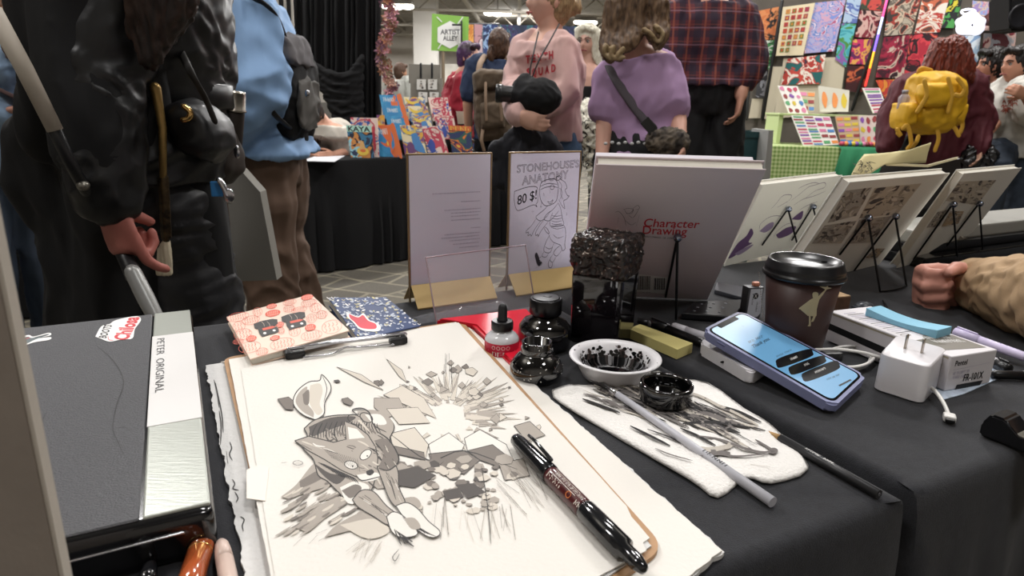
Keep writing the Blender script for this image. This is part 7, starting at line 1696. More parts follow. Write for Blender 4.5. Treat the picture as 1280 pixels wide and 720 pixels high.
bm = BM(); q = [onsurf(sh, x, y, .006) for x, y in ((758, 72), (766, 92), (778, 112), (792, 132), (806, 150), (816, 160))]; q = [p for p in q if p]; ww = mat('grey_webbing', '#4d464c', .7)
tube(bm, crv(q, 4), .020, 10, flat=.22, ref=V(0, -1, 0)); obj('bag_strap', bm, ww, t, True)
t2 = thing('crossbody_bag', PX(835, 175, Y-.2), 'black furry crossbody bag at the lilac shirt\'s hip', 'bag')
bm = BM(); ball(bm, PX(836, 178, Y-.18), (.085, .05, .06)); ball(bm, PX(822, 176, Y-.18), (.05, .04, .045)); bm = voxel(bm, .006, 1, wr=.012, ws=(45, 45, 45)); obj('pouch', bm, mat('dark_fur', '#25201f', .9, col2='#6a5f52', vscale=25), t2, True)
bm = BM(); box(bm, fr(PX(811, 157, Y-.19), V(.7, 0, -.7), None, V(0, -1, 0)), (-.03, -.02, 0), (.03, .02, .008), .003, 2); obj('strap_adjuster', bm, M_blk, t2)
for k in range(8):
    bm = BM(); p = PX(757+k*8.2, 179.5-(k % 2)*1.5, Y-.17); ball(bm, p, (.008, .004, .006)); o = obj('dot', bm, mat('dot_white', '#b9b9b9', .6), t, True)
# ---- man in the plaid shirt
Y = 3.35; c = PX(884, 150, Y); J = joints((c.x, Y), R(176), 1.86)
J.update(shL=PX(846, 22, Y), elL=PX(836, 80, Y-.02), wrL=PX(842, 130, Y-.08), shR=PX(918, 22, Y), elR=PX(932, 78, Y-.02), wrR=PX(926, 120, Y-.12)); J['shoulder'] = PX(888, 12, Y); J['neck'] = PX(886, -6, Y); J['head'] = PX(886, -42, Y); J['chest'] = PX(887, 50, Y); J['waist'] = PX(886, 84, Y); J['pelvis'] = PX(884, 108, Y)
for s_, k in ((-1, 'L'), (1, 'R')): J['hip'+k] = J['pelvis']+V(s_*.09, 0, -.03); J['kn'+k] = V(J['hip'+k].x, Y, .52); J['an'+k] = V(J['hip'+k].x, Y, .08)
t = thing('person', (c.x, Y, 0), 'person in a red and navy plaid shirt and black trousers, back turned', 'person')
bd, M = body(t, J, '#b98a74', hands={'R': ((V(-.12, -.1, -1), V(-.9, .2, 0)), dict(side=1, curl=(25, 30, 20)))}); hair(t, J, M, mat('dark_brown_hair', '#2c211b', .6))
pm = bpy.data.materials.new('plaid_shirt'); pm.use_nodes = True; nt = pm.node_tree; bs = nt.nodes['Principled BSDF']; bs.inputs['Roughness'].default_value = .85
tc = nt.nodes.new('ShaderNodeTexCoord'); sx = nt.nodes.new('ShaderNodeSeparateXYZ'); nt.links.new(tc.outputs['Object'], sx.inputs[0])
def nmath(op, a, b=None):
    n_ = nt.nodes.new('ShaderNodeMath'); n_.operation = op
    for i, v in enumerate((a, b)):
        if v is None: continue
        if isinstance(v, (int, float)): n_.inputs[i].default_value = v
        else: nt.links.new(v, n_.inputs[i])
    return n_.outputs[0]
def band(sock, period, lo, hi, off=0): 
    f = nmath('FRACT', nmath('DIVIDE', nmath('ADD', sock, off+50), period)); return nmath('MULTIPLY', nmath('GREATER_THAN', f, lo), nmath('LESS_THAN', f, hi))
def mixc(fac, a, b, sc_=1):
    n_ = nt.nodes.new('ShaderNodeMix'); n_.data_type = 'RGBA'; nt.links.new(nmath('MULTIPLY', fac, sc_), n_.inputs[0])
    for i, v in ((6, a), (7, b)):
        if isinstance(v, tuple): n_.inputs[i].default_value = (*v, 1)
        else: nt.links.new(v, n_.inputs[i])
    return n_.outputs[2]
cc_ = mixc(band(sx.outputs[0], .07, .0, .45), rgb('#5c262c'), rgb('#24202f'), .75)
cc_ = mixc(band(sx.outputs[2], .075, .1, .5), cc_, rgb('#231c30'), .65); cc_ = mixc(band(sx.outputs[0], .07, .62, .74), cc_, rgb('#9a5540'), .6); cc_ = mixc(band(sx.outputs[2], .075, .62, .70), cc_, rgb('#8a6a7a'), .6); cc_ = mixc(band(sx.outputs[2], .075, .82, .88), cc_, rgb('#8a4a40'), .4)
nt.links.new(cc_, bs.inputs['Base Color'])
top(t, J, pm, 'plaid_shirt', sleeve='rolled', g=.032, wr=.012, seed=7, sl=1.02, cut=1, bw=.90, neck=.92)
bm = BM(); loft(bm, [ell(J['neck']+V(0, 0, z), V(r_, 0, 0), V(0, r_*.95, 0), 24) for z, r_ in ((-.055, .085), (-.01, .078), (.012, .072), (.012, .064), (-.03, .062))]); obj('collar', bm, pm, t, True)
trousers(t, J, mat('black_pleat', '#0e0e10', .8), seed=9, g=.004, wide=1.45, ws=(14, 14, 6), wr=.012); shoes(t, J, M_shoeb)
# ---- white-haired person
Y = 5.0; c = PX(735, 150, Y); J = joints((c.x, Y), R(-20), 1.64); J['head'] = PX(733, 54, Y); J['neck'] = PX(735, 78, Y); J['shoulder'] = PX(736, 88, Y)
J.update(wrL=PX(748, 150, Y-.1), elL=PX(757, 120, Y), wrR=PX(725, 150, Y-.15))
t = thing('person', (c.x, Y, 0), 'person with long white hair, black low-neck top and red shoes carrying spotted fur', 'person')
bd, M = body(t, J, '#d3a695', hf=V(-.35, -.95, 0)); face_parts(t, M, brow='#2a2020', lip='#7d1f2c', eye='#20303a')
def wh(bm, M, s):
    for pts in ([(738, 34), (750, 46), (752, 66), (746, 78)], [(735, 34), (744, 50), (744, 70), (750, 84)], [(732, 34), (724, 38), (722, 46)], [(742, 38), (753, 58), (750, 74), (756, 80)]):
        q = crv([PX(x, y, Y-.05) for x, y in pts], 4); tube(bm, q, [.036-.0015*i for i in range(len(q))], 8)
hair(t, J, M, mat('white_wig', '#cfc9b4', .5, col2='#e3dfcf', vscale=30, stretch=(3, 3, 1)), s=1.03, extra=wh)
top(t, J, M_blkf, 'black_top', sleeve='none', neck=.55, g=.008, wr=.004); trousers(t, J, M_blkf, 'leggings', g=.004, wide=.85, wr=.004)
shoes(t, J, mat('bright_red_shoe', '#b81d2c', .4))
t2 = thing('fur_wrap', PX(738, 190, Y-.2), 'white fur with black spots hanging beside the lilac shirt', 'fur')
bm = BM(); tube(bm, crv([PX(735, 142, Y-.25), PX(733, 160, Y-.3), PX(738, 185, Y-.3), PX(744, 215, Y-.3), PX(742, 245, Y-.28)], 5), [.10, .12, .13, .13, .13, .13, .12, .11, .10, .09, .08, .08, .07, .07, .06, .06, .05, .05, .04, .03, .03], 14)
bm = voxel(bm, .010, 1, wr=.035, ws=(26, 26, 20)); obj('fur', bm, artmat('spotted_fur', ['#d9d5c6', '#e3e0d3', '#d9d5c6', '#3a3834', '#d9d5c6'], 14, 4, .6, .95), t2, True)
# ---- backpacker with the hair bun
Y = 5.1; c = PX(622, 150, Y); J = joints((c.x, Y), R(175), 1.66); J['head'] = PX(624, 58, Y); J['neck'] = PX(623, 76, Y)
t = thing('person', (c.x, Y, 0), 'person with a brown hair bun and navy top seen from behind under an olive backpack', 'person')
bd, M = body(t, J, '#c49a80', hf=V(.1, 1, 0)); 
def bun2(bm, M, s): ball(bm, PX(620, 49, Y-.03), (.05, .05, .055)); tube(bm, crv([PX(614, 60, Y-.08), PX(612, 68, Y-.09), PX(615, 75, Y-.08)], 4), .022, 8)
hair(t, J, M, mat('brown_hair', '#3a261b', .5, col2='#5a4030', vscale=30), extra=bun2)
top(t, J, mat('navy_cotton', '#27344f', .85), 'navy_top', sleeve='short', seed=3); trousers(t, J, M_blkf, seed=4, wide=1.05); shoes(t, J, M_shoeb)
M_oliv = mat('olive_canvas', '#57493a', .85, bump=.2, bscale=200, var=.15, vscale=10); M_tan = mat('tan_strap', '#8a7460', .8)
def pack(t, q, Y, th, m, name='pack_body', wr=.01, flat=.5, seed=0, vs=.008):
    """soft bag filling a pixel outline with real depth"""
    bm = BM(); P = [aY(x, y, Y) for x, y in q]; c_ = sum(P, V(0, 0, 0))/len(P)
    loft(bm, [[c_+(p-c_)*s+V(0, d, 0) for p in P] for d, s in ((-th*.5, .55), (-th*.42, .82), (-th*.2, .96), (0, 1), (th*.3, .98), (th*.5, .9))])
    bm = voxel(bm, vs, 4, .5, wr, (12, 12, 12), seed); return obj(name, bm, m, t, True)
t2 = thing('backpack', PX(618, 140, Y-.3), 'olive canvas backpack with top flap and hanging straps on the person with the bun', 'backpack')
Yb = Y-.34
bg = pack(t2, [(592, 104), (640, 100), (644, 130), (642, 172), (600, 178), (592, 150)], Yb, .26, M_oliv, seed=1)
pack(t2, [(590, 92), (600, 86), (640, 88), (646, 100), (642, 112), (592, 116)], Yb-.06, .20, M_oliv, 'top_flap', seed=2); pack(t2, [(600, 128), (632, 126), (632, 160), (602, 162)], Yb-.14, .10, M_oliv, 'front_pocket', seed=3)
for x in (607, 626): strap(t2, 'buckle_strap', [PX(x, 104, Yb-.18), PX(x, 125, Yb-.21), PX(x+1, 150, Yb-.20)], .010, .004, M_tan, V(0, -1, 0))
strap(t2, 'shoulder_strap', [PX(606, 70, Y-.05), PX(600, 80, Y-.18), PX(598, 95, Y-.25)], .022, .01, M_tan, V(0, -1, 0)); strap(t2, 'shoulder_strap', [PX(634, 70, Y-.05), PX(640, 82, Y-.18), PX(640, 95, Y-.25)], .022, .01, M_tan, V(0, -1, 0))
strap(t2, 'loose_strap', [PX(604, 160, Yb-.15), PX(602, 175, Yb-.18), PX(605, 188, Yb-.16)], .012, .004, M_tan, V(0, -1, 0))
# ---- man in red with purple hair
Y = 5.9; c = PX(574, 150, Y); J = joints((c.x, Y), R(72), 1.60); J['head'] = PX(586, 72, Y); J['neck'] = PX(577, 92, Y); J['shoulder'] = PX(575, 100, Y); J['shL'] = PX(582, 104, Y-.16); J['shR'] = PX(572, 102, Y+.16); J['chest'] = PX(573, 118, Y)
J.update(elL=PX(572, 132, Y-.2), wrL=PX(590, 150, Y-.25))
t = thing('person', (c.x, Y, 0), 'person in a dark red sweater with short purple-tinted hair, facing right', 'person')
bd, M = body(t, J, '#c99a86', hf=V(.93, -.36, 0), hs=1.08); face_parts(t, M); hair(t, J, M, mat('purple_black_hair', '#2c1a26', .5, col2='#5a3a6a', vscale=9), s=1.08)
top(t, J, mat('crimson_knit', '#8a1428', .85, bump=.2, bscale=300), 'sweater', g=.022, wr=.012, seed=8, sl=1.15); trousers(t, J, M_blkf, seed=3); shoes(t, J, M_shoeb)
o, P = vquad('paper_bag', [(570, 140), (586, 140), (586, 156), (571, 156)], 5.45, .08, mat('pale_bag', '#b5b2a8', .7))
bpy.data.objects.remove(o)
# ---- far person in grey
Y = 9.3; c = PX(500, 120, Y); J = joints((c.x, Y), R(150), 1.62); J['head'] = PX(501, 90, Y); J['neck'] = PX(499, 101, Y)
t = thing('person', (c.x, Y, 0), 'small far person in a pale grey shirt beside the garland', 'person')
bd, M = body(t, J, '#b98a70', hf=V(.7, .6, 0), vs=.01); hair(t, J, M, mat('cropped_brown_hair', '#4a3426', .7), vs=.01); top(t, J, mat('pale_grey_cotton', '#a9aaa4', .9), sleeve='long', vs=.012, g=.03); trousers(t, J, M_blkf, vs=.014); shoes(t, J, M_shoeb)
# ---- seated person drawing
Y = 4.66; c = PX(404, 220, Y); J = joints((c.x, Y+.1), R(8), 1.62); dz = -.38
for k in ('pelvis', 'waist', 'chest', 'shoulder', 'neck', 'head', 'shL', 'shR'): J[k] = J[k]+V(0, 0, dz)
J['shoulder'] = PX(408, 160, Y-.25); J['shL'] = PX(426, 168, Y-.1); J['shR'] = PX(392, 165, Y-.1); J['neck'] = PX(402, 150, Y-.2); J['head'] = PX(387, 143, Y-.30); J['chest'] = PX(410, 182, Y-.05); J['waist'] = PX(410, 205, Y)
J['pelvis'] = PX(410, 228, Y+.05); J['elL'] = PX(437, 190, Y-.22); J['wrL'] = PX(416, 194, Y-.38); J['elR'] = PX(384, 188, Y-.2); J['wrR'] = PX(388, 193, Y-.38)
for s_, k in ((1, 'L'), (-1, 'R')): J['hip'+k] = J['pelvis']+V(s_*.09, 0, 0); J['kn'+k] = J['hip'+k]+V(0, -.40, .02); J['kn'+k].z = .46; J['hip'+k].z = .47; J['an'+k] = V(J['kn'+k].x, J['kn'+k].y, .08)
J['pelvis'].z = .52
t = thing('person', (c.x, Y, 0), 'seated person in a white T-shirt bent over a drawing at the far table', 'person')
bd, M = body(t, J, '#c9967e', hf=V(-.2, -.8, -.6), hup=(0, -.3, 1)); face_parts(t, M); hair(t, J, M, mat('dark_brown_hair', '', .6), s=1.05); tsh = top(t, J, mat('white_cotton', '#c9c2b6', .9), 'tshirt', sleeve='short', seed=11, g=.02, sl=1.25)
A = Art(lambda x, y: onsurf(tsh, x, y) or aY(x, y, Y-.3)); A.text('DAY', (392, 182), (10, -2), (0, -8), mat('shirt_print', '#5a4034', .7), bold=.04); A.ring(397, 188, 5, 4, .8, mat('shirt_print', '', .7)); A.build('print', tsh)
trousers(t, J, M_blkf, seed=5); shoes(t, J, M_shoeb)
t = thing('chair', (c.x, Y+.1, 0), 'plain folding chair under the seated person in white', 'chair'); cx0, cy0 = J['pelvis'].x, J['pelvis'].y
bm = BM(); box(bm, Matrix(), (cx0-.21, cy0-.2, .39), (cx0+.21, cy0+.2, .41), .006); obj('seat', bm, mat('chair_grey', '#55565a', .5), t)
bm = BM(); box(bm, Matrix(), (cx0-.2, cy0+.22, .55), (cx0+.2, cy0+.235, .80), .006); obj('backrest', bm, mat('chair_grey', '', .5), t)
for x, y in ((-.19, -.18), (.19, -.18), (-.19, .21), (.19, .21)): bm = BM(); tube(bm, [(cx0+x, cy0+y, .012), (cx0+x, cy0+y, .56 if y > 0 else .39)], .012, 8); obj('leg', bm, mat('table_leg_steel', '', .4), t)
# ---- blue-shirted man
Y = 2.55; c = PX(322, 190, Y); J = joints((c.x, Y), R(-112), 1.80)
J['pelvis'] = PX(334, 190, Y); J['waist'] = PX(320, 150, Y); J['chest'] = PX(308, 85, Y); J['shoulder'] = PX(304, 15, Y); J['neck'] = PX(306, -18, Y); J['head'] = PX(292, -58, Y)
J['shL'] = PX(304, 30, Y-.17); J['elL'] = PX(312, 118, Y-.24); J['wrL'] = PX(272, 172, Y-.24); J['shR'] = PX(306, 25, Y+.19); J['elR'] = PX(300, 100, Y+.26); J['wrR'] = PX(268, 140, Y+.15)
for s_, k in ((-1, 'L'), (1, 'R')): J['hip'+k] = J['pelvis']+V(0, s_*.09, -.02)+V(.0, 0, 0)
J['knL'] = PX(331, 300, Y-.10); J['anL'] = PX(352, 395, Y-.12); J['knR'] = PX(345, 290, Y+.12); J['anR'] = PX(372, 372, Y+.14); J['anL'].z = max(.10, J['anL'].z); J['anR'].z = max(.10, J['anR'].z)
J['anL'] = V(J['anL'].x-.02, Y-.12, .09); J['anR'] = V(J['anR'].x+.03, Y+.14, .09)
t = thing('person', (c.x, Y, 0), 'person in a light blue shirt and brown trousers with a grey and black backpack', 'person')
bd, M = body(t, J, '#c49a84'); hair(t, J, M, mat('grey_brown_hair', '#5a4a3c', .6)); M_blue = mat('light_blue_cotton', '#82a3cb', .75, bump=.05, bscale=300)
top(t, J, M_blue, 'shirt', sleeve='long', g=.040, wr=.030, seed=6, sl=1.5, cut=1, flare=.0, ws=(8, 8, 5), bw=1.18, vs=.009, amt=3)
trousers(t, J, mat('khaki_brown', '#5f4a3c', .85, var=.12, vscale=5), seed=8, g=.022, wide=1.35, wr=.016, ws=(9, 9, 6), belt=mat('brown_belt', '#4a2d22', .5)); shoes(t, J, mat('dark_blue_sneaker', '#2a3442', .6))
t2 = thing('backpack', PX(375, 110, Y), 'grey and black backpack on the blue-shirted person', 'backpack')
pack(t2, [(358, 38), (372, 44), (384, 80), (388, 120), (386, 160), (378, 183), (360, 175), (352, 120), (354, 70)], Y-.03, .30, M_blkf, seed=3)
pack(t2, [(360, 40), (374, 46), (385, 84), (366, 88), (358, 70)], Y-.08, .24, mat('heather_grey', '#5d5a5c', .9, bump=.2, bscale=300), 'top_pocket', seed=5)
pack(t2, [(380, 92), (390, 100), (391, 140), (387, 168), (380, 150)], Y-.05, .22, mat('side_panel_grey', '#4a4743', .8), 'outer_pocket', seed=7)
strap(t2, 'shoulder_strap', [PX(360, 60, Y-.14), PX(345, 22, Y-.22), PX(325, 2, Y-.25), PX(300, -8, Y-.26), PX(282, 8, Y-.30), PX(273, 30, Y-.30), PX(276, 55, Y-.29)], .012, .005, blk)
strap(t2, 'lower_strap', [PX(332, 128, Y-.30), PX(345, 145, Y-.26), PX(362, 160, Y-.17)], .010, .004, blk, V(0, -1, 0))
bm = BM(); ball(bm, PX(384, 117, Y-.16), (.009, .006, .014)); obj('zip_pull', bm, M_chr, t2, True)
# ---- yellow backpack
Y = 4.4; c = PX(1165, 150, Y); J = joints((c.x, Y), R(184), 1.66); J['head'] = PX(1186, 74, Y); J['neck'] = PX(1180, 96, Y); J['shoulder'] = PX(1174, 104, Y); J['shL'] = PX(1135, 112, Y); J['shR'] = PX(1212, 108, Y); J['elL'] = PX(1116, 150, Y-.02); J['elR'] = PX(1224, 150, Y-.02); J['wrL'] = PX(1110, 185, Y-.1); J['wrR'] = PX(1222, 185, Y-.12); J['chest'] = PX(1172, 135, Y); J['waist'] = PX(1168, 165, Y); J['pelvis'] = PX(1168, 190, Y)
t = thing('person', (c.x, Y, 0), 'person with auburn hair in a maroon jacket wearing a yellow backpack', 'person')
bd, M = body(t, J, '#c49a84', hf=V(-.1, 1, 0))
def aub(bm, M, s):
    for x in (-24, -14, -4, 6, 16, 23):
        q = crv([PX(1187+x*.6, 56, Y-.06), PX(1187+x, 76, Y-.09), PX(1185+x*1.15, 92, Y-.10), PX(1184+x*1.2, 102, Y-.07)], 4); tube(bm, q, [.045-.0015*i for i in range(len(q))], 8)
hair(t, J, M, mat('auburn_hair', '#4a1c14', .5, col2='#7a3322', vscale=25, stretch=(3, 3, .8)), s=1.1, extra=aub, wr=.012)
top(t, J, mat('maroon_jacket', '#4c1420', .75), 'jacket', g=.03, wr=.018, seed=4, sl=1.2, hem=.05, flare=.0, bw=1.0, vs=.010); trousers(t, J, M_blkf, seed=6); shoes(t, J, M_shoeb)
M_yel = mat('mustard_nylon', '#c99a14', .6, var=.1, vscale=8, bump=.1, bscale=150); M_yel2 = mat('yellow_webbing', '#c99a34', .6)
t2 = thing('backpack', PX(1165, 130, Y-.3), 'mustard yellow backpack with side pockets on the maroon jacket', 'backpack'); Yb = Y-.31
b4_ = lambda x, y: k4(x, y)
pk = pack(t2, [b4_(*p) for p in ((835, 320), (870, 298), (960, 300), (1010, 335), (1005, 420), (985, 500), (930, 560), (850, 570), (790, 545), (775, 500), (815, 420))], Yb, .30, M_yel, seed=2, wr=.007)
pack(t2, [b4_(*p) for p in ((850, 350), (950, 345), (965, 400), (945, 450), (850, 450), (835, 400))], Yb-.13, .12, M_yel, 'front_pocket', seed=3, wr=.005)
pack(t2, [b4_(*p) for p in ((755, 430), (815, 430), (800, 530), (745, 545), (740, 500))], Yb-.03, .18, M_yel, 'side_pocket', seed=4, wr=.004); pack(t2, [b4_(*p) for p in ((975, 425), (1025, 430), (1000, 530), (945, 520))], Yb-.06, .16, M_yel, 'side_pocket', seed=5, wr=.004)
A = Art(lambda x, y: onsurf(bpy.data.objects[t2.children[1].name], x, y) or aY(x, y, Yb-.2)); A.text('REI', (k4(872, 395)[0], k4(872, 395)[1]), (k4(905, 0)[0]-k4(872, 0)[0], -.5), (0, -3.2), mat('logo_blue', '#24405a', .5), bold=.05); A.build('logo', pk)
for pts in (((745, 545), (760, 570), (748, 560)), ((770, 540), (790, 530), (805, 600), (790, 625)), ((835, 575), (825, 600), (810, 620)), ((910, 530), (920, 580), (905, 632)), ((955, 520), (985, 535), (1005, 570)), ((1018, 500), (1020, 530), (1012, 555)), ((1000, 330), (1028, 370), (1015, 400), (990, 400)), ((830, 470), (870, 400), (860, 340)), ((960, 470), (975, 400), (960, 330))):
    q = [PX(*b4_(*p), Yb-.18 if 900 > p[0] > 820 or p[0] > 940 and p[1] < 480 else Yb-.12) for p in pts]; strap(t2, 'webbing_strap', q, .013, .005, M_yel2, V(0, -1, 0))
strap(t2, 'grab_handle', [PX(*b4_(835, 325), Y-.25), PX(*b4_(845, 290), Y-.26), PX(*b4_(885, 298), Y-.26)], .016, .008, M_yel2, V(0, -1, 0))
t3 = thing('water_bottle', PX(*b4_(778, 430), Yb), 'clear water bottle in the yellow backpack\'s left side pocket', 'bottle'); bm = BM(); p = PX(*b4_(772, 430), Yb-.02); lathe(bm, p-V(0, 0, .05), [(.03, 0), (.032, .02), (.032, .08), (.02, .095), (.014, .10)], n=20); obj('bottle_body', bm, mat('bottle_clear', '#a9a0a8', .1, alpha=.6), t3, True); bm = BM(); lathe(bm, p+V(0, 0, .05), [(.018, 0), (.018, .02), (.012, .022)], n=18); obj('bottle_cap', bm, mat('cap_grey', '#8a8890', .4), t3, True)
# ---- dark-haired person in black
Y = 5.2; c = PX(1244, 150, Y); J = joints((c.x, Y), R(-80), 1.62); J['head'] = PX(1240, 82, Y); J['neck'] = PX(1246, 100, Y); J['shoulder'] = PX(1246, 108, Y)
t = thing('person', (c.x, Y, 0), 'dark-haired person in a black shirt between the maroon jacket and the white T-shirt', 'person')
bd, M = body(t, J, '#b9836c', hf=V(-1, .12, .0), hs=1.05); face_parts(t, M, brow='#1a1412'); hair(t, J, M, mat('black_hair', '#17110f', .5), s=1.1, wr=.012); top(t, J, M_blkf, sleeve='short', g=.025, seed=5, sl=1.3); trousers(t, J, M_blkf, seed=2, wide=1.2); shoes(t, J, M_shoeb)
# ---- white T-shirt person at right edge
Y = 4.5; c = PX(1270, 180, Y); J = joints((c.x, Y), R(-62), 1.72); J['head'] = PX(1272, 82, Y); J['neck'] = PX(1274, 103, Y); J['shoulder'] = PX(1272, 112, Y); J['shL'] = PX(1284, 117, Y-.18); J['shR'] = PX(1256, 116, Y+.08); J['elR'] = PX(1246, 150, Y-.05); J['wrR'] = PX(1230, 172, Y-.22); J['elL'] = PX(1300, 145, Y-.25); J['wrL'] = PX(1281, 119, Y-.42); J['chest'] = PX(1268, 138, Y); J['waist'] = PX(1264, 158, Y); J['pelvis'] = PX(1268, 178, Y); J['knR'] = PX(1246, 205, Y-.2); J['anR'] = V(J['knR'].x, J['knR'].y, .1)
t = thing('person', (c.x, Y, 0), 'dark-haired person in a pale printed T-shirt and dark jeans at the right edge', 'person')
bd, M = body(t, J, '#c08c74', hf=V(-1, -.08, 0), hands={'L': ((V(-.8, -.2, .3), V(.2, .9, 0)), dict(side=1, curl=(40, 50, 30), sc=.9)), 'R': ((V(-.6, -.2, -.7), V(.3, .5, 0)), dict(side=-1, curl=(50, 50, 30), sc=.9))}, vs=.0058); face_parts(t, M, brow='#1a1412'); hair(t, J, M, mat('black_hair', '', .5), s=1.0)
ts = top(t, J, mat('pale_grey_tee', '#b3b0a8', .9), 'tshirt', sleeve='short', g=.028, seed=9, sl=1.25, wr=.016); trousers(t, J, M_dden, 'jeans', seed=7, wide=1.3); shoes(t, J, M_shoeb)
A = Art(lambda x, y: onsurf(ts, x, y) or aY(x, y, Y-.3)); rm = mat('rust_print', '#8a3f2c', .7); q = random.Random(5)
for k in range(16): x, y = 1258+q.uniform(-5, 8)-(k*.3), 124+k*1.1; A.line([(x, y), (x+q.uniform(2, 6), y-q.uniform(1, 4)), (x+q.uniform(3, 8), y+q.uniform(-1, 3))], 1.5, rm)
A.build('print', ts)
t2 = thing('black_bag', PX(1222, 200, Y-.2), 'crumpled black plastic bag held at the right beside the orange cloth', 'bag'); bm = BM(); 
for x, y, r_ in ((1222, 186, .05), (1215, 196, .09), (1228, 200, .10), (1212, 208, .11), (1230, 214, .1)): ball(bm, PX(x, y, Y-.2), (r_, r_*.7, r_))
bm = voxel(bm, .008, 1, wr=.022, ws=(18, 18, 18)); obj('bag', bm, mat('black_plastic_bag', '#0e0e10', .25, coat=.3), t2, True)
bm = BM(); Yo = 4.9
for x, y, r_ in ((1232, 142, .09), (1226, 152, .10), (1214, 166, .14), (1206, 180, .14), (1218, 185, .14), (1204, 198, .13)): ball(bm, PX(x, y, Yo), (r_, r_*.7, r_))
bm = voxel(bm, .010, 2, wr=.03, ws=(9, 9, 9)); o = obj('orange_garment', bm, mat('orange_cloth', '#b5561c', .8, var=.3, vscale=7), None, True); tag(o, 'bunched orange cloth carried between maroon jacket and pale T-shirt', 'cloth')
# ---- cloaked walker (nearest person)
Y = 1.62; c = PX(190, 200, Y); J = joints((c.x, Y), R(78), 1.74)
J['pelvis'] = PX(195, 175, Y); J['waist'] = PX(196, 120, Y); J['chest'] = PX(196, 45, Y); J['shoulder'] = PX(190, -45, Y); J['neck'] = PX(195, -80, Y); J['head'] = PX(205, -140, Y)
# screen-right facing: left arm lies beyond, right arm towards the lens
J['shR'] = PX(160, -40, Y-.16); J['elR'] = PX(118, 95, Y-.24); J['wrR'] = PX(137, 250, Y-.30); J['shL'] = PX(225, -35, Y+.16); J['elL'] = PX(248, 95, Y+.10); J['wrL'] = PX(215, 118, Y+.02)
for s_, k in ((1, 'L'), (-1, 'R')): J['hip'+k] = J['pelvis']+V(0, s_*.09, -.03)
J['knR'] = PX(235, 320, Y-.02); J['anR'] = V(J['knR'].x+.12, Y-.05, .09); J['knL'] = PX(150, 330, Y+.15); J['anL'] = V(J['knL'].x-.2, Y+.16, .12)
t = thing('person', (c.x, Y, 0), 'person walking past in black cloak and leather with long auburn hair, gripping a pale staff', 'person')
hd_d = V(.22, -.02, -1)
bd, M = body(t, J, '#a8665c', hands={'R': ((hd_d, V(.35, .85, 0)), dict(side=1, curl=((15, 30, 15), (60, 75, 40), (65, 80, 40), (70, 80, 40)), sc=1.2, thumb_in=1.15, spread=.1, fr_=1.18)), 'L': ((V(-.8, -.3, -.2), V(0, -.2, -1)), dict(side=1))}, vs=.005)
face_parts(t, M)
def lh(bm, M, s):
    for x, x2, y2, d in ((172, 168, 40, .30), (182, 180, 62, .30), (195, 186, 76, .30), (207, 190, 78, .29), (218, 200, 60, .28), (228, 212, 44, .26), (243, 246, 70, .02), (250, 254, 92, .0)):
        q = crv([PX(x, -120, Y-d+.05), PX(x+2, -50, Y-d), PX(x+1, 10, Y-d), PX(x2, y2, Y-d+.01)], 6); tube(bm, q, [.040-.0013*i for i in range(len(q))], 10)
hair(t, J, M, mat('dark_auburn_hair', '#140c0a', .5, col2='#33221a', vscale=22, stretch=(4, 4, .5)), extra=lh, wr=.009, ws=(50, 50, 6))
top(t, J, M_blkl, 'leather_jacket', sleeve='long', g=.03, wr=.010, seed=3, sl=1.15, ws=(10, 10, 16), bw=1.08, vs=.008)
trousers(t, J, mat('black_coated_trousers', '#1b1b1e', .5), seed=4, g=.018, wide=1.35, wr=.014, ws=(9, 9, 20)); shoes(t, J, M_shoeb, 'boot')
# cloak: hangs from the shoulder over the arm and trails behind
bm = BM()
def cl_path(pts, r0_, r1_):
    q = crv([PX(x, y, Y-d) for x, y, d in pts], 5); k_ = len(q); tube(bm, q, [r0_+(r1_-r0_)*i/(k_-1) for i in range(k_)], 12)
for pts, a_, b_ in (([(75, -40, .2), (76, 40, .2), (74, 100, .2), (60, 170, .16)], .10, .06), ([(110, -40, .22), (104, 40, .24), (110, 120, .27), (122, 190, .28)], .10, .075), ([(140, -40, .16), (140, 60, .16), (150, 170, .12), (160, 300, .02), (160, 420, .0)], .11, .14),
                    ([(60, 165, .08), (40, 190, .06), (38, 230, .06), (55, 270, .05)], .07, .05), ([(75, 180, .06), (78, 230, .06), (95, 285, .04)], .09, .06), ([(110, 180, .02), (110, 260, .0), (120, 340, -.02), (128, 420, -.02)], .11, .13), ([(185, 180, .0), (190, 260, .0), (195, 420, .0)], .12, .15), ([(220, 190, .03), (245, 280, .02), (262, 400, .02)], .09, .08), ([(128, 170, .29), (132, 215, .30), (135, 243, .30)], .056, .047)):
    cl_path(pts, a_, b_)
bm = voxel(bm, .010, 4, .5, .016, (9, 9, 3.2), 6); obj('cloak', bm, M_blkf, t, True)
bm = BM(); lp_ = V(1, .15, 0).normalized(); c_ = PX(212, 119, Y); loft(bm, [ell(c_+V(-.03, 0, z), V(.158+r_, .02, 0), V(0, .155+r_, 0), 36) for z, r_ in ((-.03, 0), (-.026, .007), (.026, .007), (.03, 0))]); obj('belt', bm, mat('belt_black', '#0c0c0e', .4), t, True)
M_brass = mat('aged_brass', '#8f7444', .4, .7); M_tas = mat('tassel_cream', '#c9bda4', .8)
t2 = thing('tassel_cord', PX(205, 330, Y-.2), 'bronze cord with wrapped section and cream tassel hanging from the walker\'s belt', 'tassel')
bm = BM(); tube(bm, [PX(194, 110, Y-.20), PX(197, 125, Y-.20), PX(203, 160, Y-.20), PX(204, 222, Y-.20)], [.012, .010, .0085, .0075], 10); obj('cord', bm, M_brass, t2, True)
bm = BM(); 
for k in range(26): p = PX(204+.16*k, 222+k*3, Y-.20); tube(bm, [p-V(.010, 0, .002), p+V(.010, 0, .002)], .0035, 6)
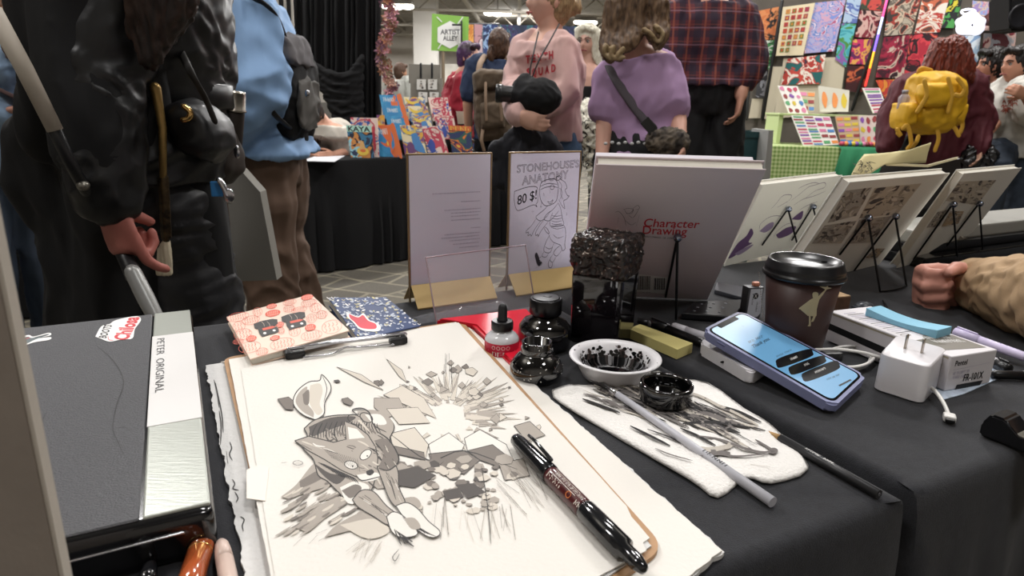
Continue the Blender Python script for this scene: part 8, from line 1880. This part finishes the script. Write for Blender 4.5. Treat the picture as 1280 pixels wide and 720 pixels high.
tube(bm, [PX(204, 222, Y-.2), PX(208, 300, Y-.2)], .008, 8); bm = voxel(bm, .0025, 1); obj('wrapped_section', bm, mat('dark_brass', '#54442c', .45, .5, col2='#1c1812', vscale=60), t2, True)
bm = BM(); loft(bm, [ell(PX(x, y, Y-.2), V(r_, 0, 0), V(0, r_*.6, 0), 20) for x, y, r_ in ((208, 300, .008), (206, 312, .016), (205, 342, .019), (205, 344, .018))]); bm = voxel(bm, .003, 1, wr=.004, ws=(120, 120, 6)); obj('tassel', bm, M_tas, t2, True)
t2 = thing('hip_bag', PX(235, 150, Y-.15), 'black leather hip bag with gold crescent on the walker', 'bag')
pack(t2, [(212, 128), (235, 122), (262, 130), (278, 150), (286, 185), (270, 205), (235, 190), (215, 160)], Y-.12, .13, M_blkl, 'bag_body', wr=.008, seed=3)
bm = BM(); tube(bm, crv([PX(230, 133, Y-.20), PX(238, 140, Y-.20), PX(236, 148, Y-.20), (PX(229, 150, Y-.20))], 4), .0065, 8); obj('crescent', bm, mat('bright_gold', '#c9a468', .25, 1), t2, True)
strap(t2, 'strap', [PX(224, 60, Y-.10), PX(238, 90, Y-.22), PX(256, 122, Y-.18), PX(268, 150, Y-.17)], .010, .004, mat('worn_strap', '#2c2a28', .6), V(0, -1, 0))
pack(t2, [(256, 125), (275, 138), (292, 170), (300, 215), (285, 235), (268, 200)], Y+.05, .10, mat('brown_black_leather', '#2a221d', .6), 'side_pouch', seed=4)
bm = BM(); ball(bm, PX(296, 190, Y-.02), (.008, .004, .016)); ball(bm, PX(292, 178, Y-.02), (.005, .004, .012)); obj('charm', bm, M_chr, t2, True)
t2 = thing('insulated_bottle', PX(287, 200, Y+.12), 'steel-capped dark thermos bottle in the walker\'s pouch', 'bottle'); a_, b_ = PX(283, 215, Y+.10), PX(289, 138, Y+.10); ax_ = (PX(289, 112, Y+.10)-a_).normalized()
L1 = (b_-a_).length; L2 = (PX(289.5, 112, Y+.10)-b_).length
bm = BM(); lathe(bm, a_, [(.030, 0), (.034, .006), (.036, L1-.004), (.035, L1)], axis=ax_, n=36); obj('bottle_body', bm, mat('thermos_dark', '#2b2420', .4, .3), t2, True)
bm = BM(); lathe(bm, b_, [(.037, 0), (.037, .004), (.0345, .006), (.0325, L2-.006), (.030, L2-.001), (.001, L2)], axis=ax_, n=36); obj('steel_cap', bm, mat('brushed_steel', '#a39c92', .25, 1), t2, True)
t2 = thing('keychain', PX(268, 235, Y), 'blue and silver keychain charms on the walker\'s side', 'keychain'); bm = BM(); box(bm, yawf(PX(264, 246, Y-.15), .3), (0, 0, 0), (.028, .006, .035), .003); obj('blue_tag', bm, mat('bright_blue_tag', '#2f78b5', .4), t2)
bm = BM(); tube(bm, crv([PX(274, 225, Y-.15), PX(280, 235, Y-.15), PX(284, 246, Y-.15)], 4), .007, 8); ball(bm, PX(286, 245, Y-.15), (.014, .005, .018)); obj('silver_charm', bm, M_chr, t2, True)
# staff
t2 = thing('walking_staff', PX(200, 392, Y-.25), 'long staff: pale upper shaft, black wrapped grip and silver-grey foot, in the walker\'s hand', 'staff')
Ys = Y-.40; bm = BM(); tube(bm, [PX(-10, 12, Ys-.04), PX(30, 85, Ys-.03), PX(69, 163, Ys-.01)], [.015, .0145, .0135], 20, round_ends=False); obj('upper_shaft', bm, mat('pale_wrapped_shaft', '#a89f92', .6), t2, True)
bm = BM(); tube(bm, [PX(68, 162, Ys-.01), PX(86, 200, Ys), PX(104, 232, Ys+.03), PX(133, 275, Y-.265), PX(150, 310, Y-.27), PX(168, 345, Ys+.04)], [.012, .011, .012, .013, .014, .017], 16); obj('wrapped_grip', bm, mat('staff_black_wrap', '#19191b', .35, bump=.5, bscale=60), t2, True)
bm = BM(); 
p = PX(104, 232, Ys+.02); ball(bm, p, (.012, .012, .010)); obj('metal_collar', bm, mat('dull_nickel', '#7d7a72', .35, .8), t2, True)
bm = BM(); tube(bm, [PX(166, 340, Ys+.04), PX(182, 372, Ys+.03), PX(204, 415, Ys)], [.016, .017, .014], 16); obj('lower_shaft', bm, mat('silver_shaft', '#8a8a88', .35, .3), t2, True)
# grey shopping board carried by the walker's far side
o, P = vquad('grey_bag', [(281, 224), (300, 212), (325, 240), (346, 350), (291, 352), (288, 280)], 2.0, .05, mat('grey_card_bag', '#7f7c75', .8)); tag(o, 'flat grey carrier bag hanging in front of the brown trousers', 'bag')
bm = BM(); tube(bm, crv([PX(287, 226, 2.02), PX(284, 205, 2.0), PX(290, 188, 1.95), PX(297, 214, 2.02)], 5), .006, 8); obj('handle', bm, blk, o, True)
# boot
t2 = thing('fluffy_boot', PX(92, 392, 2.3), 'dark grey boot with white fleece cuff and pink lining behind the cloak', 'boot'); Yb = 2.3
bm = BM(); loft(bm, [ell(PX(x, y, Yb), V(w_, 0, 0), V(0, w_*.8, 0), 24) for x, y, w_ in ((96, 338, .062), (98, 360, .060), (95, 380, .058), (90, 400, .060), (88, 425, .065))]); ball(bm, PX(80, 432, Yb-.05), (.12, .07, .05)); bm = voxel(bm, .008, 3, wr=.010, ws=(20, 20, 10)); obj('boot_shaft', bm, mat('slate_grey_suede', '#3d3835', .7), t2, True)
bm = BM(); loft(bm, [ell(PX(x, y, Yb-.01), V(w_, 0, 0), V(0, w_*.85, 0), 24) for x, y, w_ in ((94, 341, .068), (94, 328, .072), (96, 316, .066))]); bm = voxel(bm, .007, 1, wr=.012, ws=(30, 30, 30)); obj('fleece_cuff', bm, mat('off_white_fleece', '#b8b6a6', .95), t2, True)
bm = BM(); P = [PX(x, y, Yb-.03) for x, y in ((63, 309), (72, 318), (78, 345), (87, 376), (80, 372), (68, 345), (62, 328))]; prism(bm, P, V(0, .05, 0)); obj('pink_lining', bm, mat('dusty_pink_cloth', '#a8586a', .8), t2)
# ---- person at the left edge with a phone
Y = 2.35; c = PX(5, 160, Y); J = joints((c.x-.05, Y), R(60), 1.62); J['head'] = PX(20, 18, Y+.05); J['neck'] = PX(14, 50, Y+.05); J['shoulder'] = PX(4, 66, Y); J['elR'] = PX(-20, 130, Y-.05); J['wrR'] = PX(2, 140, Y-.12); J['shR'] = PX(-14, 75, Y-.1); J['wrL'] = PX(46, 90, Y+.0); J['elL'] = PX(20, 130, Y+.12); J['shL'] = PX(18, 72, Y+.15)
t = thing('person', (c.x, Y, 0), 'person with long brown hair and pale blue denim at the left edge holding a phone', 'person')
bd, M = body(t, J, '#c08e7c', hf=V(.9, -.2, -.3), hands={'R': ((V(.95, -.05, .15), V(0, .1, 1)), dict(side=-1, curl=(15, 25, 20), sc=.95)), 'L': ((V(-.3, -.5, -.6), V(-.5, .2, .3)), dict(side=1, sc=.95))}, vs=.0058); face_parts(t, M)
def lh2(bm, M, s):
    for x, y in ((14, 66), (24, 74), (34, 74), (42, 70), (46, 60)): q = crv([PX(x-4, -5, Y-.1), PX(x, 35, Y-.14), PX(x-2, y, Y-.14)], 5); tube(bm, q, [.036-.0015*i for i in range(len(q))], 8)
hair(t, J, M, mat('warm_brown_hair', '#4a3020', .5, col2='#8a6244', vscale=25, stretch=(4, 4, .6)), extra=lh2, wr=.008)
top(t, J, mat('pale_blue_denim', '#8aa2bd', .85, var=.15, vscale=10), 'denim_jacket', sleeve='long', g=.03, seed=4, sl=1.2); trousers(t, J, mat('steel_blue_trousers', '#3c4756', .85), seed=3, g=.02); shoes(t, J, M_shoeb)
t2 = thing('smartphone', PX(18, 126, Y-.2), 'phone in a mauve-brown case held at the left edge', 'phone'); a_, b_ = PX(-6, 110, Y-.16), PX(39, 131, Y-.10); Mx, L_ = axis_frame(a_, b_); bm = BM(); box(bm, Mx, (0, -.035, -.006), (L_, .035, .006), .003, 2); obj('phone_body', bm, mat('mauve_brown_case', '#5f4a48', .4), t2)
bm = BM(); box(bm, Mx, (.006, -.031, .006), (L_-.006, .031, .0066)); obj('screen', bm, mat('phone_glass', '', .08), t2)
# ---- person at the right with a fist on the table
Jw = at(1222, 356, TZ+.036); fd = V(-.92, .12, -.12).normalized()
Y0 = .98; J = joints((1.50, .62), R(150), 1.70); 
for k in ('pelvis', 'waist', 'chest', 'shoulder', 'neck', 'head', 'shL', 'shR'): J[k] = J[k]+V(0, 0, -.36)
J['wrR'] = Jw; J['elR'] = at(1380, 388, TZ+.075); J['wrL'] = Jw; J['shR'] = V(1.38, .80, 1.02); J['shL'] = V(1.60, .48, 1.02); J['shoulder'] = V(1.50, .64, 1.03); J['neck'] = V(1.50, .66, 1.10); J['head'] = V(1.50, .68, 1.27); J['chest'] = V(1.51, .62, .88); J['waist'] = V(1.52, .60, .70); J['pelvis'] = V(1.53, .56, .54)
# seat further from the lens than the table edge is not needed: torso sits on the near side
J['elL'] = V(1.70, .50, .80); J['wrL'] = V(1.62, .72, .60)
for s_, k in ((1, 'R'), (-1, 'L')): J['hip'+k] = J['pelvis']+V(-s_*.05, s_*.08, -.03); J['kn'+k] = J['hip'+k]+V(-.12, .30, 0); J['an'+k] = V(J['kn'+k].x, J['kn'+k].y, .09)
t = thing('person', (1.53, .56, 0), 'person at the right edge resting a fist on the table, beige jacket sleeve', 'person')
bd, M = body(t, J, '#cf9484', hf=V(-.3, .95, 0), hands={'R': ((fd, V(.10, -1, .1)), dict(side=1, curl=(80, 90, 50), sc=1.0, thumb_in=.5, fr_=1.15))}, vs=.0038); face_parts(t, M); hair(t, J, M, mat('dark_brown_hair', '', .6))
M_bei = mat('beige_twill', '#a98d6c', .85, bump=.2, bscale=500)
top(t, J, M_bei, 'jacket', sleeve='none', g=.03, wr=.012, seed=4); 
bm = BM(); w0, e0, s0 = J['wrR'], J['elR'], J['shR']; wc = w0-(e0-w0).normalized()*.018
limb(bm, [wc, w0.lerp(e0, .45), e0, s0], [.040, .058, .068, .085], 20); bm = voxel(bm, .004, 3, .5, .007, (14, 30, 30), 3); obj('jacket_sleeve', bm, M_bei, t, True)
bm = BM(); ax_ = (w0-e0).normalized(); lathe(bm, wc-ax_*.004, [(.0385, -.006), (.0405, 0), (.0405, .008), (.0375, .010), (.033, .004)], axis=ax_, n=32); obj('cuff', bm, mat('pale_cuff', '#b5a08a', .8), t, True)
trousers(t, J, M_dden, seed=3); shoes(t, J, M_shoeb)
t = thing('chair', (1.53, .5, 0), 'folding chair of the beige-sleeved person beyond the right edge', 'chair')
bm = BM(); box(bm, Matrix(), (1.33, .38, .40), (1.75, .76, .425), .006); obj('seat', bm, mat('chair_grey', '', .5), t)
for x, y in ((1.36, .41), (1.72, .41), (1.36, .73), (1.72, .73)): bm = BM(); tube(bm, [(x, y, .012), (x, y, .40)], .012, 8); obj('leg', bm, mat('table_leg_steel', '', .4), t)
